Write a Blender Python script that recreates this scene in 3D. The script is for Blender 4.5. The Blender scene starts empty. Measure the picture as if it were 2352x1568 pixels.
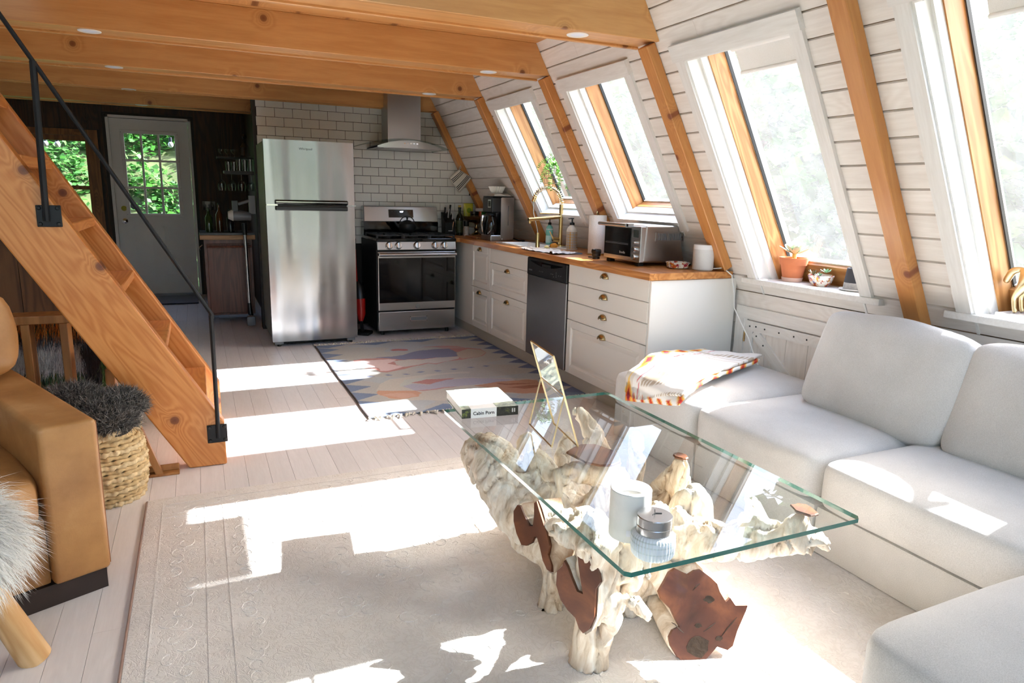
import bpy, bmesh, math, random
import numpy as np
from mathutils import Vector, Matrix, noise as mnoise

random.seed(7)
S = bpy.context.scene
COL = S.collection

# ------------------------------------------------------------------ camera
F_PX, YAW, PITCH, ROLL, CAM_H = 1579.5, 0.427319, 0.208844, 0.02415, 1.33
CXP, CYP = 1176.0, 784.0
_fwd = Vector((math.sin(YAW)*math.cos(PITCH), math.cos(YAW)*math.cos(PITCH), -math.sin(PITCH)))
_right = Vector((math.cos(YAW), -math.sin(YAW), 0))
_up = _right.cross(_fwd)
_r = _right*math.cos(ROLL) + _up*math.sin(ROLL)
_u = -_right*math.sin(ROLL) + _up*math.cos(ROLL)
CAM = Vector((0, 0, CAM_H))
cam_d = bpy.data.cameras.new('camera')
cam_d.sensor_width = 36.0
cam_d.lens = F_PX/2352.0*36.0
cam_d.clip_start = 0.05
cam_d.clip_end = 300
cam = bpy.data.objects.new('camera', cam_d)
COL.objects.link(cam)
cam.matrix_world = Matrix(((_r.x, _u.x, -_fwd.x, 0), (_r.y, _u.y, -_fwd.y, 0), (_r.z, _u.z, -_fwd.z, CAM_H), (0, 0, 0, 1)))
S.camera = cam

# ------------------------------------------------------------------ light
SUN_EL = math.radians(38.5)
SUN_DIR = Vector((-math.cos(SUN_EL), -0.01, -math.sin(SUN_EL)))     # the way the light travels
world = bpy.data.worlds.new('sky'); S.world = world
world.use_nodes = True
wn = world.node_tree.nodes; wl = world.node_tree.links
sky = wn.new('ShaderNodeTexSky'); sky.sky_type = 'NISHITA'
sky.sun_disc = False; sky.sun_elevation = SUN_EL; sky.sun_rotation = math.radians(90)
sky.air_density = 1.0; sky.dust_density = 2.5; sky.ozone_density = 0.6
bgn = wn['Background']; bgn.inputs[1].default_value = 0.33
wl.new(sky.outputs[0], bgn.inputs[0])
sun_d = bpy.data.lights.new('sun', 'SUN'); sun_d.energy = 9.0; sun_d.angle = math.radians(0.6)
sun_d.color = (0.97, 0.98, 1.0)
sun = bpy.data.objects.new('sun', sun_d); COL.objects.link(sun)
sun.rotation_euler = SUN_DIR.to_track_quat('-Z', 'Y').to_euler()
S.view_settings.view_transform = 'Standard'
S.view_settings.look = 'None'
S.view_settings.gamma = 1.0
S.view_settings.use_curve_mapping = False
S.view_settings.exposure = 2.08
cy = S.cycles
cy.max_bounces = 8; cy.diffuse_bounces = 4; cy.glossy_bounces = 4; cy.transmission_bounces = 4; cy.transparent_max_bounces = 12
cy.use_adaptive_sampling = True; cy.adaptive_threshold = 0.03
cy.sample_clamp_indirect = 6.0
cy.caustics_reflective = False; cy.caustics_refractive = False
cy.use_denoising = True

# ------------------------------------------------------------------ helpers
def ray(x, y):
    return _r*((x-CXP)/F_PX) + _u*(-(y-CYP)/F_PX) + _fwd
def on_z(x, y, z):
    d = ray(x, y); return CAM + d*((z-CAM_H)/d.z)
def on_y(x, y, Y):
    d = ray(x, y); return CAM + d*(Y/d.y)
def on_plane(x, y, p0, n):
    d = ray(x, y); return CAM + d*((p0-CAM).dot(n)/d.dot(n))

def props(o, label=None, cat=None, group=None, kind=None):
    if label: o['label'] = label
    if cat: o['category'] = cat
    if group: o['group'] = group
    if kind: o['kind'] = kind
    return o

class MB:
    """collects shapes into one mesh"""
    def __init__(self):
        self.v = []; self.f = []; self.m = []; self.mi = 0
    def add(self, vs, fs):
        b = len(self.v)
        self.v.extend(tuple(p) for p in vs)
        for f in fs:
            self.f.append(tuple(i+b for i in f)); self.m.append(self.mi)
        return self
    def box(self, x0, y0, z0, x1, y1, z1):
        if x1 < x0: x0, x1 = x1, x0
        if y1 < y0: y0, y1 = y1, y0
        if z1 < z0: z0, z1 = z1, z0
        vs = [(x, y, z) for z in (z0, z1) for y in (y0, y1) for x in (x0, x1)]
        return self.add(vs, [(0,2,3,1),(4,5,7,6),(0,1,5,4),(2,6,7,3),(0,4,6,2),(1,3,7,5)])
    def obox(self, mat, sx, sy, sz):
        vs = [mat @ Vector((x*sx/2, y*sy/2, z*sz/2)) for z in (-1,1) for y in (-1,1) for x in (-1,1)]
        return self.add(vs, [(0,2,3,1),(4,5,7,6),(0,1,5,4),(2,6,7,3),(0,4,6,2),(1,3,7,5)])
    def rbox(self, x0, y0, z0, x1, y1, z1, r=0.01, seg=2):
        bm = bmesh.new()
        bmesh.ops.create_cube(bm, size=1.0)
        for v in bm.verts:
            v.co = Vector(((x0+x1)/2+v.co.x*(x1-x0), (y0+y1)/2+v.co.y*(y1-y0), (z0+z1)/2+v.co.z*(z1-z0)))
        bmesh.ops.bevel(bm, geom=bm.edges[:], offset=r, segments=seg, affect='EDGES', profile=0.6)
        return self.addbm(bm)
    def addbm(self, bm):
        bm.verts.index_update()
        self.add([v.co.copy() for v in bm.verts], [tuple(v.index for v in f.verts) for f in bm.faces])
        bm.free(); return self
    def tube(self, pts, r, n=8, cap=True):
        pts = [Vector(p) for p in pts]
        rs = r if isinstance(r, (list, tuple)) else [r]*len(pts)
        vs = []; fs = []
        t0 = (pts[1]-pts[0]).normalized()
        a = Vector((0,0,1)) if abs(t0.z) < 0.9 else Vector((1,0,0))
        u = t0.cross(a).normalized()
        for i, p in enumerate(pts):
            if i == 0: t = t0
            elif i == len(pts)-1: t = (pts[i]-pts[i-1]).normalized()
            else: t = ((pts[i+1]-pts[i]).normalized()+(pts[i]-pts[i-1]).normalized()).normalized()
            u = (u - t*u.dot(t)).normalized(); w = t.cross(u)
            for k in range(n):
                an = 2*math.pi*k/n
                vs.append(p + (u*math.cos(an)+w*math.sin(an))*rs[i])
        for i in range(len(pts)-1):
            for k in range(n):
                k2 = (k+1) % n
                fs.append((i*n+k, i*n+k2, (i+1)*n+k2, (i+1)*n+k))
        if cap:
            fs.append(tuple(range(n-1, -1, -1))); fs.append(tuple((len(pts)-1)*n+k for k in range(n)))
        return self.add(vs, fs)
    def cyl(self, p0, p1, r0, r1=None, n=16):
        return self.tube([p0, p1], [r0, r1 if r1 is not None else r0], n)
    def lathe(self, prof, c=(0,0,0), n=24, axis=None):
        """prof: list of (r, z); closed where r == 0"""
        c = Vector(c); vs = []; fs = []
        q = axis.to_track_quat('Z', 'Y') if axis is not None else None
        rows = []
        for r, z in prof:
            if r <= 1e-6:
                p = Vector((0,0,z)); rows.append([len(vs)]); vs.append(p)
            else:
                row = []
                for k in range(n):
                    a = 2*math.pi*k/n
                    row.append(len(vs)); vs.append(Vector((r*math.cos(a), r*math.sin(a), z)))
                rows.append(row)
        for a, b in zip(rows, rows[1:]):
            if len(a) == 1 and len(b) == 1: continue
            for k in range(n):
                k2 = (k+1) % n
                if len(a) == 1: fs.append((a[0], b[k2], b[k]))
                elif len(b) == 1: fs.append((a[k], a[k2], b[0]))
                else: fs.append((a[k], a[k2], b[k2], b[k]))
        vs = [c + (q @ v if q else v) for v in vs]
        return self.add(vs, fs)
    def ball(self, c, r, n=12, sc=(1,1,1)):
        prof = [(math.sin(math.pi*i/n)*r if 0 < i < n else 0, -math.cos(math.pi*i/n)*r) for i in range(n+1)]
        b = len(self.v); self.lathe(prof, (0,0,0), max(8, n*3//2))
        for i in range(b, len(self.v)):
            x, y, z = self.v[i]; self.v[i] = (c[0]+x*sc[0], c[1]+y*sc[1], c[2]+z*sc[2])
        return self
    def prism(self, poly, d):
        """poly: 3-D outline, d: extrusion vector"""
        n = len(poly); d = Vector(d)
        P = [Vector(p) for p in poly]
        vs = P + [p+d for p in P]
        nrm = Vector((0,0,0))
        for i in range(n): nrm += P[i].cross(P[(i+1) % n])
        fs = [tuple(range(n)), tuple(range(2*n-1, n-1, -1))] + [(i, n+i, n+(i+1) % n, (i+1) % n) for i in range(n)]
        if nrm.dot(d) > 0: fs = [tuple(reversed(f)) for f in fs]
        return self.add(vs, fs)
    def loft(self, rings, cap=True, closed=True):
        n = len(rings[0]); vs = [p for r in rings for p in r]; fs = []
        for i in range(len(rings)-1):
            for k in range(n if closed else n-1):
                k2 = (k+1) % n
                fs.append((i*n+k, i*n+k2, (i+1)*n+k2, (i+1)*n+k))
        if cap and closed:
            fs.append(tuple(range(n-1, -1, -1))); fs.append(tuple((len(rings)-1)*n+k for k in range(n)))
        return self.add(vs, fs)
    def mesh(self, name, off=(0,0,0), smooth=None):
        me = bpy.data.meshes.new(name)
        o = Vector(off)
        me.from_pydata([(p[0]-o.x, p[1]-o.y, p[2]-o.z) for p in self.v], [], self.f)
        if any(self.m):
            me.polygons.foreach_set('material_index', self.m)
        if smooth is not None:
            me.polygons.foreach_set('use_smooth', [True]*len(me.polygons))
            me.set_sharp_from_angle(angle=math.radians(smooth))
        me.update(); return me

def link(o):
    COL.objects.link(o); return o
def obj(name, me, mats, parent=None, loc=(0,0,0)):
    o = bpy.data.objects.new(name, me)
    if mats is not None:
        for m in (mats if isinstance(mats, (list, tuple)) else [mats]):
            me.materials.append(m)
    o.location = loc
    if parent is not None: o.parent = parent
    return link(o)
def empty(name, loc=(0,0,0), rz=0.0):
    o = bpy.data.objects.new(name, None); o.location = loc; o.rotation_euler = (0,0,rz)
    o.empty_display_size = 0.1
    return link(o)

class Thing:
    def __init__(self, name, label, cat, loc=(0,0,0), rz=0.0, group=None, kind=None):
        self.loc = Vector(loc); self.rz = rz
        self.o = props(empty(name, loc, rz), label, cat, group, kind)
    def part(self, name, mb, mat, smooth=None, parent=None, local=False):
        """mb in world coordinates unless local"""
        off = (0,0,0) if local else self.loc
        return obj(name, mb.mesh(name, off, smooth), mat, parent or self.o)
def single(name, label, cat, mb, mat, loc, smooth=None, group=None, kind=None, local=False):
    o = obj(name, mb.mesh(name, (0,0,0) if local else loc, smooth), mat, None, loc)
    return props(o, label, cat, group, kind)
def copy_tree(o, parent=None):
    c = o.copy(); link(c); c.parent = parent
    for ch in list(o.children): copy_tree(ch, c)
    return c
def bev(o, w=0.004, seg=2):
    m = o.modifiers.new('bevel', 'BEVEL'); m.width = w; m.segments = seg; m.limit_method = 'ANGLE'; m.angle_limit = math.radians(40)
    return o
def subsurf(o, lv=2):
    m = o.modifiers.new('subsurf', 'SUBSURF'); m.levels = lv; m.render_levels = lv
    for p in o.data.polygons: p.use_smooth = True
    return o
def text_mesh(name, body, size, M, mat, parent, loc_off=(0,0,0), depth=0.0003, bold=False, align='CENTER'):
    cu = bpy.data.curves.new('lettering', 'FONT'); cu.body = body; cu.size = size; cu.extrude = depth
    cu.align_x = align; cu.align_y = 'CENTER'
    if bold: cu.offset = size*0.018
    to = bpy.data.objects.new('lettering_tmp', cu); link(to)
    dg = bpy.context.evaluated_depsgraph_get()
    me = bpy.data.meshes.new_from_object(to.evaluated_get(dg))
    bpy.data.objects.remove(to); bpy.data.curves.remove(cu)
    me.transform(M); me.transform(Matrix.Translation(-Vector(loc_off)))
    me.materials.clear()
    me.name = name
    return obj(name, me, mat, parent)
def basis(o, ex, ey):
    ex = Vector(ex).normalized(); ey = Vector(ey); ey = (ey-ex*ey.dot(ex)).normalized(); ez = ex.cross(ey)
    return Matrix(((ex.x, ey.x, ez.x, o[0]), (ex.y, ey.y, ez.y, o[1]), (ex.z, ey.z, ez.z, o[2]), (0,0,0,1)))

# ------------------------------------------------------------------ materials
def srgb(r, g, b):
    def c(v):
        v /= 255.0
        return v/12.92 if v <= 0.04045 else ((v+0.055)/1.055)**2.4
    return (c(r), c(g), c(b), 1.0)
def newmat(name):
    m = bpy.data.materials.new(name); m.use_nodes = True
    nt = m.node_tree; b = nt.nodes['Principled BSDF']
    return m, nt, b
def N(nt, t, **kw):
    n = nt.nodes.new(t)
    for k, v in kw.items():
        if k in n.inputs: n.inputs[k].default_value = v
        else: setattr(n, k, v)
    return n
def L(nt, a, b): nt.links.new(a, b)
def ramp(nt, fac, stops):
    r = nt.nodes.new('ShaderNodeValToRGB')
    e = r.color_ramp.elements
    while len(e) > 1: e.remove(e[0])
    e[0].position = stops[0][0]; e[0].color = stops[0][1]
    for p, c in stops[1:]:
        x = e.new(p); x.color = c
    if fac is not None: L(nt, fac, r.inputs[0])
    return r.outputs[0]
def mixc(nt, f, a, b, mode='MIX'):
    m = nt.nodes.new('ShaderNodeMix'); m.data_type = 'RGBA'; m.blend_type = mode
    if hasattr(f, 'links'): L(nt, f, m.inputs[0])
    else: m.inputs[0].default_value = f
    for s, i in ((a, 6), (b, 7)):
        if hasattr(s, 'links'): L(nt, s, m.inputs[i])
        else: m.inputs[i].default_value = s
    return m.outputs[2]
def mth(nt, op, a, b=0.0, clamp=False):
    m = nt.nodes.new('ShaderNodeMath'); m.operation = op; m.use_clamp = clamp
    for s, i in ((a, 0), (b, 1)):
        if hasattr(s, 'links'): L(nt, s, m.inputs[i])
        else: m.inputs[i].default_value = s
    return m.outputs[0]
def coords(nt, scale=(1,1,1), rnd=True, kind='Object'):
    tc = nt.nodes.new('ShaderNodeTexCoord'); out = tc.outputs[kind]
    if rnd:
        oi = nt.nodes.new('ShaderNodeObjectInfo')
        mu = N(nt, 'ShaderNodeVectorMath', operation='ADD')
        sc = mth(nt, 'MULTIPLY', oi.outputs['Random'], 37.0)
        L(nt, out, mu.inputs[0]); L(nt, sc, mu.inputs[1]); out = mu.outputs[0]
    mp = nt.nodes.new('ShaderNodeMapping'); mp.inputs['Scale'].default_value = scale
    L(nt, out, mp.inputs[0])
    return mp.outputs[0]
def noise(nt, vec, scale, detail=4, rough=0.55, dist=0.0):
    n = N(nt, 'ShaderNodeTexNoise', Scale=scale, Detail=detail, Roughness=rough, Distortion=dist)
    L(nt, vec, n.inputs['Vector']); return n.outputs['Fac']
def bump(nt, b, h, strength=0.3, dist=0.01):
    bp = N(nt, 'ShaderNodeBump', Strength=strength, Distance=dist)
    L(nt, h, bp.inputs['Height']); L(nt, bp.outputs[0], b.inputs['Normal'])
def plain(name, col, rough=0.5, metal=0.0, vary=0.0, nscale=20, bstr=0.0, spec=0.5, coat=0.0):
    m, nt, b = newmat(name)
    b.inputs['Base Color'].default_value = col; b.inputs['Roughness'].default_value = rough
    b.inputs['Metallic'].default_value = metal; b.inputs['Specular IOR Level'].default_value = spec
    b.inputs['Coat Weight'].default_value = coat
    if vary or bstr:
        n = noise(nt, coords(nt), nscale, 5)
        if vary:
            lo = tuple(c*(1-vary) for c in col[:3])+(1,); hi = tuple(min(1, c*(1+vary)) for c in col[:3])+(1,)
            L(nt, ramp(nt, n, [(0.3, lo), (0.7, hi)]), b.inputs['Base Color'])
        if bstr: bump(nt, b, n, bstr, 0.004)
    return m
def wood(name, c1, c2, knot, axis='X', rough=0.5, kscale=2.6, kthr=0.085, ring=14.0, vary=0.12, coat=0.0, kamt=1.0, bstr=0.12, rw=0.55, kmap=None):
    """long grain along the object's local axis"""
    m, nt, b = newmat(name)
    sc = {'X': (0.55, 6, 6), 'Y': (6, 0.55, 6), 'Z': (6, 6, 0.55)}[axis]
    ks = {'X': (0.8, 0.4, 0.65), 'Y': (1, 0.7, 1), 'Z': (1, 1, 0.7)}[axis]
    if kmap: ks = kmap
    cv = coords(nt, ks)
    vo = N(nt, 'ShaderNodeTexVoronoi', Scale=kscale)
    if kmap:
        vo.voronoi_dimensions = '2D'
        sp = nt.nodes.new('ShaderNodeSeparateXYZ'); cb = nt.nodes.new('ShaderNodeCombineXYZ'); L(nt, cv, sp.inputs[0])
        L(nt, sp.outputs[0], cb.inputs[0]); L(nt, sp.outputs[2 if kmap[1] < 0.5 else 1], cb.inputs[1]); cv = cb.outputs[0]
    L(nt, cv, vo.inputs['Vector'])
    kd = vo.outputs['Distance']
    near = mth(nt, 'SUBTRACT', 1.0, mth(nt, 'MULTIPLY', kd, 3.6 if kmap else 2.2), True)
    gv = coords(nt, sc)
    n1 = noise(nt, gv, 1.6, 2, 0.5, 0.3)
    s = mth(nt, 'ADD', mth(nt, 'MULTIPLY', n1, ring*0.45), mth(nt, 'MULTIPLY', mth(nt, 'POWER', near, 3.0), 6.0))
    rg = mth(nt, 'ADD', mth(nt, 'MULTIPLY', mth(nt, 'SINE', mth(nt, 'MULTIPLY', s, 6.28)), 0.5), 0.5)
    fine = noise(nt, coords(nt, tuple(a*9 for a in sc)), 2.0, 3, 0.6)
    f = mth(nt, 'ADD', mth(nt, 'MULTIPLY', rg, rw), mth(nt, 'MULTIPLY', fine, 1.0-rw))
    col = ramp(nt, f, [(0.2, c1), (0.8, c2)])
    kn = ramp(nt, kd, [(0.0, (1,1,1,1)), (kthr*0.75, (0.85,0.85,0.85,1)), (kthr, (0.25,0.25,0.25,1)), (kthr*1.9, (0,0,0,1))])
    kk = mth(nt, 'MULTIPLY', kn, kamt)
    col = mixc(nt, kk, col, knot)
    big = noise(nt, coords(nt, ks), 0.9, 1)
    oi = nt.nodes.new('ShaderNodeObjectInfo')
    tone = mth(nt, 'ADD', 1.0-vary, mth(nt, 'ADD', mth(nt, 'MULTIPLY', oi.outputs['Random'], vary), mth(nt, 'MULTIPLY', big, vary)))
    hs = N(nt, 'ShaderNodeHueSaturation'); L(nt, col, hs.inputs['Color']); L(nt, tone, hs.inputs['Value'])
    L(nt, hs.outputs[0], b.inputs['Base Color'])
    b.inputs['Roughness'].default_value = rough; b.inputs['Coat Weight'].default_value = coat; b.inputs['Coat Roughness'].default_value = 0.25
    if bstr > 0.07: bump(nt, b, fine, bstr, 0.002)
    return m
def steel(name, col=(0.46,0.46,0.465,1), rough=0.24, axis=2, brush=22.0, wav=0.0):
    m, nt, b = newmat(name)
    sc = [brush]*3; sc[axis] = 0.6
    n = noise(nt, coords(nt, tuple(sc), False), 6.0, 3)
    b.inputs['Metallic'].default_value = 1.0; b.inputs['Base Color'].default_value = col
    L(nt, ramp(nt, n, [(0.3, (rough*0.94,)*3+(1,)), (0.7, (rough*1.07,)*3+(1,))]), b.inputs['Roughness'])
    if wav:
        sw = [2.6]*3; sw[axis] = 0.25
        w = noise(nt, coords(nt, tuple(sw), False), 1.6, 1)
        bump(nt, b, w, wav, 0.05)
    return m
def pane_mat(name, tint=(0.97,0.985,0.975,1), dust=0.0, dustscale=9.0, ior=1.5):
    m = bpy.data.materials.new(name); m.use_nodes = True; nt = m.node_tree
    nt.nodes.remove(nt.nodes['Principled BSDF']); out = nt.nodes['Material Output']
    tr = N(nt, 'ShaderNodeBsdfTransparent', Color=tint); gl = N(nt, 'ShaderNodeBsdfGlossy', Roughness=0.0)
    fr = N(nt, 'ShaderNodeFresnel', IOR=ior)
    geo = N(nt, 'ShaderNodeNewGeometry')
    mx = nt.nodes.new('ShaderNodeMixShader')
    fac = mth(nt, 'MULTIPLY', fr.outputs[0], mth(nt, 'SUBTRACT', 1.0, geo.outputs['Backfacing']))
    L(nt, fac, mx.inputs[0]); L(nt, tr.outputs[0], mx.inputs[1]); L(nt, gl.outputs[0], mx.inputs[2])
    last = mx.outputs[0]
    if dust:
        tl = N(nt, 'ShaderNodeBsdfTranslucent', Color=(0.9,0.92,0.93,1)); m2 = nt.nodes.new('ShaderNodeMixShader')
        n = noise(nt, coords(nt), dustscale, 6, 0.7); sp = noise(nt, coords(nt), 160, 2)
        f = mth(nt, 'MULTIPLY', mth(nt, 'ADD', mth(nt, 'MULTIPLY', n, 0.8), mth(nt, 'MULTIPLY', sp, 0.6)), dust)
        L(nt, f, m2.inputs[0]); L(nt, last, m2.inputs[1]); L(nt, tl.outputs[0], m2.inputs[2]); last = m2.outputs[0]
    L(nt, last, out.inputs[0]); return m
def emit(name, col, st):
    m, nt, b = newmat(name); b.inputs['Base Color'].default_value = (0,0,0,1)
    b.inputs['Emission Color'].default_value = col; b.inputs['Emission Strength'].default_value = st; return m
def fabric(name, c1, c2, scale=700, rough=0.95, bstr=0.25, sheen=0.3):
    m, nt, b = newmat(name)
    v = coords(nt)
    n = noise(nt, v, scale, 2, 0.7); n2 = noise(nt, v, 5, 3)
    wv = N(nt, 'ShaderNodeTexVoronoi', Scale=scale*0.7); L(nt, v, wv.inputs['Vector'])
    f = mth(nt, 'ADD', mth(nt, 'MULTIPLY', n, 0.7), mth(nt, 'MULTIPLY', n2, 0.3))
    L(nt, ramp(nt, f, [(0.35, c1), (0.65, c2)]), b.inputs['Base Color'])
    b.inputs['Roughness'].default_value = rough; b.inputs['Sheen Weight'].default_value = sheen
    bump(nt, b, mth(nt, 'ADD', n, mth(nt, 'MULTIPLY', wv.outputs['Distance'], 0.6)), bstr, 0.002)
    return m
def vcol(name, rough=0.95, nscale=600, bstr=0.3, amt=0.25):
    m, nt, b = newmat(name)
    a = N(nt, 'ShaderNodeVertexColor', layer_name='Col'); n = noise(nt, coords(nt, rnd=False), nscale, 3, 0.7)
    g = ramp(nt, n, [(0.3, (1-amt,)*3+(1,)), (0.7, (1,1,1,1))])
    L(nt, mixc(nt, 1.0, a.outputs[0], g, 'MULTIPLY'), b.inputs['Base Color'])
    b.inputs['Roughness'].default_value = rough; bump(nt, b, n, bstr, 0.002); return m

PINE = wood('pine_beam', srgb(200,140,80), srgb(216,160,98), srgb(120,66,30), rough=0.42, coat=0.15, rw=0.35, ring=9, kscale=2.6, kthr=0.055, kmap=(1.0,0.05,1.0))
PINE2 = wood('pine_rafter', srgb(188,122,62), srgb(204,142,78), srgb(120,56,22), rough=0.42, coat=0.15, kthr=0.045, rw=0.3, kscale=2.2, kmap=(1.0,1.0,0.05))
FIR = wood('fir_stair', srgb(190,114,52), srgb(212,142,76), srgb(104,48,20), rough=0.38, coat=0.25, ring=26, rw=0.45, kthr=0.05, kscale=2.2, kmap=(1.0,0.05,1.0))
WWASH = wood('whitewashed_pine', srgb(229,222,214), srgb(243,238,232), srgb(176,160,142), rough=0.55, kscale=2.0, kthr=0.05, kamt=0.6, vary=0.06, bstr=0.06, rw=0.25)
WTRIM = wood('white_trim', srgb(226,222,216), srgb(240,238,234), srgb(190,178,164), rough=0.5, kthr=0.05, kamt=0.4, vary=0.04, bstr=0.05, rw=0.2)
FLOORW = wood('whitewashed_floor', srgb(214,208,207), srgb(226,221,220), srgb(200,190,186), axis='Y', rough=0.34, kthr=0.02, kamt=0.3, vary=0.07, bstr=0.04, ring=8, rw=0.15)
DARKW = wood('dark_plank', srgb(44,26,14), srgb(70,42,22), srgb(26,14,8), axis='Z', rough=0.55, vary=0.25)
CEDARW = wood('window_wood', srgb(176,118,62), srgb(208,152,92), srgb(120,70,34), rough=0.5, kthr=0.04)
BUTCHER = wood('butcher_block', srgb(170,106,50), srgb(204,142,80), srgb(140,84,40), axis='Y', rough=0.36, kthr=0.02, vary=0.15, coat=0.1)
WALNUT = wood('cart_wood', srgb(82,44,30), srgb(108,62,44), srgb(60,30,20), axis='Z', rough=0.4)
OAKCH = wood('chair_wood', srgb(150,98,52), srgb(176,122,70), srgb(110,66,32), axis='Z', rough=0.5, kthr=0.03)
BARK = wood('stool_wood', srgb(196,150,96), srgb(222,184,134), srgb(150,104,60), axis='Z', rough=0.55)
WBACK = plain('gap_shadow_wood', srgb(150,126,100), 0.9)
DARKT = plain('dark_trim', srgb(34,24,18), 0.6, vary=0.2)
WHITE = plain('white_paint', srgb(240,239,235), 0.45)
CABW = plain('cabinet_white', srgb(233,229,221), 0.32)
KICK = plain('toe_kick', srgb(200,192,178), 0.5)
DOORW = plain('door_white', srgb(226,225,221), 0.5)
TILE = plain('tile_glaze', srgb(232,231,226), 0.12, vary=0.02, nscale=3)
GROUT = plain('grout', srgb(42,38,35), 0.9)
STEELV = steel('brushed_steel', rough=0.25, axis=0, wav=0.0)
STEELF = steel('fridge_steel', (0.40,0.40,0.405,1), 0.20, axis=2, brush=12, wav=0.5)
STEELH = plain('hood_steel', (0.50,0.50,0.505,1), 0.3, 1.0)
STEELD = steel('dark_steel', (0.33,0.33,0.34,1), 0.3, axis=2)
CHROME = plain('chrome', (0.8,0.8,0.8,1), 0.12, 1.0)
BLACKG = plain('black_gloss', srgb(8,8,9), 0.06)
BLACKM = plain('black_matte', srgb(16,16,17), 0.55)
BLACKP = plain('black_plastic', srgb(20,20,22), 0.35)
IRON = plain('black_iron', srgb(24,25,28), 0.5, 0.3)
GREY = plain('grey_plastic', srgb(110,112,116), 0.4)
FRSIDE = plain('fridge_side', srgb(120,124,118), 0.45)
BRASS = plain('brass', (0.76,0.56,0.26,1), 0.22, 1.0)
GOLD = plain('aged_gold', (0.83,0.68,0.40,1), 0.32, 1.0, vary=0.15)
ANTIQ = plain('antique_brass', (0.55,0.42,0.22,1), 0.2, 1.0)
LINEN = fabric('linen', srgb(186,185,183), srgb(214,213,211), scale=420)
LEATHER = None
PANE = pane_mat('window_glass', dust=0.0)
PANED = pane_mat('dusty_window_glass', dust=0.075)
TABLEG = pane_mat('table_glass', (0.93,0.965,0.945,1))
CLEARG = pane_mat('drinking_glass', (0.90,0.93,0.92,1), ior=1.9)
EDGEG = plain('glass_edge', srgb(38,112,102), 0.1, coat=0.5)
# ================================================================== STRUCTURE
# sloped wall frame: u = Y, v up the slope (0 at the knee wall), w outward
SL_O = Vector((2.995, 0, 0.80)); EV = Vector((-0.4828, 0, 0.8757)); EW = Vector((0.8757, 0, 0.4828))
def SL(u, v, w): return SL_O + Vector((0, u, 0)) + EV*v + EW*w
SLM = Matrix(((0, EV.x, EW.x, 0), (1, 0, 0, 0), (0, EV.z, EW.z, 0), (0, 0, 0, 1)))   # local x=u(Y) y=v z=w
def sl_obj(name, mb, mat, parent, u, v, w, smooth=None, roll=0):
    """mesh authored with local x along Y, y up-slope, z outward"""
    o = obj(name, mb.mesh(name, (0,0,0), smooth), mat, parent)
    m = SLM.copy(); p = SL(u, v, w); m.translation = p
    if roll: m = m @ Matrix.Rotation(roll, 4, 'Z')
    o.matrix_world = m
    return o
Y_FRONT, Y_BACK, Y_TILE = -3.2, 9.6, 7.0
RIDGE_X = -0.30
V_TOP = (RIDGE_X - SL_O.x)/EV.x
RIDGE_Z = SL_O.z + V_TOP*EV.z

# ---- floor: slab with whitewashed boards along Y
FL = Thing('floor', 'pale whitewashed narrow plank floor of the cabin', 'floor', (0,0,0), kind='structure')
FL.part('subfloor', MB().box(-4.2, Y_FRONT, -0.12, 3.2, Y_BACK+0.2, -0.018), DARKT)
bw = 0.1022
rnd = random.Random(3)
meshes_fl = {}
for i in range(-11, 31):
    x0 = 0.0365 + bw*(i) 
    y = -0.6 - rnd.random()*1.2
    while y < Y_BACK:
        ln = rnd.choice((2.4, 3.0, 3.6))
        y1 = min(y+ln, Y_BACK)
        if y1 > 0.6:
            mb = MB().box(0.0006, 0, -0.018, bw-0.0006, y1-y-0.001, 0.0)
            o = FL.part('floor_board', mb, FLOORW, local=True)
            o.location = (x0, y, rnd.uniform(-0.0005, 0))
        y = y1
FL.part('far_boards', MB().box(-4.2, Y_FRONT, -0.018, 0.0365-bw*11-0.001, Y_BACK, -0.001).box(0.0365+bw*31, Y_FRONT, -0.018, 3.2, Y_BACK, -0.001), FLOORW)

# ---- right sloped wall with windows
WINS = [  # y0, y1, v0, v1
    (4.825, 5.530, 0.452, 1.405), (3.580, 4.285, 0.452, 1.405), (2.335, 3.040, 0.103, 1.405), (1.095, 1.800, 0.103, 1.405)]
WT = 0.30
WR = Thing('wall_right', 'sloped whitewashed horizontal plank wall under the roof', 'wall', (0,0,0), kind='structure')
def rect_sub(r, holes):
    out = [r]
    for h in holes:
        nxt = []
        for a in out:
            y0, y1, v0, v1 = a
            if h[0] >= y1 or h[1] <= y0 or h[2] >= v1 or h[3] <= v0: nxt.append(a); continue
            if h[0] > y0: nxt.append((y0, h[0], v0, v1))
            if h[1] < y1: nxt.append((h[1], y1, v0, v1))
            a0, a1 = max(y0, h[0]), min(y1, h[1])
            if h[2] > v0: nxt.append((a0, a1, v0, h[2]))
            if h[3] < v1: nxt.append((a0, a1, h[3], v1))
        out = nxt
    return out
core = MB()
def slbox(mb, u0, u1, v0, v1, w0, w1):
    vs = [SL(u, v, w) for w in (w0, w1) for v in (v0, v1) for u in (u0, u1)]
    return mb.add(vs, [(0,2,3,1),(4,5,7,6),(0,1,5,4),(2,6,7,3),(0,4,6,2),(1,3,7,5)])
for r in rect_sub((Y_FRONT, Y_BACK, -0.05, V_TOP), [(a, b, max(c-0.19, -0.04) if c < 0.2 else c-0.03, d) for a, b, c, d in WINS]):
    slbox(core, r[0], r[1], r[2], r[3], 0.0125, WT)
WR.part('backing', core, WBACK)
PV = 0.1128
rp = random.Random(11)
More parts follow.
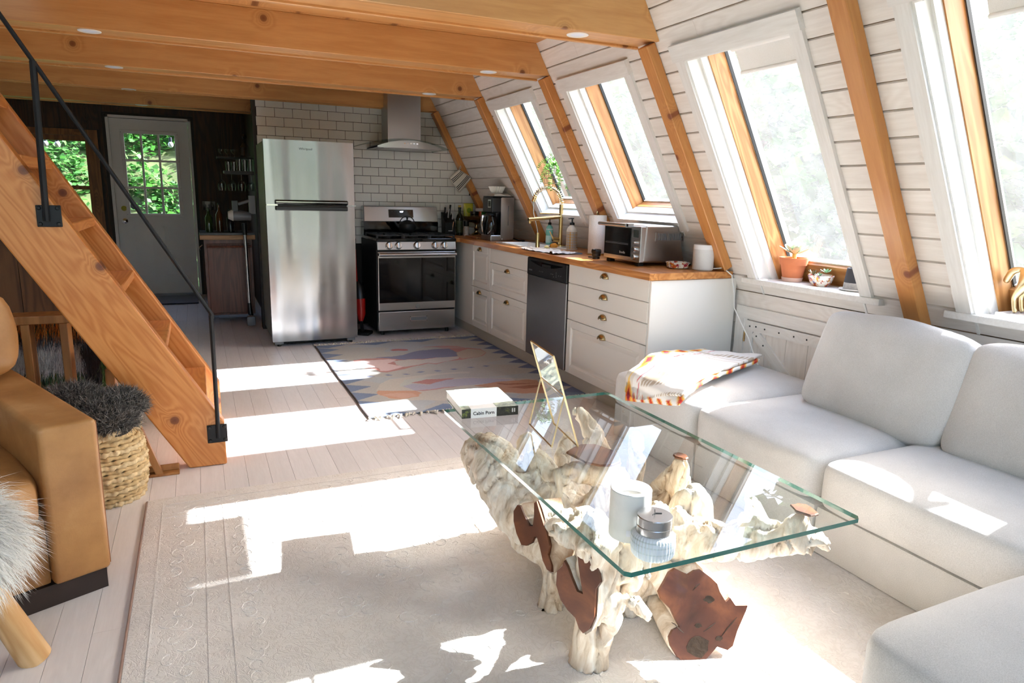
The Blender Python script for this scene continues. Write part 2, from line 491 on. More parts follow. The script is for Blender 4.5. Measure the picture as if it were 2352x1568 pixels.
for k in range(0, 16):
    v0 = k*PV; v1 = v0+PV
    cuts = [Y_TILE+0.0]
    segs = [(0.3, Y_TILE)]
    if k >= 12: segs = [(0.3, 2.9), (2.9, Y_TILE)] if k % 2 else [(0.3, 4.0), (4.0, Y_TILE)]
    for s0, s1 in segs:
        for (a, b, c, d) in rect_sub((s0, s1, v0, v1), WINS):
            if b-a < 0.01 or d-c < 0.01: continue
            g = 0.0013
            mb = MB()
            # board with small chamfers along its long edges
            h = d-c; ch = 0.004
            prof = [(g if c == v0 else 0, 0.0), (g+ch if c == v0 else 0, -0.0125), (h-(g+ch if d == v1 else 0), -0.0125), (h-(g if d == v1 else 0), 0.0)]
            L_ = b-a-0.001
            vs = [(x, p[0], p[1]) for x in (-L_/2, L_/2) for p in prof]
            mb.add(vs, [(0,1,2,3),(7,6,5,4),(0,4,5,1),(1,5,6,2),(2,6,7,3),(3,7,4,0)])
            sl_obj('plank', mb, WWASH, WR.o, (a+b)/2, c, 0.0125)
# upper shells (roof slopes above the visible planks)
def slope_left(u, z, w=0):
    x = RIDGE_X - (SL_O.x + (z-SL_O.z)*EV.x/EV.z - RIDGE_X)
    return Vector((x, u, z))
WR2 = Thing('wall_left', 'sloped plank roof wall on the stair side of the cabin', 'wall', (0,0,0), kind='structure')
mb = MB()
def lpt(u, z, w):
    return slope_left(u, z) + Vector((-0.8757, 0, 0.4828))*w
for (z0, z1) in ((-0.12, RIDGE_Z),):
    vs = [lpt(u, z, w) for w in (0, 0.25) for z in (z0, z1) for u in (Y_FRONT, Y_BACK)]
    mb.add(vs, [(0,1,3,2),(4,6,7,5),(0,4,5,1),(2,3,7,6),(0,2,6,4),(1,5,7,3)])
WR2.part('slope_boards', mb, WWASH)
# upper slope lining on the right in one piece, above the separate planks
lining = MB(); slbox(lining, Y_FRONT, Y_TILE, 16*PV, V_TOP, 0.0, 0.0125)
slbox(lining, Y_FRONT, 0.3, 0.0, 16*PV, 0.0, 0.0125)
WR.part('upper_boards', lining, WWASH)

# ---- knee wall under the slope
KW = Thing('wall_knee', 'low whitewashed board wall below the sloping planks', 'wall', (0,0,0), kind='structure')
KX = 2.995
KW.part('backing', MB().box(KX+0.0125, Y_FRONT, -0.05, KX+0.16, Y_BACK, 0.72), WBACK)
for k, (z0, z1) in enumerate(((0.0, 0.2), (0.2, 0.40), (0.40, 0.60), (0.60, 0.80))):
    mb = MB().box(-3.7, 0, 0.0015, 3.7, 0.0125, z1-z0-0.0015)
    o = obj('plank', mb.mesh('plank'), WWASH, KW.o); o.location = (KX, 3.3, z0); o.rotation_euler = (0,0,math.radians(-90))

# ---- windows in the slope
def slope_window(idx, y0, y1, v0, v1, deep_sill, dusty, label):
    W = Thing('window_%d' % idx, label, 'window', SL((y0+y1)/2, v0, 0), kind='structure')
    cw, ct = 0.062, 0.018
    def bd(name, u0, u1, a0, a1, w0, w1, mat, long='u'):
        mb = MB()
        lu, lv, lw = u1-u0, a1-a0, w1-w0
        if long == 'u':
            mb.box(-lu/2, -lv/2, -lw/2, lu/2, lv/2, lw/2); r = 0
        else:
            mb.box(-lv/2, -lu/2, -lw/2, lv/2, lu/2, lw/2); r = math.pi/2
        o = obj(name, mb.mesh(name), mat, W.o)
        m = SLM.copy(); m.translation = SL((u0+u1)/2, (a0+a1)/2, (w0+w1)/2) - W.loc
        o.matrix_local = m @ Matrix.Rotation(r, 4, 'Z')
        return o
    # casing
    bd('casing_board', y0-cw, y0+0.004, v0-(0.0 if deep_sill else 0.06), v1, -ct, 0.0, WTRIM, 'v')
    bd('casing_board', y1-0.004, y1+cw, v0-(0.0 if deep_sill else 0.06), v1, -ct, 0.0, WTRIM, 'v')
    bd('header_board', y0-cw-0.006, y1+cw+0.006, v1, v1+0.085, -ct-0.012, 0.0, WTRIM)
    # white lining, stepped
    J = 0.115
    for (a, b, s) in ((y0, y0+0.012, 1), (y1-0.012, y1, -1)):
        bd('jamb_lining', a, b, v0-0.1, v1, -0.004, J, WHITE, 'v')
        bd('jamb_stop', a+(0.012 if s > 0 else -0.012), b+(0.012 if s > 0 else -0.012), v0-0.08, v1-0.012, J*0.62, J, WHITE, 'v')
    bd('head_lining', y0, y1, v1-0.012, v1, -0.004, J, WHITE)
    # warm wood frame
    for (a, b) in ((y0+0.002, y0+0.03), (y1-0.03, y1-0.002)):
        bd('frame_side', a, b, v0-0.12, v1, J, 0.215, CEDARW, 'v')
    bd('frame_head', y0, y1, v1-0.03, v1, J, 0.215, CEDARW)
    if deep_sill: bd('frame_foot', y0+0.03, y1-0.03, v0-0.125, v0+0.012, 0.19, 0.214, CEDARW)
    else:
        bd('sill_lining', y0, y1, v0-0.024, v0, -0.022, J+0.03, WHITE)
        bd('sill_step', y0+0.012, y1-0.012, v0, v0+0.010, J*0.62, J+0.03, WHITE)
        bd('frame_foot', y0+0.03, y1-0.03, v0-0.02, v0+0.012, J+0.03, 0.214, CEDARW)
    # sash and glass
    gw = 0.235
    for (a, b) in ((y0, y0+0.034), (y1-0.034, y1)):
        bd('sash_stile', a, b, v0-0.06, v1, 0.215, 0.25, STEELD if not deep_sill or idx == 4 else WHITE, 'v')
        bd('gasket', a+(0.034 if a == y0 else -0.004), b+(0.004 if a == y0 else -0.034), v0, v1, 0.213, 0.232, BLACKM, 'v')
    bd('sash_rail', y0, y1, v1-0.034, v1, 0.215, 0.25, STEELD)
    bd('sash_rail', y0, y1, v0-0.02, v0+0.02, 0.215, 0.25, WHITE)
    bd('sill_backing', y0, y1, v0-0.19, v0-0.02, 0.22, 0.29, DARKT)
    g = MB(); lu, lv = y1-y0-0.03, v1-v0+0.03
    g.add([(-lu/2,-lv/2,0),(lu/2,-lv/2,0),(lu/2,lv/2,0),(-lu/2,lv/2,0)], [(3,2,1,0)])
    o = obj('glass_pane', g.mesh('glass_pane'), PANED if dusty else PANE, W.o)
    m = SLM.copy(); m.translation = SL((y0+y1)/2, (v0+v1)/2-0.012, gw) - W.loc; o.matrix_local = m
    # horizontal sill board
    p = SL(0, v0, 0)
    zs = p.z
    xi = p.x - (0.028 if deep_sill else 0.006)
    ext = 0.11 if deep_sill else 0.0
    if not deep_sill:
        bd('apron_board', y0-0.0, y1+0.0, v0-0.07, v0-0.025, -ct, 0.0, WTRIM)
        return W
    mb = MB().rbox(xi, y0-ext, zs-0.032, p.x+0.03, y1+ext, zs, 0.005)
    W.part('sill_nose', mb, WTRIM)
    W.part('sill_board', MB().box(p.x+0.0305, y0, zs-0.03, p.x+(0.245), y1, zs-0.0005), WTRIM)
    return W
W1 = slope_window(1, *WINS[0], False, True, 'narrow sloped window behind the brass tap with fern hanging in it')
W2 = slope_window(2, *WINS[1], False, True, 'sloped opening window above the toaster oven with black crank')
W3 = slope_window(3, *WINS[2], True, True, 'sloped window with roller blind and potted succulents on its sill')
W4 = slope_window(4, *WINS[3], True, True, 'sloped window with black gasket above the gold horse statue')

# ---- rafters on the slope and beams across the loft
RAF_Y = [6.905, 5.70, 4.475, 3.27, 2.045]
names = ['by the oven mitt and tiles', 'beside the coffee maker', 'behind the paper towel roll', 'behind the white speaker', 'between the two near windows, ending behind the sofa']
for y, nm in zip(RAF_Y, names):
    vtop = 1.53 if y > 3 else V_TOP-0.1
    vb = 0.165 if y > 3 else -0.055
    hl = (vtop-vb)/2
    mb = MB().box(-hl, -0.043, -0.03, hl, 0.043, 0.03)
    o = obj('rafter', mb.mesh('rafter'), PINE2)
    m = SLM @ Matrix.Rotation(math.pi/2, 4, 'Z')
    m.translation = SL(y, (vtop+vb)/2, -0.0305); o.matrix_world = m
    props(o, 'orange pine rafter running up the slope '+nm, 'rafter', 'rafters on the sloped wall', 'structure'); bev(o, 0.004, 1)
BZ0, BZ1 = 2.135, 2.335
BEAM_Y = [(3.19, 3.41, 'nearest'), (4.44, 4.66, 'second nearest'), (5.67, 5.89, 'third nearest'), (6.90, 6.985, 'against the tiled wall'), (8.12, 8.34, 'beyond the tiled wall over the back door area')]
def slope_x(z): return SL_O.x + (z-SL_O.z)*EV.x/EV.z
for i, (y0, y1, nm) in enumerate(BEAM_Y):
    xl = -3.0; xr0, xr1 = slope_x(BZ0), slope_x(BZ1)
    if i == 4: xr0 = xr1 = 0.6
    B = Thing('ceiling_beam', 'wide knotty orange pine loft beam, '+(nm+' of the beams' if 'near' in nm else nm), 'beam', (0, (y0+y1)/2, BZ0), group='loft beams', kind='structure')
    th = 0.026
    def bb(ya, yb, za, zb, inset=0.0):
        def xx(z): return (slope_x(z) if i != 4 else 0.6) - inset
        return MB().add([(xl,ya,za),(xx(za),ya,za),(xx(za),yb,za),(xl,yb,za),(xl,ya,zb),(xx(zb),ya,zb),(xx(zb),yb,zb),(xl,yb,zb)],
                        [(0,3,2,1),(4,5,6,7),(0,1,5,4),(1,2,6,5),(2,3,7,6),(3,0,4,7)])
    bev(B.part('front_board', bb(y0, y0+th, BZ0, BZ1), PINE), 0.003, 1)
    bev(B.part('back_board', bb(y1-th, y1, BZ0-0.006, BZ1), PINE), 0.003, 1)
    bev(B.part('soffit_board', bb(y0+th, y1-th, BZ0+0.006, BZ0+0.03), PINE), 0.002, 1)
    B.part('core', bb(y0+th, y1-th, BZ0+0.035, BZ1, 0.02), PINE)
CE = Thing('ceiling', 'dark stained pine loft deck above the beams', 'ceiling', (0,0,BZ1), kind='structure')
CE.part('deck', MB().box(-4.0, 4.45, BZ1+0.02, slope_x(BZ1)+0.05, Y_BACK, BZ1+0.12).box(-0.72, 3.19, BZ1+0.02, slope_x(BZ1)+0.05, 4.45, BZ1+0.12), PINE)
for k in range(48):
    ya = 3.19+k*0.134; yb = ya+0.132
    if yb > Y_BACK: break
    CE.part('deck_board', MB().box(-0.72 if ya < 4.45 else -3.2, ya, BZ1, slope_x(BZ1)+0.01, yb, BZ1+0.02), PINE)

# ---- recessed lights in the beam soffits
for (x, y, nm) in [(1.829, 3.30, 'in the nearest beam'), (1.849, 4.55, 'in the second beam, by the slope'), (1.821, 5.78, 'in the third beam, above the range hood side'),
                   (-0.466, 4.55, 'in the second beam, over the stairs'), (-0.464, 5.78, 'in the third beam, above the back door side'), (-0.463, 6.95, 'in the fourth beam, toward the dark corner'), (-0.447, 8.23, 'in the farthest beam over the door')]:
    zz = BZ0 + (0.006 if abs(y-6.95) > 0.02 else -0.001)
    T = Thing('recessed_light', 'round white recessed downlight set '+nm, 'downlight', (x, y, zz), group='recessed ceiling lights')
    T.part('trim_ring', MB().lathe([(0.036, -0.0015), (0.050, -0.0045), (0.056, -0.003), (0.057, 0.0)], n=28), WHITE, 40, local=True)
    T.part('diffuser', MB().lathe([(0.0, -0.0008), (0.036, -0.0012)], n=28), plain('diffuser_white', srgb(235,240,250), 0.6), local=True)

# ---- tiled partition wall
TW = Thing('wall_tiled', 'white subway tile wall with dark grout behind the stove', 'wall', (0, Y_TILE, 0), kind='structure')
TX0 = 0.545
def tile_right(z): return slope_x(z) if z > 0.8 else 2.99
mb = MB()
mb.prism([(TX0, Y_TILE+0.006, 0), (2.99, Y_TILE+0.006, 0), (2.99, Y_TILE+0.006, 0.8), (slope_x(BZ1), Y_TILE+0.006, BZ1), (TX0, Y_TILE+0.006, BZ1)], (0, 0.11, 0))
TW.part('wall_core', mb, GROUT)
tp, th_ = 0.1612, 0.0835
tile_meshes = {}
row = 0
z = 0.905-th_*3
while z < 2.14:
    z0, z1 = z+0.0018, z+th_-0.0018
    off = (row % 2)*tp/2
    x = TX0 - off + 0.006
    while x < 2.95:
        a = max(x+0.0018, TX0+0.002); b = min(x+tp-0.0018, tile_right(z1)-0.003)
        x += tp
        if b-a < 0.012: continue
        if b < 1.20 and a > 0.62 and z1 < 1.70: continue        # behind the fridge
        if z1 < 0.86 and a > 0.6: continue
        if 1.70 < a and b < 2.03 and z0 > 1.83: continue
        bb_ = min(x-0.0018, tile_right(z0)-0.003)
        key = (round(b-a, 4), round(bb_-a, 4))
        if key not in tile_meshes:
            w = b-a; w2 = bb_-a; h = z1-z0; c = 0.003; d = 0.006
            m_ = MB().add([(0,d,0),(w2,d,0),(w,d,h),(0,d,h),(0,c*.5,0),(w2,c*.5,0),(w,c*.5,h),(0,c*.5,h),(c,0,c),(w2-c,0,c),(w-c,0,h-c),(c,0,h-c)],
                          [(8,9,10,11),(4,5,9,8),(5,6,10,9),(6,7,11,10),(7,4,8,11),(0,1,5,4),(1,2,6,5),(2,3,7,6),(3,0,4,7)]).mesh('tile')
            m_.materials.append(TILE); tile_meshes[key] = m_
        o = bpy.data.objects.new('tile', tile_meshes[key]); link(o); o.parent = TW.o
        o.location = (a, rp.uniform(-0.0004, 0.0004), z0)
    z += th_; row += 1
T1 = Thing('trim_1', 'dark stained end post of the tiled wall beside the fridge', 'trim', (TX0-0.012, Y_TILE+0.05, 0), kind='structure')
T1.part('post', MB().box(TX0-0.03, Y_TILE-0.008, 0, TX0+0.001, Y_TILE+0.13, BZ1), DARKT)
T1.part('edge_strip', MB().box(TX0+0.001, Y_TILE-0.003, 0.01, TX0+0.04, Y_TILE+0.0055, 0.645), WTRIM)

# ---- dark back wall with door and window
WB = Thing('wall_back', 'dark stained vertical plank wall with the back door', 'wall', (0, Y_BACK, 0), kind='structure')
D0, D1, DZ = -0.885, -0.035, 2.115
BWN = (-2.2, -1.08, 0.78, 1.89)
def vplanks(par, x0, x1, z0, z1, y, wd, mat, th=0.015, seed=5, name='plank'):
    r = random.Random(seed); x = x0
    while x < x1-0.005:
        w = min(wd*r.uniform(0.92, 1.08), x1-x)
        mb = MB().box(-w/2+0.0015, -th, 0, w/2-0.0015, 0, z1-z0)
        o = obj(name, mb.mesh(name), mat, par); o.location = (x+w/2-par.location.x, y-par.location.y+r.uniform(-0.002, 0), z0)
        x += w
mb = MB()
for (x0, x1, z0, z1) in ((-4.2, BWN[0], -0.1, 2.6), (BWN[0], BWN[1], -0.1, BWN[2]), (BWN[0], BWN[1], BWN[3], 2.6), (BWN[1], D0, -0.1, 2.6), (D0, D1, DZ, 2.6), (D1, 3.2, -0.1, 2.6)):
    mb.box(x0, Y_BACK, z0, x1, Y_BACK+0.14, z1)
mb.prism([(-4.2, Y_BACK, 2.6), (3.2, Y_BACK, 2.6), (RIDGE_X, Y_BACK, RIDGE_Z+0.3)], (0, 0.14, 0))
WB.part('backing', mb, DARKT)
vplanks(WB.o, BWN[1]+0.1, D0-0.06, 0, BZ1, Y_BACK, 0.14, DARKW)
vplanks(WB.o, D1+0.06, 0.60, 0, BZ1, Y_BACK, 0.14, DARKW, seed=8)
vplanks(WB.o, D0-0.06, D1+0.06, DZ+0.06, BZ1, Y_BACK, 0.14, DARKW, seed=9)
vplanks(WB.o, BWN[0]-0.6, BWN[1]+0.1, BWN[3]+0.08, BZ1, Y_BACK, 0.14, DARKW, seed=10)
vplanks(WB.o, BWN[0]-0.6, BWN[1]+0.1, 0, BWN[2]-0.06, Y_BACK, 0.14, DARKW, seed=12)
# side wall between the dark corner and the kitchen (hidden behind the tiles)
WS = Thing('wall_side', 'dark plank side wall of the entry nook behind the tiles', 'wall', (0.62, 8.3, 0), kind='structure')
WS.part('boards', MB().box(0.60, Y_TILE+0.13, 0, 0.68, Y_BACK, BZ1), DARKW)

# back door
DR = Thing('door_1', 'white back door with nine window panes and two lower panels', 'door', ((D0+D1)/2, Y_BACK, 0), kind='structure')
fr = MB()
for (a, b) in ((D0-0.028, D0+0.004), (D1-0.004, D1+0.028)): fr.box(a, Y_BACK-0.02, 0, b, Y_BACK+0.1, DZ+0.03)
fr.box(D0-0.028, Y_BACK-0.02, DZ, D1+0.028, Y_BACK+0.1, DZ+0.03)
DR.part('door_frame', fr, DOORW)
dx0, dx1 = D0+0.006, D1-0.006
GX0, GX1, GZ0, GZ1 = -0.745, -0.185, 1.00, 1.955
leaf = MB()
dy0, dy1 = Y_BACK+0.005, Y_BACK+0.05
for (a, b, c, d) in ((dx0, GX0, 0.03, DZ-0.004), (GX1, dx1, 0.03, DZ-0.004), (GX0, GX1, 0.03, GZ0), (GX0, GX1, GZ1, DZ-0.004)):
    leaf.box(a, dy0, c, b, dy1, d)
DR.part('door_leaf', leaf, DOORW)
gf = MB()
for (a, b, c, d) in ((GX0-0.03, GX0+0.012, GZ0-0.03, GZ1+0.03), (GX1-0.012, GX1+0.03, GZ0-0.03, GZ1+0.03), (GX0, GX1, GZ0-0.03, GZ0+0.012), (GX0, GX1, GZ1-0.012, GZ1+0.03)):
    gf.box(a, dy0-0.012, c, b, dy0+0.002, d)
bev(DR.part('glazing_frame', gf, DOORW), 0.004, 1)
for k in (1, 2):
    x = GX0+(GX1-GX0)*k/3
    DR.part('muntin', MB().box(x-0.012, dy0-0.008, GZ0, x+0.012, dy0+0.02, GZ1), DOORW)
    zz = GZ0+(GZ1-GZ0)*k/3
    DR.part('muntin', MB().box(GX0, dy0-0.0085, zz-0.012, GX1, dy0+0.0205, zz+0.012), DOORW)
for i in range(3):
    for j in range(3):
        a = GX0+(GX1-GX0)*i/3; b = GX0+(GX1-GX0)*(i+1)/3; c = GZ0+(GZ1-GZ0)*j/3; d = GZ0+(GZ1-GZ0)*(j+1)/3
        DR.part('glass_pane', MB().add([(a,dy0+0.012,c),(b,dy0+0.012,c),(b,dy0+0.012,d),(a,dy0+0.012,d)], [(0,1,2,3)]), PANE)
for (a, b) in ((-0.72, -0.52), (-0.40, -0.20)):
    pn = MB()
    for (ins, y) in ((0, 0.0), ):
        pn.box(a, dy0-0.006, 0.25, a+0.018, dy0+0.001, 0.86).box(b-0.018, dy0-0.006, 0.25, b, dy0+0.001, 0.86).box(a, dy0-0.006, 0.25, b, dy0+0.001, 0.268).box(a, dy0-0.006, 0.842, b, dy0+0.001, 0.86)
    DR.part('panel_moulding', pn, DOORW)
DR.part('door_knob', MB().lathe([(0,0),(0.03,0.0),(0.031,0.006),(0.014,0.012),(0.014,0.03),(0.027,0.042),(0.027,0.056),(0.012,0.066),(0,0.067)], (-0.80, dy0, 0.92), 20, Vector((0,-1,0))), CHROME, 40)
DR.part('deadbolt', MB().lathe([(0,0),(0.03,0.0),(0.03,0.008),(0.018,0.014),(0.006,0.02),(0,0.02)], (-0.80, dy0, 1.07), 20, Vector((0,-1,0))), plain('old_brass', srgb(170,165,60), 0.4), 40)
DR.part('window_sticker', MB().prism([(-0.692+0.04*math.cos(math.radians(22.5+45*k)), dy0+0.010, 1.10+0.045*math.sin(math.radians(22.5+45*k))) for k in range(8)], (0,0.001,0)), plain('sticker_blue', srgb(70,80,95), 0.6))
DR.part('threshold', MB().box(D0, Y_BACK-0.06, 0, D1, Y_BACK+0.1, 0.03), STEELD)
# door screws around the glazing frame
sc = MB()
for k in range(4):
    for x in (GX0-0.02, GX1+0.02): sc.lathe([(0,0.0),(0.004,0.0),(0.004,0.002),(0,0.002)], (x, dy0-0.0125, GZ0+(GZ1-GZ0)*k/3), 8, Vector((0,-1,0)))
DR.part('frame_screws', sc, GREY)['kind'] = 'stuff'
# timber sash window left of the door
W5 = Thing('window_5', 'timber framed sash window left of the back door', 'window', ((BWN[0]+BWN[1])/2, Y_BACK, BWN[2]), kind='structure')
TW2 = wood('dark_sash_wood', srgb(112,72,34), srgb(140,94,48), srgb(70,40,20), axis='Z', rough=0.5)
x0, x1, z0, z1 = BWN
for nm, (a, b, c, d, e, f_) in {'casing_side': (x1-0.01, x1+0.075, z0-0.05, z1+0.07, -0.02, 0.0), 'casing_side.': (x0-0.075, x0+0.01, z0-0.05, z1+0.07, -0.02, 0.0),
        'casing_head': (x0, x1, z1, z1+0.07, -0.021, 0.0), 'casing_foot': (x0-0.08, x1+0.08, z0-0.06, z0, -0.03, 0.0),
        'sash_stile': (x1-0.06, x1-0.005, z0, z1, 0.03, 0.07), 'sash_stile.': (x0+0.005, x0+0.06, z0, z1, 0.03, 0.07), 'sash_rail': (x0+0.06, x1-0.06, z1-0.06, z1, 0.03, 0.07),
        'sash_rail.': (x0+0.06, x1-0.06, 1.325-0.045, 1.325, 0.03, 0.07), 'sash_rail..': (x0+0.06, x1-0.06, z0, z0+0.07, 0.03, 0.07)}.items():
    W5.part(nm.strip('.'), MB().box(a, Y_BACK+e, c, b, Y_BACK+f_, d), TW2)
for (c, d) in ((z0+0.07, 1.28), (1.325, z1-0.06)):
    W5.part('glass_pane', MB().add([(x0+0.06,Y_BACK+0.05,c),(x1-0.06,Y_BACK+0.05,c),(x1-0.06,Y_BACK+0.05,d),(x0+0.06,Y_BACK+0.05,d)], [(0,1,2,3)]), PANE)

# ---- low dark plank partition under the stairs
LP = Thing('wall_partition', 'brown vertical plank partition behind the wooden chair', 'wall', (-1.6, 5.1, 0), kind='structure')
LPW = wood('brown_plank', srgb(74,48,26), srgb(104,70,40), srgb(50,30,16), axis='Z', rough=0.6, vary=0.2)
LP.part('backing', MB().box(-3.4, 5.1, 0, -0.80, 5.16, 1.0), DARKT)
vplanks(LP.o, -2.6, -0.80, 0, 1.0, 5.1, 0.2, LPW, seed=4)
LP.part('cap_rail', MB().box(-3.4, 5.06, 1.0, -0.79, 5.18, 1.035), LPW)

# ---- front gable behind the camera with tall glazing
WF = Thing('wall_front', 'glazed front gable of the cabin with white posts', 'wall', (0, Y_FRONT, 0), kind='structure')
mb = MB()
for x in (-3.9, -2.65, -1.4, -0.15, 1.1, 2.35, 3.2): mb.box(x-0.06, Y_FRONT-0.12, -0.1, x+0.06, Y_FRONT, 2.5)
mb.box(-4.2, Y_FRONT-0.12, -0.1, 3.4, Y_FRONT, 0.12).box(-3.4, Y_FRONT-0.12, 2.2, 2.8, Y_FRONT, 2.5)
mb.box(RIDGE_X-0.08, Y_FRONT-0.12, 2.5, RIDGE_X+0.08, Y_FRONT, RIDGE_Z)
mb.box(-4.2, Y_FRONT-0.12, 0, -2.65, Y_FRONT, 2.5)
mb.box(2.35, Y_FRONT-0.12, 0, 3.4, Y_FRONT, 2.5)
WF.part('posts', mb, WTRIM)
WF.part('glass_pane', MB().add([(-2.6, Y_FRONT-0.06, 0.1), (2.3, Y_FRONT-0.06, 0.1), (2.3, Y_FRONT-0.06, 2.2), (-2.6, Y_FRONT-0.06, 2.2)], [(0,1,2,3)]), PANE)
WF.part('glass_pane', MB().add([(-3.2, Y_FRONT-0.06, 2.5), (2.6, Y_FRONT-0.06, 2.5), (RIDGE_X, Y_FRONT-0.06, RIDGE_Z)], [(0,1,2)]), PANE)
# ================================================================== KITCHEN
CZ = 0.915; CX = 2.345
def cup_handle(T, y, z, parent):
    mb = MB()
    # half-dome cup pull on a face looking to -X
    n = 9; rings = []
    W_, H_, D_ = 0.042, 0.034, 0.024
    for i in range(5):
        t = i/4*math.pi/2
        ring = []
        for k in range(n):
            a = math.pi*k/(n-1)
            ring.append((CX-0.001-D_*math.sin(t), y+W_*math.cos(a)*math.cos(t*0.82), z-0.012+H_*math.sin(a)*math.cos(t*0.82)))
        rings.append(ring)
    mb.loft(rings, cap=False, closed=False)
    mb.box(CX-0.003, y-0.043, z-0.013, CX, y+0.043, z-0.009)
    h = T.part('cup_handle', mb, ANTIQ, 50, parent=parent)
    mm = h.modifiers.new('thick', 'SOLIDIFY'); mm.thickness = 0.002
    return h
def front(T, y0, y1, z0, z1, handle=None, panel=True, name='drawer_front'):
    """cabinet front looking to -X, with a recessed and raised panel"""
    g = 0.0015; y0 += g; y1 -= g; z0 += g; z1 -= g
    xb, xf = CX+0.018, CX
    mb = MB()
    fw = 0.055
    if panel and (z1-z0) > 0.2 and (y1-y0) > 0.25:
        mb.box(xf, y0, z0, xb, y0+fw, z1).box(xf, y1-fw, z0, xb, y1, z1).box(xf, y0+fw, z0, xb, y1-fw, z0+fw).box(xf, y0+fw, z1-fw, xb, y1-fw, z1)
        o = T.part(name, mb, CABW); bev(o, 0.003, 2)
        def rect(i, x): return [(x, y0+i, z0+i), (x, y1-i, z0+i), (x, y1-i, z1-i), (x, y0+i, z1-i)]
        p = MB().loft([rect(fw, xf+0.004), rect(fw+0.008, xf+0.011), rect(fw+0.014, xf+0.011), rect(fw+0.038, xf+0.003)], cap=False)
        q = rect(fw+0.038, xf+0.003); p.add(q, [(0,1,2,3)])
        T.part('raised_panel', p, CABW, parent=o)
    else:
        mb.box(xf, y0, z0, xb, y1, z1)
        o = T.part(name, mb, CABW); bev(o, 0.004, 2)
    if handle is not None: cup_handle(T, (y0+y1)/2, handle, o)
    return o
ZC0, ZC1 = 0.10, 0.872
def cabinet(y0, y1, label, ztop=None):
    T = Thing('base_cabinet', label, 'cabinet', (2.65, (y0+y1)/2, ZC0), group='white kitchen base cabinets')
    T.part('carcass', MB().box(CX+0.019, y0+0.001, ZC0, 2.93, y1-0.001, ztop or ZC1), CABW)
    return T
c1 = cabinet(5.665, 6.135, 'narrow white base cabinet with two small stacked panel fronts, nearest the stove')
front(c1, 5.665, 6.135, 0.485, ZC1, 0.838); front(c1, 5.665, 6.135, ZC0, 0.485, 0.44)
c2 = cabinet(4.868, 5.665, 'white sink cabinet with plain top front and two panel drawers, left of the dishwasher', 0.70)
front(c2, 4.868, 5.665, 0.748, ZC1, None, False); front(c2, 4.868, 5.665, 0.492, 0.748, 0.705); front(c2, 4.868, 5.665, ZC0, 0.492, 0.442)
c3 = cabinet(3.262, 4.218, 'white four-drawer base cabinet at the near end of the counter')
front(c3, 3.262, 4.218, 0.743, ZC1+0.004, 0.838, False); front(c3, 3.262, 4.218, 0.617, 0.743, 0.704, False)
front(c3, 3.262, 4.218, 0.487, 0.617, 0.573, False); front(c3, 3.262, 4.218, ZC0, 0.487, 0.442)
fp = single('filler_panel', 'plain white filler panel between stove and narrow cabinet', 'panel', MB().box(CX+0.004, 6.137, ZC0, CX+0.022, 6.70, ZC1), CABW, (CX, 6.4, ZC0))
ep = single('end_panel', 'plain white side panel closing the near end of the counter', 'panel', MB().rbox(CX+0.002, 3.243, 0.0, 2.972, 3.260, ZC1, 0.002, 1), CABW, (2.65, 3.25, 0.0))
tk = single('toe_kick', 'long beige toe kick board under the white cabinets', 'toe kick', MB().box(CX+0.03, 3.262, 0.001, CX+0.045, 6.70, ZC0), KICK, (CX+0.03, 4.9, 0.0))
# dishwasher
dw = Thing('dishwasher', 'stainless dishwasher with black control strip between the white cabinets', 'dishwasher', (2.6, 4.543, 0.1))
y0, y1 = 4.222, 4.864
dw.part('tub', MB().box(CX+0.03, y0+0.004, 0.1, 2.9, y1-0.004, 0.868), GREY)
bev(dw.part('door', MB().box(CX-0.012, y0+0.002, 0.105, CX+0.03, y1-0.002, 0.732), STEELD), 0.004)
cp = bev(dw.part('control_panel', MB().box(CX-0.016, y0+0.002, 0.734, CX+0.03, y1-0.002, 0.866), BLACKP), 0.006)
# pocket handle: shallow arched recess
rec = MB(); ring = [(CX-0.0163, y0+0.06+(y1-y0-0.12)*t, 0.842-0.030*math.sin(math.pi*t)) for t in [k/14 for k in range(15)]]
rec.prism(ring + [(CX-0.0163, y1-0.06, 0.847), (CX-0.0163, y0+0.06, 0.847)], (-0.0006,0,0))
dw.part('pocket_handle', rec, BLACKG, parent=cp)
dw.part('handle_lip', MB().box(CX-0.0185, 4.46, 0.815, CX-0.016, 4.60, 0.835), BLACKM, parent=cp)
WLET = plain('white_lettering', srgb(205,205,205), 0.6)
faceX = lambda y, z: basis((CX-0.0163, y, z), (0,-1,0), (0,0,1))
dw.part('nameplate', MB().box(CX-0.0166, 4.770, 0.768, CX-0.0158, 4.832, 0.778), GREY, parent=cp)
for (y, z) in ((4.645,0.777),(4.62,0.777),(4.595,0.777),(4.455,0.777),(4.43,0.777),(4.415,0.760),(4.375,0.792),(4.375,0.778),(4.375,0.764),(4.335,0.776),(4.305,0.776)):
    dw.part('control_mark', MB().box(CX-0.0166, y-0.005, z-0.003, CX-0.0158, y+0.005, z+0.003), GREY, parent=cp)
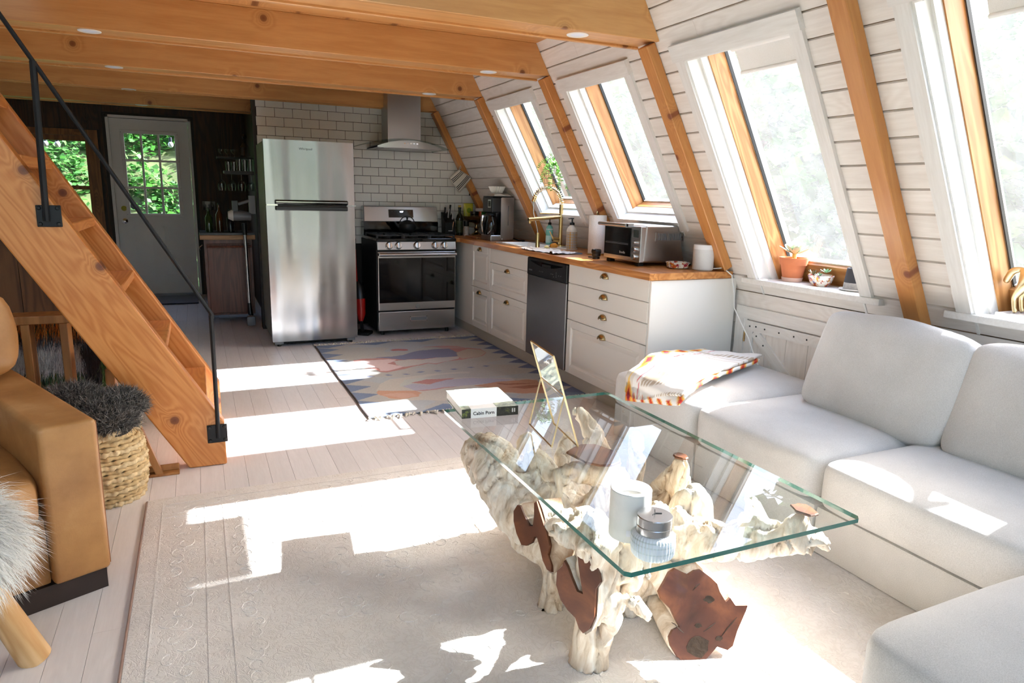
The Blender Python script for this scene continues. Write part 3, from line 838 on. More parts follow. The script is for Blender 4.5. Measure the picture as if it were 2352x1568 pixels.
# countertop with sink opening
CT = Thing('countertop', 'butcher block wooden countertop along the sloped wall', 'countertop', (2.65, 5.1, 0.875))
SX0, SX1, SY0, SY1 = 2.43, 2.70, 4.94, 5.63
def cbox(x0, y0, x1, y1):
    return MB().box(x0, y0, 0.8755, x1, y1, CZ)
CF, CB = 2.318, 2.922
ct = MB()
for (a, b, c, d) in ((CF, 3.228, CB, SY0), (CF, SY0, SX0, SY1), (SX1, SY0, CB, SY1), (CF, SY1, CB, 5.998)):
    ct.box(a, b, 0.8755, c, d, CZ)
CT.part('slab', ct, BUTCHER)
CT.part('corner_slab', MB().box(CF, 6.0, 0.8755, CB, 6.985, CZ-0.0004).box(2.256, 6.37, 0.8755, CF, 6.985, CZ-0.0004), BUTCHER)
# sink
SK = Thing('sink', 'white ceramic drop-in sink in the wooden counter', 'sink', (2.565, 5.28, 0.72))
rim = MB()
def rr(x0, y0, x1, y1, z): return [(x0,y0,z),(x1,y0,z),(x1,y1,z),(x0,y1,z)]
rim.loft([rr(SX0-0.03,SY0-0.03,SX1+0.10,SY1+0.03,CZ+0.0005), rr(SX0-0.028,SY0-0.028,SX1+0.098,SY1+0.028,CZ+0.012), rr(SX0+0.008,SY0+0.008,SX1-0.008,SY1-0.008,CZ+0.012), rr(SX0+0.016,SY0+0.016,SX1-0.016,SY1-0.016,CZ-0.01), rr(SX0+0.035,SY0+0.035,SX1-0.035,SY1-0.035,CZ-0.18)], cap=False)
rim.add(rr(SX0+0.035,SY0+0.035,SX1-0.035,SY1-0.035,CZ-0.18), [(0,1,2,3)])
SK.part('basin', rim, plain('ceramic_white', srgb(244,243,240), 0.12), 30)
SK.part('drain', MB().lathe([(0,0.001),(0.035,0.001),(0.04,0.003),(0.042,0.0)], (2.565,5.28,CZ-0.18), 20), CHROME, 30)

# ---- fridge
FX0, FX1, FY = 0.523, 1.252, 6.11
fg = Thing('refrigerator', 'tall stainless top-freezer refrigerator against the tiled wall', 'refrigerator', ((FX0+FX1)/2, FY+0.4, 0))
fg.part('body', MB().box(FX0+0.006, FY+0.075, 0.06, FX1-0.006, 6.90, 1.725), FRSIDE)
def doorpan(z0, z1):
    n = 14; fr_, bk = [], []
    mb = MB()
    ring = [(FX0, FY+0.07)] + [(FX0+(FX1-FX0)*k/n, FY+0.014-0.014*math.sin(math.pi*k/n)**0.6) for k in range(n+1)] + [(FX1, FY+0.07)]
    mb.loft([[(x, y, z0) for x, y in ring], [(x, y, z1) for x, y in ring]])
    return mb
fd = fg.part('freezer_door', doorpan(1.215, 1.735), STEELF, 25)
ld = fg.part('fridge_door', doorpan(0.045, 1.203), STEELF, 25)
hb = bev(fg.part('handle_bar', MB().box(0.590, FY-0.03, 1.215, 1.19, FY+0.012, 1.252), BLACKG), 0.008, 2)
bev(fg.part('handle_bar', MB().box(0.592, FY-0.026, 1.165, 1.188, FY+0.012, 1.202), BLACKP), 0.008, 2)
fg.part('handle_chrome', MB().box(0.60, FY-0.0325, 1.232, 1.18, FY-0.029, 1.238), CHROME)
fg.part('hinge_clip', MB().box(FX0+0.002, FY-0.004, 1.203, FX0+0.09, FY+0.03, 1.215), CHROME)
fg.part('hinge_clip', MB().box(FX1-0.07, FY-0.004, 1.205, FX1+0.01, FY+0.03, 1.213), CHROME)
for x in (FX0+0.02, FX1-0.09):
    fg.part('foot_bracket', MB().box(x, FY+0.02, 0.02, x+0.07, FY+0.08, 0.043), GREY)
    fg.part('foot', MB().cyl((x+0.035, FY+0.05, 0.0), (x+0.035, FY+0.05, 0.022), 0.016, n=12), BLACKM)
fg.part('kick_grille', MB().box(FX0+0.03, FY+0.10, 0.012, FX1-0.03, FY+0.14, 0.06), BLACKM)
for x in (FX0+0.1, FX1-0.1): fg.part('rear_foot', MB().cyl((x, 6.8, 0.0), (x, 6.8, 0.06), 0.02, n=10), BLACKM)
text_mesh('lettering', 'Whirlpool', 0.026, basis((0.855, FY-0.0012, 1.668), (1,0,0), (0,0,1)), plain('logo_grey', srgb(70,72,74), 0.4, 0.6), fd, fg.loc)

# ---- range
RX0, RX1, RY = 1.484, 2.248, 6.30
rg = Thing('range', 'stainless and black gas range between fridge and cabinets', 'stove', ((RX0+RX1)/2, 6.62, 0))
rg.part('body', MB().box(RX0, RY+0.03, 0.045, RX1, 6.965, 0.885), BLACKM)
for x in (RX0+0.06, RX1-0.06):
    for y in (RY+0.08, 6.90):
        rg.part('foot', MB().cyl((x,y,0), (x,y,0.046), 0.017, n=10), BLACKM)
dr = bev(rg.part('drawer', MB().box(RX0+0.004, RY-0.008, 0.052, RX1-0.004, RY+0.03, 0.232), STEELV), 0.005)
hd = MB()
for (a, b, c, d) in ((1.79,1.96,0.172,0.179),(1.79,1.96,0.135,0.141),(1.79,1.797,0.135,0.179),(1.953,1.96,0.135,0.179)): hd.box(a, RY-0.011, c, b, RY-0.007, d)
rg.part('drawer_handle', hd, CHROME, parent=dr)
rg.part('handle_recess', MB().box(1.795, RY-0.0092, 0.14, 1.955, RY-0.0078, 0.174), GREY, parent=dr)
od = bev(rg.part('oven_door', MB().box(RX0+0.004, RY-0.012, 0.246, RX1-0.004, RY+0.03, 0.795), STEELV), 0.005)
rg.part('door_window', MB().box(RX0+0.012, RY-0.0145, 0.318, RX1-0.012, RY-0.0115, 0.738), BLACKG, parent=od)
hh = MB()
pts = [(RX0+0.012+(RX1-RX0-0.024)*k/12, RY-0.055-0.012*math.sin(math.pi*k/12), 0.772) for k in range(13)]
hh.tube(pts, 0.0165, 10)
for x in (RX0+0.02, RX1-0.02): hh.box(x-0.014, RY-0.056, 0.760, x+0.014, RY-0.011, 0.784)
rg.part('door_handle', hh, STEELV, 40, parent=od)
rg.part('badge', MB().lathe([(0,0.002),(0.020,0.002),(0.022,0)], (1.864, RY-0.012, 0.278), 24, Vector((0,-1,0))), plain('badge', srgb(150,152,150), 0.3, 0.8), 30, parent=od)
ring_ = MB()
for r_ in (0.0165,): ring_.lathe([(r_-0.0016, 0.0022), (r_-0.0016, 0.0030), (r_, 0.0030), (r_, 0.0022)], (1.864, RY-0.012, 0.278), 24, Vector((0,-1,0)))
rg.part('badge_ring', ring_, CHROME, parent=od)
cpn = bev(rg.part('control_panel', MB().add([(RX0,RY-0.018,0.812),(RX1,RY-0.018,0.812),(RX1,RY+0.03,0.812),(RX0,RY+0.03,0.812),(RX0,RY-0.004,0.888),(RX1,RY-0.004,0.888),(RX1,RY+0.03,0.888),(RX0,RY+0.03,0.888)], [(0,3,2,1),(4,5,6,7),(0,1,5,4),(1,2,6,5),(2,3,7,6),(3,0,4,7)]), STEELV), 0.004)
for x in (1.594, 1.683, 1.860, 2.037, 2.127):
    k = rg.part('knob', MB().lathe([(0,0.034),(0.025,0.034),(0.029,0.028),(0.031,0.006),(0.035,0.0)], (x, RY-0.011, 0.851), 24, Vector((0,-1,0.18))), CHROME, 40, parent=cpn)
    rg.part('knob_grip', MB().box(x-0.006, RY-0.052, 0.832, x+0.006, RY-0.04, 0.882), STEELV, parent=cpn)
bev(rg.part('cooktop', MB().box(RX0-0.004, RY-0.012, 0.888, RX1+0.004, 6.93, 0.917), BLACKG), 0.006)
for i, xc in enumerate((1.612, 1.866, 2.120)):
    gm = MB(); w = 0.118; ya, yb = RY+0.03, 6.80; zz = 0.948
    for x in (xc-w, xc+w): gm.box(x-0.006, ya, zz-0.012, x+0.006, yb, zz)
    for y in (ya, (ya+yb)/2, yb): gm.box(xc-w, y-0.006, zz-0.012, xc+w, y+0.006, zz)
    for y in (ya+0.12, yb-0.12):
        gm.box(xc-w, y-0.005, zz-0.012, xc-0.035, y+0.005, zz).box(xc+0.035, y-0.005, zz-0.012, xc+w, y+0.005, zz)
        gm.box(xc-0.005, y-0.11, zz-0.012, xc+0.005, y-0.03, zz).box(xc-0.005, y+0.03, zz-0.012, xc+0.005, y+0.11, zz)
    for x in (xc-w, xc+w):
        for y in (ya, yb): gm.box(x-0.008, y-0.008, 0.917, x+0.008, y+0.008, zz)
    rg.part('grate', gm, BLACKM)
for x in (1.612, 1.866, 2.120):
    for y in (RY+0.15, 6.68):
        rg.part('burner', MB().lathe([(0.05,0.0),(0.05,0.012),(0.036,0.014),(0.036,0.022),(0,0.023)], (x,y,0.917), 20), BLACKM, 40)
rg.part('vent_riser', MB().box(RX0, 6.84, 0.917, RX1, 6.965, 1.045), BLACKG)
bgd = bev(rg.part('backguard', MB().add([(RX0,6.835,1.045),(RX1,6.835,1.045),(RX1,6.965,1.045),(RX0,6.965,1.045),(RX0+0.004,6.865,1.20),(RX1-0.004,6.865,1.20),(RX1-0.004,6.965,1.20),(RX0+0.004,6.965,1.20)], [(0,3,2,1),(4,5,6,7),(0,1,5,4),(1,2,6,5),(2,3,7,6),(3,0,4,7)]), STEELV), 0.008)
tilt = basis((1.862, 6.848, 1.128), (1,0,0), (0,0.03,0.155))
rg.part('display', MB().obox(tilt, 0.25, 0.078, 0.006), BLACKG, parent=bgd)
tl2 = basis((1.866, 6.845, 1.145), (1,0,0), (0,0.03,0.155))
text_mesh('display_digits', '4:27', 0.022, tl2, emit('clock_glow', srgb(210,225,255), 2.5), bgd, rg.loc)
for k in range(5):
    for s in (-1, 1):
        text_mesh('button_mark', '--', 0.012, basis((1.862+s*(0.045+0.016*k), 6.8465, 1.148 if k % 2 else 1.118), (1,0,0), (0,0.03,0.155)), GREY, bgd, rg.loc)
# ---- teapot on the range
kp = Vector((1.872, 6.66, 0.949))
kt = Thing('teapot', 'small black cast iron teapot on the gas range', 'teapot', kp)
kt.part('body', MB().lathe([(0,0),(0.05,0.0),(0.075,0.02),(0.088,0.05),(0.083,0.085),(0.055,0.105),(0.045,0.108)], kp, 24), BLACKM, 40)
kt.part('lid', MB().lathe([(0.046,0.106),(0.046,0.111),(0.03,0.120),(0.008,0.124),(0.006,0.135),(0.012,0.142),(0.008,0.150),(0,0.151)], kp, 20), BLACKM, 40)
kt.part('spout', MB().tube([kp+Vector((-0.06,0,0.05)), kp+Vector((-0.10,0,0.07)), kp+Vector((-0.125,0,0.105))], [0.022,0.014,0.009], 10), BLACKM, 40)
kt.part('handle', MB().tube([kp+Vector((0.05*math.cos(a)*1.5,0,0.085+0.075*math.sin(a))) for a in [math.pi*k/10 for k in range(11)]], 0.005, 8), BLACKM, 40)
# pot burner trivet bowl under the pot
# ---- range hood
hd_ = Thing('range_hood', 'stainless chimney range hood with curved glass canopy', 'range hood', (1.87, 6.75, 1.75))
hd_.part('chimney', MB().box(1.712, 6.74, 1.80, 2.038, 6.985, 2.31), STEELH)
bd_ = MB(); n = 16; ra, rb, rc, rd = [], [], [], []
for k in range(n+1):
    t = k/n*2-1
    z = 1.755+0.06*(1-t*t)
    ra.append((1.87+t*0.31, 6.50+0.03*t*t, z)); rb.append((1.87+t*0.31, 6.985, z)); rc.append((1.87+t*0.31, 6.50+0.03*t*t, 1.742)); rd.append((1.87+t*0.31, 6.985, 1.742))
bd_.loft([ra, rb, rd, rc, ra], cap=False, closed=False); 
hd_.part('motor_body', bd_, STEELH, 40)
gl_ = MB(); ra, rb = [], []
for k in range(25):
    t = k/12-1
    z = 1.822-0.075*t*t
    ra.append((1.805+t*0.435, 6.43+0.05*t*t, z)); rb.append((1.805+t*0.435, 6.985, z))
gl_.loft([ra, rb], cap=False, closed=False)
g = hd_.part('glass_canopy', gl_, pane_mat('hood_glass', (0.75,0.80,0.79,1)), 60); mm = g.modifiers.new('t', 'SOLIDIFY'); mm.thickness = 0.007
for k in range(5):
    hd_.part('button', MB().box(1.80+k*0.03, 6.492, 1.778, 1.818+k*0.03, 6.503, 1.790), CHROME)
hd_.part('grease_filter', MB().box(1.62, 6.56, 1.738, 2.12, 6.95, 1.743), STEELD)

# ---- red stick mop between fridge and range
sm = Thing('stick_mop', 'red upright steam mop standing between fridge and stove', 'mop', (1.36, 6.45, 0))
RED = plain('red_plastic', srgb(170,22,18), 0.3)
sm.part('pole', MB().tube([(1.335,6.52,0.30),(1.33,6.60,1.0)], 0.017, 10), RED, 40)
sm.part('grip', MB().tube([(1.33,6.60,1.0),(1.325,6.60,1.10),(1.30,6.585,1.17),(1.275,6.56,1.195)], [0.018,0.02,0.02,0.016], 10), RED, 40)
sm.part('grip_band', MB().tube([(1.331,6.58,0.80),(1.331,6.588,0.90)], 0.020, 10), BLACKM, 40)
sm.part('body', MB().tube([(1.352,6.44,0.13),(1.36,6.46,0.2),(1.358,6.48,0.34)], [0.02,0.042,0.05], 12), RED, 40)
sm.part('body_top', MB().tube([(1.358,6.48,0.34),(1.352,6.49,0.44),(1.34,6.51,0.50)], [0.05,0.045,0.02], 12), BLACKP, 40)
bev(sm.part('head', MB().prism([(1.29,6.42,0.004),(1.40,6.34,0.004),(1.47,6.45,0.004),(1.36,6.58,0.004)], (0,0,0.03)), BLACKP), 0.008)
sm.part('neck', MB().tube([(1.37,6.46,0.03),(1.352,6.44,0.14)], 0.016, 8), BLACKP, 40)

# ---- things in the counter corner
def pt(x, y, Y): return on_y(x, y, Y)
KNST = plain('knife_steel', (0.75,0.75,0.75,1), 0.3, 0.6)
kb = Vector((2.37, 6.86, CZ))
kn = Thing('knife_block', 'black knife block full of steel knives beside the stove', 'knife block', kb)
kn.part('block', MB().add([kb+Vector(p) for p in [(-0.055,-0.06,0),(0.055,-0.06,0),(0.055,0.06,0),(-0.055,0.06,0),(-0.055,-0.05,0.13),(0.055,-0.05,0.13),(0.055,0.09,0.23),(-0.055,0.09,0.23)]], [(0,3,2,1),(4,5,6,7),(0,1,5,4),(1,2,6,5),(2,3,7,6),(3,0,4,7)]), BLACKP)
kn.part('nameplate', MB().obox(basis(kb+Vector((0,-0.0572,0.045)), (1,0,0), (0,0.01,0.13)), 0.045, 0.007, 0.001), WLET)
for i, (dx, dy, h, l) in enumerate(((-0.035,0.03,0.185,0.11),(-0.02,0.05,0.2,0.12),(0.0,0.02,0.18,0.10),(0.02,0.04,0.195,0.125),(0.035,0.06,0.21,0.11),(0.04,0.0,0.165,0.09),(-0.04,-0.02,0.15,0.085))):
    a = kb+Vector((dx,dy,h-0.01)); d = Vector((0.06*(dx*8),-0.25,0.95)).normalized()
    kn.part('knife', MB().tube([a, a+d*l*0.5, a+d*l], [0.009,0.0075,0.010], 8), KNST if i % 3 else BLACKP, 40)
kn.part('scissors', MB().tube([kb+Vector((0.02,-0.062,0.05)), kb+Vector((0.03,-0.07,0.14))], 0.005, 6), CHROME)
ob = Vector((2.468, 6.80, CZ))
ot = Thing('oil_bottle', 'tall dark green olive oil bottle with cork by the knife block', 'bottle', ob)
ot.part('bottle', MB().lathe([(0,0),(0.034,0),(0.036,0.01),(0.036,0.17),(0.03,0.2),(0.015,0.225),(0.014,0.27),(0.017,0.272),(0.017,0.285),(0,0.285)], ob, 20), plain('green_glass', srgb(22,28,14), 0.06), 35)
ot.part('cork', MB().lathe([(0.013,0.285),(0.015,0.305),(0,0.306)], ob, 12), plain('cork', srgb(190,160,80), 0.7), 40)
ot.part('label', MB().lathe([(0.0365,0.03),(0.0365,0.15)], ob, 20), plain('oil_label', srgb(60,66,38), 0.5, vary=0.5, nscale=90), 40)
pb = Vector((2.49, 6.66, CZ))
pp = Thing('spice_grinder', 'spice jar with black grinder top on the counter corner', 'spice jar', pb)
pp.part('jar', MB().lathe([(0,0),(0.028,0),(0.029,0.006),(0.029,0.09),(0.024,0.1)], pb, 18), plain('spice_jar', srgb(176,168,160), 0.2, vary=0.35, nscale=120), 40)
pp.part('cap', MB().lathe([(0.026,0.1),(0.028,0.105),(0.026,0.15),(0,0.152)], pb, 18), BLACKP, 40)
# wooden cake stand
cb = Vector((2.655, 6.80, CZ))
BRW = wood('dark_bowl_wood', srgb(70,48,28), srgb(102,74,46), srgb(50,30,18), rough=0.5)
cs = Thing('cake_stand', 'brown carved pedestal stand holding jars in the counter corner', 'stand', cb)
cs.part('foot', MB().lathe([(0,0),(0.055,0.0),(0.05,0.012),(0.022,0.03),(0.016,0.05),(0.024,0.07),(0.014,0.09),(0.02,0.12),(0.05,0.135)], cb, 20), ANTIQ, 40)
cs.part('tray', MB().lathe([(0,0.135),(0.08,0.135),(0.135,0.175),(0.15,0.195),(0.143,0.197),(0.125,0.18),(0.075,0.145),(0,0.145)], cb, 32), BRW, 40)
tz = CZ+0.147
def jar(name, label, cat, c, prof, mat, extra=(), group=None):
    T = Thing(name, label, cat, c, group=group); T.part('body', MB().lathe(prof, c, 22), mat, 40)
    for nm, pr, m_ in extra: T.part(nm, MB().lathe(pr, c, 22), m_, 40)
    return T
jar('coffee_jar', 'small black jar with gold lettering on the pedestal stand', 'jar', Vector((2.61,6.745,tz)), [(0,0),(0.042,0),(0.044,0.005),(0.044,0.07),(0.04,0.078)], BLACKG, [('lid', [(0.045,0.078),(0.046,0.10),(0,0.102)], plain('black_lid', srgb(28,22,18), 0.35)), ('label_band', [(0.0445,0.02),(0.0445,0.06)], plain('gold_band', srgb(84,66,40), 0.4, vary=0.5, nscale=70))])
pw = jar('powder_tub', 'white plastic tub with orange and green print on the pedestal stand', 'tub', Vector((2.705,6.79,tz)), [(0,0),(0.056,0),(0.058,0.006),(0.058,0.095),(0.052,0.104)], plain('tub_white', srgb(226,224,218), 0.35), [('lid', [(0.058,0.104),(0.06,0.106),(0.06,0.126),(0.05,0.131),(0,0.131)], plain('tub_lid', srgb(222,222,220), 0.4))])
for (a0, a1, m_) in ((math.radians(195), math.radians(248), plain('print_orange', srgb(206,84,24), 0.4)), (math.radians(248), math.radians(310), plain('print_green', srgb(40,110,44), 0.4))):
    n = 8; lo, hi = [], []
    for k in range(n+1):
        a = a0+(a1-a0)*k/n; c = Vector((2.705,6.79,tz)); t = k/n
        zz0 = 0.03+0.045*(t if a0 < math.radians(240) else 1-t)
        lo.append(c+Vector((0.0586*math.cos(a), 0.0586*math.sin(a), 0.10-zz0))); hi.append(c+Vector((0.0586*math.cos(a), 0.0586*math.sin(a), 0.10)))
    pw.part('print_patch', MB().loft([lo, hi], cap=False, closed=False), m_)
pc = Vector((2.585, 6.86, tz+0.012))
pouch = Thing('snack_pouch', 'yellow-green stand-up pouch behind the black jar', 'pouch', pc)
YG = plain('pouch_yellow', srgb(196,190,52), 0.35, vary=0.1)
rings = []
for (z, w, d) in ((0,0.045,0.022),(0.03,0.05,0.024),(0.10,0.052,0.014),(0.15,0.052,0.003),(0.165,0.052,0.002)):
    rings.append([pc+Vector((w*math.cos(a), d*math.sin(a), z)) for a in [2*math.pi*k/16 for k in range(16)]])
pouch.part('bag', MB().loft(rings), YG, 40)
pouch.part('print_patch', MB().lathe([(0,0.0),(0.026,0.0)], pc+Vector((0.004,-0.0165,0.095)), 20, Vector((0,-1,0.12))), plain('pouch_green', srgb(120,150,30), 0.4))
# cutting board under the coffee maker
single('cutting_board', 'thin wooden cutting board lying under the coffee maker edge', 'cutting board', MB().rbox(2.42, 6.20, CZ+0.0005, 2.62, 6.50, CZ+0.018, 0.004), wood('board_wood', srgb(146,96,56), srgb(176,124,78), srgb(110,66,32), axis='Y', rough=0.5), (2.52, 6.35, CZ))
# coffee maker
cm = Thing('coffee_maker', 'brushed steel drip coffee maker with glass carafe', 'coffee maker', (2.72, 6.28, CZ))
x0, x1, y0, y1 = 2.60, 2.835, 6.16, 6.40
bev(cm.part('tower', MB().box(2.70, y0, CZ, x1, y1, CZ+0.335), STEELH), 0.012, 3)
bev(cm.part('base', MB().box(x0-0.015, y0, CZ, 2.70, y1, CZ+0.045), STEELH), 0.006)
hd2 = bev(cm.part('brew_head', MB().box(x0-0.005, y0+0.004, CZ+0.215, 2.71, y1-0.004, CZ+0.335), BLACKP), 0.01)
cm.part('top_lid', MB().rbox(x0, y0+0.006, CZ+0.335, x1-0.006, y1-0.006, CZ+0.342, 0.003), BLACKP)
cm.part('side_panel', MB().box(2.69, y0-0.003, CZ+0.02, x1-0.004, y0+0.001, CZ+0.33), STEELH)
cm.part('water_window', MB().box(2.765, y0-0.0045, CZ+0.12, 2.775, y0-0.0028, CZ+0.27), GREY)
cm.part('display', MB().box(x0-0.007, 6.20, CZ+0.262, x0-0.004, 6.25, CZ+0.305), BLACKG, parent=hd2)
cm.part('display_frame', MB().box(x0-0.006, 6.19, CZ+0.252, x0-0.0035, 6.26, CZ+0.315), CHROME, parent=hd2)
cc = Vector((2.635, 6.28, CZ+0.046))
cf = cm.part('carafe', MB().lathe([(0,0),(0.07,0),(0.078,0.03),(0.078,0.08),(0.06,0.13),(0.052,0.15)], cc, 24), plain('dark_carafe', srgb(24,20,18), 0.04), 40)
cm.part('carafe_lid', MB().lathe([(0.054,0.148),(0.05,0.165),(0,0.167)], cc, 20), BLACKP, 40, parent=cf)
cm.part('carafe_handle', MB().tube([cc+Vector((-0.055,-0.02,0.15)), cc+Vector((-0.105,-0.035,0.14)), cc+Vector((-0.115,-0.04,0.08)), cc+Vector((-0.10,-0.035,0.02))], [0.012,0.013,0.011,0.007], 8), CHROME, 40, parent=cf)
cm.part('power_cord', MB().tube([(2.84,6.2,CZ+0.02),(2.87,6.12,CZ+0.006),(2.885,6.03,CZ+0.010),(2.875,5.99,CZ+0.006),(2.86,6.02,CZ+0.005)], 0.005, 6), BLACKM, 40)
cm.o.location = (2.582, 6.045, CZ); cm.o.scale = (0.93, 1.0, 1.19)
# filters and towel on the coffee maker
fc = Vector((2.59, 6.05, CZ+0.4075))
towelm = fabric('white_towel', srgb(222,220,214), srgb(240,238,234), 300)
tw = MB(); rings = []
for i in range(7):
    x = 2.50+0.17*i/6
    rings.append([(x, 5.96+0.17*k/9, fc.z + (0.012+0.010*math.sin(i*0.9+k*0.35)+0.004*(1-abs(k-4.5)/4.5))) for k in range(10)] + [(x, 5.96+0.17*(9-k)/9, fc.z+0.0005) for k in range(10)])
single('folded_towel', 'folded white kitchen towel lying on the coffee maker', 'towel', tw.loft(rings), towelm, (2.59, 6.04, fc.z), 50)
# fluted paper filters
fl = MB(); c = fc+Vector((-0.015,0.03,0.026)); rings = []
for (r, z, am) in ((0.03,0.0,0.0),(0.05,0.003,0.05),(0.062,0.03,0.08),(0.075,0.062,0.09),(0.070,0.062,0.09),(0.05,0.02,0.05),(0.02,0.012,0)):
    rings.append([c+Vector((r*(1+am*math.cos(22*a))*math.cos(a), r*(1+am*math.cos(22*a))*math.sin(a), z)) for a in [2*math.pi*k/88 for k in range(88)]])
single('coffee_filters', 'stack of white fluted coffee filters on top of the towel', 'coffee filters', fl.loft(rings), plain('filter_paper', srgb(236,234,226), 0.9), c, 40)

# ---- sink side: tap, soaps
fp_ = Vector((2.762, 5.14, CZ+0.0125))
fa = Thing('kitchen_tap', 'tall brass spring neck kitchen tap behind the sink', 'tap', fp_)
q = lambda x, y, z: fp_+Vector((x, y, z))
fa.part('base_plate', MB().lathe([(0,0),(0.045,0),(0.045,0.008),(0.024,0.014)], fp_, 24), BRASS, 40)
fa.part('column', MB().tube([q(0,0,0), q(0,0,0.34)], 0.017, 14), BRASS, 40)
fa.part('lever', MB().tube([q(-0.015,0,0.05), q(-0.07,0.0,0.055)], 0.019, 12).tube([q(-0.065,0,0.055), q(-0.10,0.0,0.12)], 0.006, 8), BRASS, 40)
arc = [q(-0.13+0.13*math.cos(a), 0, 0.36+0.115*math.sin(a)) for a in [math.pi*k/14*0.92 for k in range(15)]]
fa.part('hose', MB().tube(arc, 0.009, 10), STEELV, 40)
spr = MB(); pts = []
full = [q(0,0,0.34)]+arc
def along(t):
    s = t*(len(full)-1); i = min(int(s), len(full)-2); return full[i].lerp(full[i+1], s-i)
for k in range(420):
    t = k/419; p = along(t); tg = (along(min(1,t+0.01))-along(max(0,t-0.01))).normalized()
    b_ = Vector((0,1,0)); n_ = tg.cross(b_); a = t*2*math.pi*22
    pts.append(p+(n_*math.cos(a)+b_*math.sin(a))*0.0165)
fa.part('spring', MB().tube(pts, 0.0026, 5), BRASS, 60)
hp = arc[-1]
fa.part('hose_collar', MB().tube([hp+Vector((0.012,0,0.015)), hp+Vector((-0.006,0,-0.03))], 0.016, 12), BRASS, 40)
fa.part('hose_drop', MB().tube([hp+Vector((-0.005,0,-0.03)), hp+Vector((0.0,0,-0.12)), hp+Vector((0.03,0,-0.22)), hp+Vector((0.045,0,-0.28))], 0.004, 8), STEELV, 40)
sp = hp+Vector((0.045,0,-0.28))
fa.part('spray_head', MB().tube([sp, sp+Vector((0,0,-0.03)), sp+Vector((0,0,-0.13)), sp+Vector((0,0,-0.15))], [0.014,0.018,0.019,0.026], 14), BRASS, 40)
fa.part('spout_arm', MB().tube([q(0,0,0.24), q(-0.30,0.0,0.215)], 0.015, 12).tube([q(-0.29,0,0.215), q(-0.285,0,0.185)], 0.012, 10), BRASS, 40)
fa.part('hose_bracket', MB().tube([q(0,0,0.265), q(-0.20,0.0,0.265)], 0.006, 8), BRASS, 40)
def soap(name, label, c, h, r, bmat, bands):
    T = Thing(name, label, 'soap bottle', c)
    T.part('bottle', MB().lathe([(0,0),(r*0.95,0),(r,0.005),(r,h*0.78),(r*0.8,h*0.9),(r*0.42,h*0.97),(r*0.4,h)], c, 22), bmat, 40)
    for (z0, z1, m_) in bands: T.part('label_band', MB().lathe([(r*1.01,h*z0),(r*1.01,h*z1)], c, 22), m_)
    T.part('pump', MB().lathe([(r*0.45,h),(r*0.45,h+0.018),(r*0.2,h+0.022),(r*0.14,h+0.025),(r*0.14,h+0.045),(r*0.32,h+0.047),(r*0.32,h+0.055),(0,h+0.056)], c, 14).tube([c+Vector((0,0,h+0.051)), c+Vector((-0.03,0.01,h+0.048))], 0.004, 6), BLACKP, 40)
soap('soap_bottle', 'slim clear pump bottle of teal dish soap behind the tap', Vector((2.762,5.34,CZ+0.0125)), 0.165, 0.031, plain('teal_soap', srgb(128,196,182), 0.15), [(0.75,0.8,plain('clear_cap', srgb(220,232,228), 0.15)), (0.08,0.45,plain('soap_label', srgb(190,220,212), 0.4, vary=0.15, nscale=60))])
# patterned bottle
pm, nt, b = newmat('pattern_label')
cv = coords(nt, (1,1,1), False); vo = N(nt, 'ShaderNodeTexVoronoi', Scale=46.0, Randomness=0.0); L(nt, cv, vo.inputs['Vector'])
L(nt, ramp(nt, vo.outputs['Distance'], [(0.0, srgb(120,120,150)), (0.32, srgb(226,216,196)), (0.42, srgb(120,118,140)), (0.5, srgb(222,206,176)), (0.62, srgb(206,160,84))]), b.inputs['Base Color']); b.inputs['Roughness'].default_value = 0.4
soap('soap_bottle', 'round pump bottle with blue and orange patterned label right of the tap', Vector((2.742,4.91,CZ+0.0005)), 0.195, 0.043, plain('cream_bottle', srgb(236,232,222), 0.3), [(0.04,0.72,pm)])
# hanging wire basket with fern
wbp = SL(5.215, 0.70, 0.05)
wb = Thing('wire_basket', 'wire basket with trailing green fern hanging in the window behind the tap', 'wire basket', wbp)
WIRE = plain('wire', srgb(120,106,92), 0.4, 0.7)
wm = MB()
for i in range(7):
    x = -0.09+0.03*i
    wm.tube([wbp+Vector((-0.02,x,0)), wbp+Vector((-0.02,x,0.16))], 0.0018, 5)
for zz in (0,0.04,0.08,0.12,0.16):
    wm.tube([wbp+Vector((-0.02,-0.09,zz)), wbp+Vector((-0.02,0.09,zz)), wbp+Vector((0.06,0.09,zz)), wbp+Vector((0.06,-0.09,zz)), wbp+Vector((-0.02,-0.09,zz))], 0.0018, 5)
wb.part('wire_cage', wm, WIRE)
wb.part('wire_hanger', MB().tube([wbp+Vector((0.06,-0.05,0.16)), wbp+Vector((0.10,0,0.24)), wbp+Vector((0.06,0.05,0.16))], 0.002, 5), WIRE)
fern = MB(); rf = random.Random(5)
FERN = plain('fern_green', srgb(110,176,60), 0.6, vary=0.3, nscale=60)
for s in range(26):
    p = wbp+Vector((0.0+rf.uniform(-0.03,0.03), -0.06+rf.uniform(-0.04,0.05), 0.15)); d = Vector((rf.uniform(-1,0.4), rf.uniform(-0.9,0.4), rf.uniform(0.2,1.0))).normalized()
    for j in range(rf.randint(9,22)):
        d = (d+Vector((0,-0.01,-0.22))).normalized(); p2 = p+d*0.014
        side = d.cross(Vector((rf.uniform(-1,1),rf.uniform(-1,1),0.3))).normalized()
        for sg in (-1, 1):
            t_ = p+side*sg*0.016+d*0.006
            fern.add([p, p+d*0.006, t_, p-d*0.002+side*sg*0.007], [(0,1,2,3)])
        p = p2
fo = wb.part('fern_leaves', fern, FERN); fo['kind'] = 'stuff'
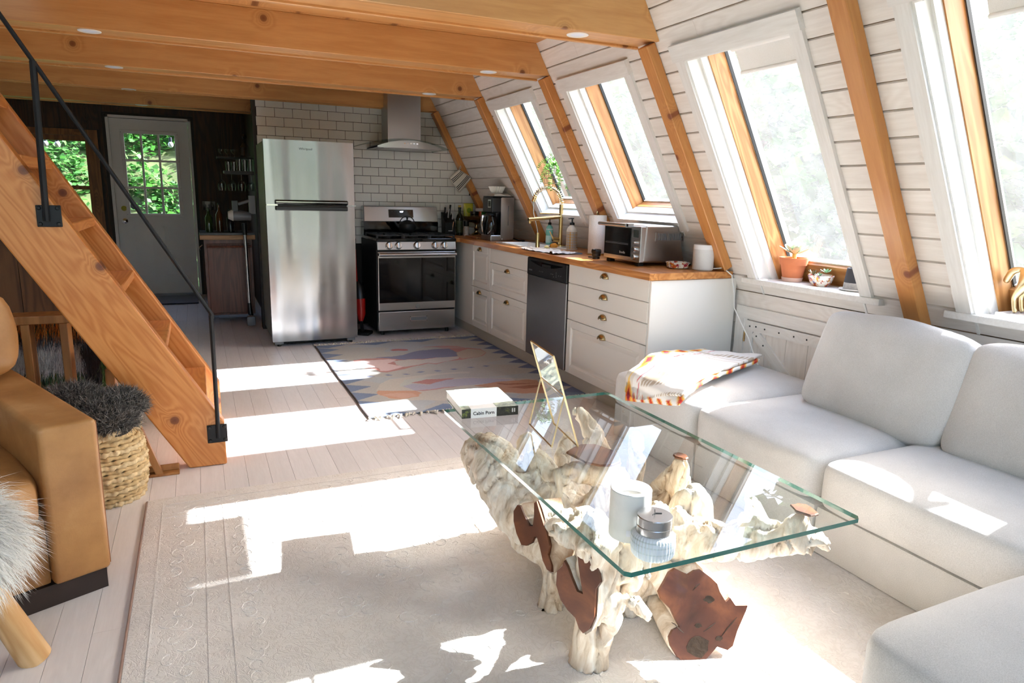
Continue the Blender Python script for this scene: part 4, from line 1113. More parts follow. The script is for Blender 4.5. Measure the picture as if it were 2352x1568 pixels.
# ---- counter clutter
def cpt(x, y): return on_z(x, y, CZ)
tp_ = Vector((2.695, 4.44, CZ))
pt_ = Thing('paper_towel_holder', 'white paper towel roll on a brass upright holder', 'paper towel', tp_)
pt_.part('base', MB().lathe([(0,0),(0.075,0),(0.075,0.008),(0.07,0.01),(0,0.01)], tp_, 28), BRASS, 40)
pt_.part('roll', MB().lathe([(0.02,0.012),(0.064,0.012),(0.065,0.016),(0.065,0.286),(0.063,0.29),(0.02,0.29)], tp_, 32), fabric('paper_roll', srgb(236,235,230), srgb(247,246,243), 120, bstr=0.4, sheen=0), 40)
pt_.part('rod', MB().tube([tp_, tp_+Vector((0,0,0.29))], 0.006, 8).tube([tp_+Vector((0.011*math.cos(a), 0, 0.305+0.016*math.sin(a))) for a in [2*math.pi*k/14 for k in range(15)]], 0.0035, 6), BRASS, 40)
lp_ = cpt(1369, 594)
ln = Thing('camera_lens', 'black camera lens standing near the counter edge', 'camera lens', lp_)
ln.part('barrel', MB().lathe([(0,0),(0.026,0),(0.026,0.016),(0.030,0.02),(0.030,0.038),(0.033,0.04),(0.033,0.062),(0.031,0.066)], lp_, 26), BLACKP, 30)
ln.part('focus_ring', MB().lathe([(0.0336,0.042),(0.0345,0.045),(0.0345,0.056),(0.0336,0.06)], lp_, 26), BLACKM, 30)
ln.part('front_glass', MB().lathe([(0.031,0.066),(0.028,0.066),(0.024,0.060),(0,0.058)], lp_, 26), BLACKG, 30)
lc = lp_+Vector((0.02,0.10,0)); single('lens_cap', 'small black lens cap lying behind the camera lens', 'lens cap', MB().lathe([(0,0),(0.022,0),(0.022,0.006),(0,0.007)], lc, 20), BLACKP, lc, 40)
ph = cpt(1310, 583); mt = Matrix.Translation(ph+Vector((0,0,0.005))) @ Matrix.Rotation(math.radians(-4), 4, 'Z')
phT = Thing('phone', 'flat grey smartphone lying on the counter by the paper', 'phone', ph)
phT.part('case', MB().obox(mt, 0.16, 0.078, 0.009), plain('phone_grey', srgb(120,130,142), 0.3))
phT.part('screen', MB().obox(mt @ Matrix.Translation((0,0,0.0048)), 0.15, 0.07, 0.0006), plain('phone_screen', srgb(60,70,84), 0.05))
# crumpled paper with orange peel
wp = MB(); gx, gy = 26, 14; rw_ = random.Random(2)
PX0, PX1, PY0, PY1 = 2.335, 2.545, 4.45, 5.06
vs = []
for j in range(gy+1):
    for i in range(gx+1):
        t, s = i/gx, j/gy
        y = PY0+(PY1-PY0)*t; x = PX0+(PX1-PX0)*s + 0.02*math.sin(t*7)
        e = min(1, 4*min(t, 1-t, s, 1-s)+0.25)
        z = CZ+0.002+0.012*abs(mnoise.noise(Vector((x*14, y*10, 1))))+0.010*(1-e)*abs(mnoise.noise(Vector((x*30,y*30,5))))*3
        if t < 0.22: z += 0.03*(1-t/0.22)*abs(mnoise.noise(Vector((x*25,y*22,9))))*1.6
        vs.append((x, y, z))
wp.add(vs, [(j*(gx+1)+i, j*(gx+1)+i+1, (j+1)*(gx+1)+i+1, (j+1)*(gx+1)+i) for j in range(gy) for i in range(gx)])
single('wax_paper', 'crumpled white wrapping paper spread on the counter by the sink', 'paper', wp, plain('wax_paper', srgb(236,234,230), 0.4), (2.44, 4.75, CZ), 180)
ORG = plain('orange_peel', srgb(226,150,50), 0.5, vary=0.15, nscale=80)
for k, (px_, py_, s_, nm) in enumerate(((1272,570,1.0,'larger piece of orange fruit on the crumpled paper'), (1256,573,0.6,'small pale piece of orange fruit on the crumpled paper'))):
    c = cpt(px_, py_)+Vector((0,0,0.012)); mb = MB(); mb.ball((0,0,0), 0.028*s_, 8, (1.3,0.8,0.8))
    mb.v = [tuple(Vector(v)*(1+0.35*mnoise.noise(Vector(v)*60)) + c + Vector((0,0,0.008))) for v in mb.v]
    single('orange_piece', nm, 'fruit', mb, ORG if k == 0 else plain('pale_peel', srgb(228,208,140), 0.5), c, 50)
# toaster oven
ta = cpt(1413, 598); to_ = Thing('toaster_oven', 'brushed steel toaster oven with glass door on the counter', 'toaster oven', (2.70, 3.83, CZ))
# rotated box: door faces -X, long axis along Y
x0, x1, y0, y1, z0, z1 = 2.495, 2.842, 3.590, 4.02, CZ+0.022, CZ+0.252
bev(to_.part('shell', MB().add([(x0+0.02,y0,z0),(x1,y0,z0),(x1,y1,z0),(x0+0.02,y1,z0),(x0+0.035,y0,z1),(x1-0.06,y0,z1),(x1-0.06,y1,z1),(x0+0.035,y1,z1)], [(0,3,2,1),(4,5,6,7),(0,1,5,4),(1,2,6,5),(2,3,7,6),(3,0,4,7)]), STEELH), 0.012, 3)
fcx = x0+0.012
bev(to_.part('front_frame', MB().box(x0, y0+0.003, z0, x0+0.04, y1-0.003, z1-0.006), STEELH), 0.005)
dg_ = to_.part('glass_door', MB().box(x0-0.004, y0+0.105, z0+0.03, x0+0.002, y1-0.015, z1-0.02), BLACKG)
to_.part('rack', MB().tube([(x0-0.0045, y0+0.13, z0+0.105), (x0-0.0045, y1-0.03, z0+0.105)], 0.002, 5).tube([(x0-0.0045, y0+0.13, z0+0.112), (x0-0.0045, y1-0.03, z0+0.112)], 0.001, 5), GREY, parent=dg_)
text_mesh('lettering', 'Breville', 0.022, basis((x0-0.0045, (y0+y1)/2-0.02, z0+0.052), (0,-1,0), (0,0,1)), WLET, dg_, to_.loc)
to_.part('door_handle', MB().tube([(x0-0.045, y0+0.10, z1-0.002), (x0-0.045, y1-0.005, z1-0.002)], 0.012, 12).box(x0-0.045, y0+0.10, z1-0.010, x0+0.01, y0+0.125, z1+0.008).box(x0-0.045, y1-0.03, z1-0.010, x0+0.01, y1-0.008, z1+0.008), STEELH, 40, parent=dg_)
to_.part('display', MB().box(x0-0.002, y0+0.025, z1-0.075, x0+0.001, y0+0.082, z1-0.028), plain('lcd', srgb(54,60,58), 0.2))
for (zz, r_) in ((z1-0.105,0.011),(z1-0.148,0.019),(z0+0.035,0.019)):
    to_.part('knob', MB().lathe([(0,0.02),(r_*0.9,0.02),(r_,0.014),(r_,0.0)], (x0, y0+0.053, zz), 20, Vector((-1,0,0))), CHROME, 40)
vt = MB()
for k in range(16): vt.box(2.62+k*0.0115, y0-0.0012, z1-0.088, 2.6265+k*0.0115, y0+0.003, z1-0.047)
to_.part('side_vents', vt, GREY)['kind'] = 'stuff'
vf = MB()
for (a,b_,c_,d_) in ((2.605,2.82,z1-0.042,z1-0.037),(2.605,2.82,z1-0.098,z1-0.093),(2.605,2.61,z1-0.098,z1-0.037),(2.815,2.82,z1-0.098,z1-0.037)): vf.box(a, y0-0.003, c_, b_, y0+0.002, d_)
to_.part('vent_frame', vf, STEELH)
for (x, y) in ((x0+0.03,y0+0.05),(x0+0.03,y1-0.05),(x1-0.06,y0+0.05),(x1-0.06,y1-0.05)):
    to_.part('foot', MB().box(x-0.018, y-0.022, CZ+0.0005, x+0.018, y+0.022, CZ+0.023), BLACKM)
to_.part('power_cord', MB().tube([(x1-0.01,y0+0.05,CZ+0.03),(2.87,y0-0.02,CZ+0.008),(2.83,y0-0.06,CZ+0.007)], 0.006, 6), BLACKM, 40)
# floral dish
di = cpt(1556, 616)
fm, nt, b = newmat('floral_ceramic')
vo = N(nt, 'ShaderNodeTexVoronoi', Scale=60.0); L(nt, coords(nt), vo.inputs['Vector']); n_ = noise(nt, coords(nt), 38, 3)
L(nt, mixc(nt, ramp(nt, n_, [(0.5, (0,0,0,1)), (0.56, (1,1,1,1))]), srgb(238,232,220), ramp(nt, vo.outputs['Color'], [(0.2, srgb(214,110,40)), (0.45, srgb(160,40,70)), (0.7, srgb(226,170,60)), (0.9, srgb(90,70,140))])), b.inputs['Base Color']); b.inputs['Roughness'].default_value = 0.2
FLORAL = fm
single('floral_dish', 'shallow ceramic dish with orange floral glaze on the counter corner', 'dish', MB().lathe([(0,0),(0.05,0),(0.066,0.008),(0.07,0.03),(0.074,0.034),(0.074,0.038),(0.07,0.039),(0.066,0.036),(0.05,0.03),(0,0.029)], di, 28), FLORAL, di, 40)
# smart speaker with cord
sp_ = Vector((2.775, 3.33, CZ)); sk = Thing('smart_speaker', 'white cylindrical speaker with cord on the counter corner', 'speaker', sp_)
rd_ = 0.062
sk.part('grille', MB().lathe([(0,0.001),(rd_*0.9,0.001),(rd_,0.008),(rd_,0.126)], sp_, 36), fabric('speaker_mesh', srgb(214,214,212), srgb(228,228,226), 500, bstr=0.1, sheen=0), 40)
sk.part('top_cap', MB().lathe([(rd_,0.1265),(rd_,0.15),(rd_*0.97,0.154),(0,0.154)], sp_, 36), plain('speaker_white', srgb(240,240,240), 0.35), 40)
sk.part('power_cord', MB().tube([sp_+Vector((0.04,-0.04,0.012)), (2.86,3.245,CZ+0.02), (2.895,3.205,CZ-0.02), (2.91,3.19,CZ-0.12), (2.905,3.17,0.70), (2.92,3.12,0.62), (2.93,3.06,0.54), (2.915,2.99,0.46), (2.90,2.93,0.405)], 0.004, 6), WHITE, 60)
# oven mitt on the tiles
om = Thing('pot_holder', 'cream square pot holder with black stripes hanging on the tiles', 'pot holder', (2.49, 6.845, 1.60))
A_ = [Vector(p) for p in ((2.470,6.842,1.575),(2.605,6.842,1.50),(2.475,6.842,1.352),(2.368,6.842,1.495))]
def quad_at(s, t): return A_[0].lerp(A_[1], s).lerp(A_[3].lerp(A_[2], s), t)
pm_ = MB(); gy = 10; vs = []
for j in range(gy+1):
    for i in range(gy+1):
        p = quad_at(i/gy, j/gy); bul = 0.012*(1-(2*i/gy-1)**4)*(1-(2*j/gy-1)**4); vs.append(p+Vector((0,-bul,0)))
pm_.add(vs, [(j*(gy+1)+i, j*(gy+1)+i+1, (j+1)*(gy+1)+i+1, (j+1)*(gy+1)+i) for j in range(gy) for i in range(gy)])
o = om.part('pad', pm_, fabric('cream_cotton', srgb(206,198,184), srgb(226,220,208), 350), 180); mm = o.modifiers.new('t','SOLIDIFY'); mm.thickness = 0.012; mm.offset = -1
BST = fabric('black_cotton', srgb(24,22,24), srgb(44,40,42), 350)
for s in (0.16, 0.25, 0.34, 0.68, 0.77, 0.86):
    st = MB(); ra, rb = [], []
    for k in range(11):
        t = k/10; bul = 0.013*(1-(2*s-1)**4)*(1-(2*t-1)**4)+0.0135
        ra.append(quad_at(s-0.022, t)+Vector((0,-bul,0))); rb.append(quad_at(s+0.022, t)+Vector((0,-bul,0)))
    om.part('stripe', st.loft([rb, ra], cap=False, closed=False), BST)
om.part('hanging_loop', MB().tube([A_[0], A_[0]+Vector((0.012,0,0.03)), A_[0]+Vector((0.02,0,0.045)), A_[0]+Vector((0.026,0,0.03)), A_[0]+Vector((0.01,0,0.0))], 0.003, 6), plain('loop', srgb(206,198,184), 0.9), 50)
om.part('hook', MB().tube([A_[0]+Vector((0.02,-0.004,0.04)), A_[0]+Vector((0.02,0.12,0.045))], 0.003, 6), BRASS)
# wall outlet on the slope
W_ = SL(5.86, 0.20, -0.0125)
ou = MB(); slbox(ou, 5.83, 5.90, 0.20, 0.31, -0.008, -0.0005)
props(obj('outlet', ou.mesh('outlet', W_), WHITE, None, W_), 'white outlet plate on the sloped planks by the coffee maker', 'outlet')
# ================================================================== LIVING AREA
def soft_box(sx, sy, sz, r=0.05, puff=0.02, n=10, seed=0, wr=0.004):
    """cushion centred at the origin"""
    bm = bmesh.new(); bmesh.ops.create_cube(bm, size=2.0)
    bmesh.ops.subdivide_edges(bm, edges=bm.edges[:], cuts=n, use_grid_fill=True)
    h = Vector((sx/2, sy/2, sz/2))
    for v in bm.verts:
        c = v.co.copy()
        p = Vector((c.x*h.x, c.y*h.y, c.z*h.z))
        inner = Vector([max(-(h[i]-r), min(h[i]-r, p[i])) for i in range(3)])
        d = p-inner
        if d.length > 1e-9: q = inner + d.normalized()*min(r, d.length) if d.length > r else p
        else: q = p
        d2 = Vector((c.x**5, c.y**5, c.z**5))
        q = inner + (d.normalized()*r if d.length > r else d)
        px, py, pz = (1-c.y**2)*(1-c.z**2), (1-c.x**2)*(1-c.z**2), (1-c.x**2)*(1-c.y**2)
        q += Vector((math.copysign(1, c.x)*puff*px*(abs(c.x) > 0.98), math.copysign(1, c.y)*puff*py*(abs(c.y) > 0.98), math.copysign(1, c.z)*puff*pz*(abs(c.z) > 0.98)))
        nn = mnoise.noise(q*4.5+Vector((seed*3.1, seed, 0)))
        q += q.normalized()*nn*wr
        v.co = q
    return bm
def soft_obj(name, T, size, M, mat, r=0.05, puff=0.02, seed=0, wr=0.004, n=10, parent=None):
    mb = MB().addbm(soft_box(*size, r=r, puff=puff, n=n, seed=seed, wr=wr))
    mb.v = [tuple(M @ Vector(v)) for v in mb.v]
    o = T.part(name, mb, mat, parent=parent)
    for p in o.data.polygons: p.use_smooth = True
    m = o.modifiers.new('s', 'SUBSURF'); m.levels = 1; m.render_levels = 1
    return o
TR = lambda x, y, z: Matrix.Translation((x, y, z))
RX = lambda a: Matrix.Rotation(math.radians(a), 4, 'X')
RY = lambda a: Matrix.Rotation(math.radians(a), 4, 'Y')
RZ = lambda a: Matrix.Rotation(math.radians(a), 4, 'Z')

# ---- light sectional sofa
SZ = 0.40
so = Thing('sectional_sofa', 'pale grey linen sectional sofa along the knee wall', 'sofa', (2.5, 2.0, 0))
secs = [(2.46, 3.16), (1.745, 2.455), (0.968, 1.74)]
for i, (a, b) in enumerate(secs):
    so_b = so.part('base_section', MB().rbox(2.085, a+0.002, 0.0136, 2.96, b-0.002, 0.20, 0.012), LINEN, 40)
    soft_obj('seat_cushion', so, (0.925, b-a-0.004, 0.205), TR(2.515, (a+b)/2, 0.30), LINEN, r=0.055, puff=0.012, seed=i, wr=0.006)
soft_obj('back_cushion', so, (0.17, 0.68, 0.46), TR(2.685, 1.965, 0.60) @ RY(19) @ RX(1.5), LINEN, r=0.045, puff=0.028, seed=5, wr=0.010)
soft_obj('back_cushion', so, (0.17, 0.74, 0.46), TR(2.69, 1.245, 0.60) @ RY(19) @ RX(-1), LINEN, r=0.045, puff=0.028, seed=8, wr=0.010)
ch = Thing('ottoman', 'large pale grey linen ottoman filling the near corner by the sofa', 'ottoman', (2.0, 0.4, 0))
ch.part('base_section', MB().rbox(1.315, -0.30, 0.0136, 2.90, 0.945, 0.17, 0.012), LINEN, 40)
soft_obj('seat_cushion', ch, (1.61, 1.255, 0.235), TR(2.105, 0.320, 0.285), LINEN, r=0.055, puff=0.02, seed=11, wr=0.008, n=14)

# ---- folded patterned blanket over the far end of the sofa
bl = Thing('folded_blanket', 'folded white wool blanket with orange and red pattern on the sofa end', 'blanket', (2.4, 2.85, SZ))
P = [Vector((2.085,2.955,0)), Vector((2.66,3.14,0)), Vector((2.87,2.88,0)), Vector((2.075,2.50,0))]   # front-far, back-far, back-near, front-near
def bl_pt(s, t):
    """s: 0 front .. 1 back (s<0 drapes), t: 0 far .. 1 near"""
    ss = max(s, 0)
    p = P[0].lerp(P[1], ss).lerp(P[3].lerp(P[2], ss), t)
    z = SZ + 0.012 + 0.030*(0.4+0.6*min(1, ss*4+0.4))
    if s < 0.05:
        k = (0.05-s)*(1.2-0.75*t)
        z -= k*k*0.9*3.2 if k < 0.16 else 0
        z = SZ+0.03 - 0.55*k - 0.5*k*k
        p += Vector((-min(k, 0.08)*0.75, 0, 0))
    z += 0.010*mnoise.noise(Vector((p.x*9, p.y*9, 2)))*(1.0 if s > 0 else 0.6)
    z += 0.05*math.exp(-((s-0.32)/0.35)**2)*(0.35+0.65*(1-t))*0.8
    p = Vector((p.x, p.y, z)); return p
gx, gy = 70, 60
for layer, (dz, s0, s1, t0, t1) in enumerate(((0.0, -0.15, 0.97, 0.02, 1.0), (0.020, -0.12, 1.0, 0.0, 0.97))):
    mb = MB(); cols = []
    for j in range(gy+1):
        for i in range(gx+1):
            s = s0+(s1-s0)*i/gx; t = t0+(t1-t0)*j/gy
            if layer == 1: s_ = s - 0.04*math.sin(t*5)
            else: s_ = s
            p = bl_pt(s_, t)+Vector((0,0,dz)); mb.v.append(tuple(p))
            # pattern
            W = (0.95,0.93,0.90); TAN = (0.55,0.45,0.34); OR = (0.93,0.38,0.05); RD = (0.62,0.04,0.03); YE = (0.90,0.62,0.16); MR = (0.25,0.02,0.04)
            c = W
            tt = (t*10) % 1; band = None
            if t < 0.16:     # far border: bright diamonds
                q = abs(((s*4.2) % 1)-0.5)*2; w = abs(t-0.08)/0.08
                k = q+w*0.75
                c = MR if k < 0.28 else RD if k < 0.48 else OR if k < 0.72 else YE if k < 0.95 else (0.80,0.74,0.66)
            elif layer == 0 and (t > 0.93 or s < -0.10):
                q = abs(((s*5+t*6) % 1)-0.5)*2
                c = RD if q < 0.22 else OR if q < 0.4 else YE if q < 0.5 else W
            elif abs(s-0.03) < 0.045 and 0.3 < t < 0.75:
                c = TAN if ((t*22) % 1) < 0.72 or abs(s-0.03) < 0.02 else W
            elif abs(s-0.82) < 0.05: c = TAN if ((t*14) % 1) < 0.6 else W
            elif abs(s-0.62) < 0.012 or abs(s-0.70) < 0.012: c = TAN if ((t*30) % 1) < 0.5 else W
            elif s < -0.10 and ((t*26) % 1) < 0.5: c = TAN
            elif abs(t-0.24-0.04*((s*6) % 1)) < 0.008: c = (0.75,0.10,0.14)
            cols.append(c+(1,))
    mb.add([], [])
    for j in range(gy):
        for i in range(gx):
            mb.f.append((j*(gx+1)+i, (j+1)*(gx+1)+i, (j+1)*(gx+1)+i+1, j*(gx+1)+i+1)); mb.m.append(0)
    o = bl.part('fold_layer', mb, vcol('blanket_wool', nscale=500, amt=0.12), 180)
    a = o.data.color_attributes.new('Col', 'FLOAT_COLOR', 'POINT'); a.data.foreach_set('color', [x for c in cols for x in c])
    m_ = o.modifiers.new('t', 'SOLIDIFY'); m_.thickness = 0.014; m_.offset = 1

# ---- driftwood coffee table
ctb = Thing('coffee_table', 'teak root coffee table with thick rectangular glass top', 'coffee table', (1.28, 1.95, 0))
TZ0, TZ1 = 0.498, 0.51
gx0, gx1, gy0, gy1 = 0.824, 1.568, 1.160, 2.437
def lift(p):
    s_ = 1-0.068*p[2]/0.45
    return Vector((p[0]*s_, p[1]*s_, p[2]*1.1333))
c_ = 0.012
ring = [(gx0+c_,gy0),(gx1-c_,gy0),(gx1,gy0+c_),(gx1,gy1-c_),(gx1-c_,gy1),(gx0+c_,gy1),(gx0,gy1-c_),(gx0,gy0+c_)]
g = MB(); n = len(ring)
vs = [(x,y,TZ0) for x,y in ring]+[(x,y,TZ1) for x,y in ring]
g.add(vs, [tuple(range(n,2*n))]); g.mi = 1
for i in range(n): g.f.append((i,(i+1)%n,n+(i+1)%n,n+i)); g.m.append(1)
ctb.part('glass_top', g, [TABLEG, EDGEG])
# root wood mass
caps = [  # p0, r0, p1, r1
    ((0.985,2.42,0.33),0.085,(0.955,2.22,0.34),0.10), ((0.955,2.22,0.34),0.085,(0.985,2.02,0.24),0.095), ((0.985,2.05,0.28),0.08,(1.10,2.0,0.18),0.13),
    ((0.995,2.0,0.2),0.09,(1.05,1.85,0.16),0.08), ((0.975,1.785,0.0),0.05,(0.995,1.83,0.10),0.034), ((0.995,1.83,0.10),0.034,(1.03,1.86,0.22),0.06),
    ((0.955,1.80,0.30),0.045,(1.05,1.70,0.32),0.07), ((0.94,1.70,0.33),0.035,(1.02,1.62,0.33),0.06),
    ((0.955,1.50,0.0),0.062,(0.97,1.51,0.06),0.052), ((0.97,1.51,0.06),0.055,(1.005,1.53,0.18),0.068), ((1.005,1.53,0.18),0.068,(1.005,1.58,0.34),0.062),
    ((1.0,1.56,0.34),0.07,(1.02,1.62,0.40),0.035), ((1.0,1.52,0.2),0.06,(1.11,1.54,0.24),0.045), ((1.06,1.45,0.22),0.03,(1.10,1.42,0.17),0.02),
    ((1.10,1.54,0.28),0.04,(1.14,1.52,0.40),0.028), ((1.09,1.47,0.41),0.02,(1.10,1.44,0.28),0.014), ((1.14,1.52,0.38),0.03,(1.24,1.58,0.41),0.025),
    ((1.26,1.66,0.15),0.085,(1.32,1.85,0.20),0.11), ((1.33,1.62,0.16),0.08,(1.35,1.80,0.2),0.11), ((1.19,1.68,0.02),0.05,(1.22,1.66,0.16),0.07),
    ((1.33,1.66,0.26),0.07,(1.48,1.47,0.31),0.062), ((1.48,1.47,0.31),0.062,(1.60,1.37,0.345),0.045), ((1.60,1.36,0.345),0.05,(1.645,1.335,0.345),0.042),
    ((1.56,1.38,0.34),0.05,(1.60,1.38,0.40),0.03), ((1.50,1.47,0.34),0.05,(1.53,1.52,0.41),0.025),
    ((1.12,1.95,0.15),0.14,(1.22,2.25,0.17),0.13), ((1.22,2.25,0.15),0.12,(1.38,2.35,0.14),0.10), ((1.2,1.9,0.15),0.13,(1.42,1.95,0.12),0.12),
    ((1.40,2.30,0.10),0.07,(1.50,2.36,0.22),0.065), ((1.50,2.36,0.22),0.065,(1.51,2.44,0.34),0.05), ((1.51,2.44,0.34),0.05,(1.46,2.50,0.42),0.032),
    ((1.38,2.30,0.10),0.05,(1.33,2.38,0.26),0.03), ((1.33,2.38,0.26),0.03,(1.40,2.46,0.32),0.03),
    ((1.42,1.95,0.10),0.08,(1.50,1.92,0.22),0.085), ((1.50,1.92,0.22),0.085,(1.52,1.88,0.34),0.06), ((1.52,1.88,0.34),0.06,(1.525,1.86,0.42),0.03),
    ((1.44,1.78,0.10),0.08,(1.46,1.72,0.26),0.09), ((1.46,1.72,0.26),0.09,(1.46,1.70,0.36),0.05), ((1.40,1.72,0.12),0.05,(1.36,1.66,0.34),0.03),
    ((1.5,2.12,0.08),0.05,(1.53,2.14,0.30),0.038), ((1.53,2.14,0.30),0.038,(1.53,2.15,0.41),0.035), ((1.45,2.05,0.1),0.06,(1.5,2.12,0.08),0.06),
    ((1.24,1.98,0.2),0.08,(1.30,1.92,0.34),0.055), ((1.30,1.92,0.34),0.055,(1.27,1.95,0.40),0.045), ((1.27,1.95,0.38),0.045,(1.12,2.02,0.36),0.04),
    ((1.3,1.85,0.25),0.06,(1.28,1.70,0.34),0.035), ((1.28,1.70,0.34),0.035,(1.25,1.62,0.40),0.025), ((1.12,2.02,0.3),0.06,(1.08,2.15,0.38),0.045),
    ((1.18,2.3,0.2),0.07,(1.16,2.38,0.36),0.045), ((1.45,2.0,0.0),0.07,(1.42,1.95,0.12),0.08), ((1.3,2.35,0.0),0.06,(1.34,2.3,0.14),0.07)]
wm = MB()
for p0, r0, p1, r1 in caps:
    p0, p1 = lift(p0), lift(p1); pts, rs = [], []
    d = (p1-p0)
    dn = d.normalized()
    pts.append(p0-dn*r0*0.7); rs.append(r0*0.5)
    for k in range(5):
        t = k/4; pts.append(p0+d*t); rs.append((r0+(r1-r0)*t)*(1+0.12*mnoise.noise((p0+d*t)*9)))
    pts.append(p1+dn*r1*0.7); rs.append(r1*0.5)
    wm.tube(pts, rs, 10)
me = wm.mesh('root_tmp'); tmp = bpy.data.objects.new('root_tmp', me); link(tmp)
rm = tmp.modifiers.new('r', 'REMESH'); rm.mode = 'VOXEL'; rm.voxel_size = 0.0085
smo = tmp.modifiers.new('s', 'SMOOTH'); smo.iterations = 3; smo.factor = 0.5
dg = bpy.context.evaluated_depsgraph_get()
rme = bpy.data.meshes.new_from_object(tmp.evaluated_get(dg))
bpy.data.objects.remove(tmp)
co = np.empty(len(rme.vertices)*3); rme.vertices.foreach_get('co', co); co = co.reshape(-1,3)
nr = np.empty(len(rme.vertices)*3); rme.vertices.foreach_get('normal', nr); nr = nr.reshape(-1,3)
out = co.copy()
for i in range(len(co)):
    p = Vector(co[i]); q = Vector((p.x*16, p.y*16, p.z*7))
    h = 0.014*mnoise.noise(p*6)+0.006*mnoise.noise(q*1.3+Vector((7,0,0)))
    wq = p+Vector((mnoise.noise(p*6), mnoise.noise(p*6+Vector((5,0,0))), 0))*0.05
    rdg = abs(mnoise.noise(Vector((wq.x*30, wq.y*30, wq.z*6))))
    h += -0.006*max(0, 0.25-rdg)/0.25
    rd2 = abs(mnoise.noise(Vector((wq.x*13+4, wq.y*13, wq.z*5))))
    h += -0.014*max(0, 0.12-rd2)/0.12
    hole = mnoise.noise(p*12+Vector((3,9,1)))
    if hole > 0.40: h -= 0.045*(hole-0.40)/0.3
    out[i] = co[i]+nr[i]*h
out[:,2] = np.clip(out[:,2], 0.0136, 0.4965)
rme.vertices.foreach_set('co', out.astype(np.float32).ravel()); rme.update()
rme.polygons.foreach_set('use_smooth', [True]*len(rme.polygons))
rme.transform(Matrix.Translation(-ctb.loc))
drm, nt, b = newmat('bleached_teak')
v1 = coords(nt, (9,9,2.2), False); n1 = noise(nt, v1, 2.2, 6, 0.65, 1.2); n2 = noise(nt, coords(nt, (1,1,1), False), 7, 4); n3 = noise(nt, coords(nt, (40,40,7), False), 3, 3)
c1 = ramp(nt, n1, [(0.25, srgb(150,124,96)), (0.42, srgb(208,190,168)), (0.62, srgb(232,223,210)), (0.8, srgb(243,239,232))])
c2 = mixc(nt, ramp(nt, n2, [(0.55, (0,0,0,1)), (0.75, (0.6,0.6,0.6,1))]), c1, srgb(184,146,108))
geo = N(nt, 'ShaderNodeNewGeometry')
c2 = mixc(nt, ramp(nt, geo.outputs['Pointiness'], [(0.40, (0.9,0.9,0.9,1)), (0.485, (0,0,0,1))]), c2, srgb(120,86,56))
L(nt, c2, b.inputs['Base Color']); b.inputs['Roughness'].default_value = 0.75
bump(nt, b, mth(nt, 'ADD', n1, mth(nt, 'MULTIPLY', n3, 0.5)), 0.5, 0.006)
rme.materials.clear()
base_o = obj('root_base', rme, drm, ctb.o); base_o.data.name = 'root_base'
# polished brown cut faces
cutm, nt, b = newmat('cut_teak')
n1 = noise(nt, coords(nt, (1,1,1)), 6, 5, 0.6, 0.8); n2 = noise(nt, coords(nt, (1,1,1)), 30, 4)
c1 = ramp(nt, n1, [(0.25, srgb(58,30,18)), (0.5, srgb(94,50,30)), (0.72, srgb(136,82,48))])
L(nt, c1, b.inputs['Base Color']); b.inputs['Roughness'].default_value = 0.42; b.inputs['Coat Weight'].default_value = 0.2
bump(nt, b, n2, 0.1, 0.002)
EARTH = plain('dark_earth', srgb(58,44,32), 0.95, vary=0.3, nscale=60, bstr=0.5)
def cut_face(px_poly, p0, nrm, depth, shrink=0.72, back=(0.2,0.8,0.0), name='cut_face', body=True):
    nrm = Vector(nrm).normalized(); p0 = lift(p0)
    pts = [on_plane(x, y, p0, nrm) for x, y in px_poly]
    c = sum(pts, Vector())/len(pts)
    bk = Vector(back).normalized()
    mb = MB(); k = len(pts)
    rim = [c+(p-c)*0.985+nrm*0.004 for p in pts]
    f_ = obj(name, MB().add([p-ctb.loc for p in rim]+[p-ctb.loc-nrm*0.012 for p in pts], [tuple(range(k))]+[(i,k+i,k+(i+1)%k,(i+1)%k) for i in range(k)]).mesh(name), cutm, ctb.o)
    f_['label'] = 'polished brown cut face'
    bmx = bmesh.new(); bmx.from_mesh(f_.data); bmesh.ops.triangulate(bmx, faces=[f for f in bmx.faces if len(f.verts) > 4]); bmesh.ops.recalc_face_normals(bmx, faces=bmx.faces[:]); bmx.to_mesh(f_.data); bmx.free()
    if body:
        rings = []
        for t, s in ((0.0, 1.0), (0.06, 1.03), (0.25, 1.0), (0.6, 0.88), (1.0, shrink)):
            rr_ = []
            for i, p in enumerate(pts):
                q = c+(p-c)*s - nrm*0.010*(1 if t == 0 else 0) + bk*depth*t
                q += Vector((1,1,1))*0.008*mnoise.noise(q*18)*(t > 0)
                q.z = max(q.z, 0.0136); rr_.append(q)
            rings.append(rr_)
        o = ctb.part('root_lobe', MB().loft(rings), drm, 50)
        bmx = bmesh.new(); bmx.from_mesh(o.data); bmesh.ops.recalc_face_normals(bmx, faces=bmx.faces[:]); bmx.to_mesh(o.data); bmx.free()
        for p in o.data.polygons: p.use_smooth = True
    return pts, nrm
z7 = lambda L_: [(1430+x*0.2028, 1250+y*0.2028) for x, y in L_]
z6 = lambda L_: [(1150+x*0.2028, 1250+y*0.2028) for x, y in L_]
z3 = lambda L_: [(1040+x*0.19134, 1100+y*0.19134) for x, y in L_]
pts, nb = cut_face(z7([(590,265),(520,310),(480,390),(400,530),(430,620),(540,730),(600,860),(640,930),(560,970),(520,1050),(540,1150),(620,1280),(700,1350),(840,1380),(920,1330),(1070,1160),(1190,1200),(1250,1150),(1300,980),(1400,750),(1420,690),(1280,690),(1220,600),(1170,650),(1100,530),(1070,440),(1000,370),(880,280),(810,290),(740,335),(660,300)]),
         (1.245,1.405,0.02), (-0.30,-0.86,0.42), 0.30, 0.75, (0.15,0.9,0.05))
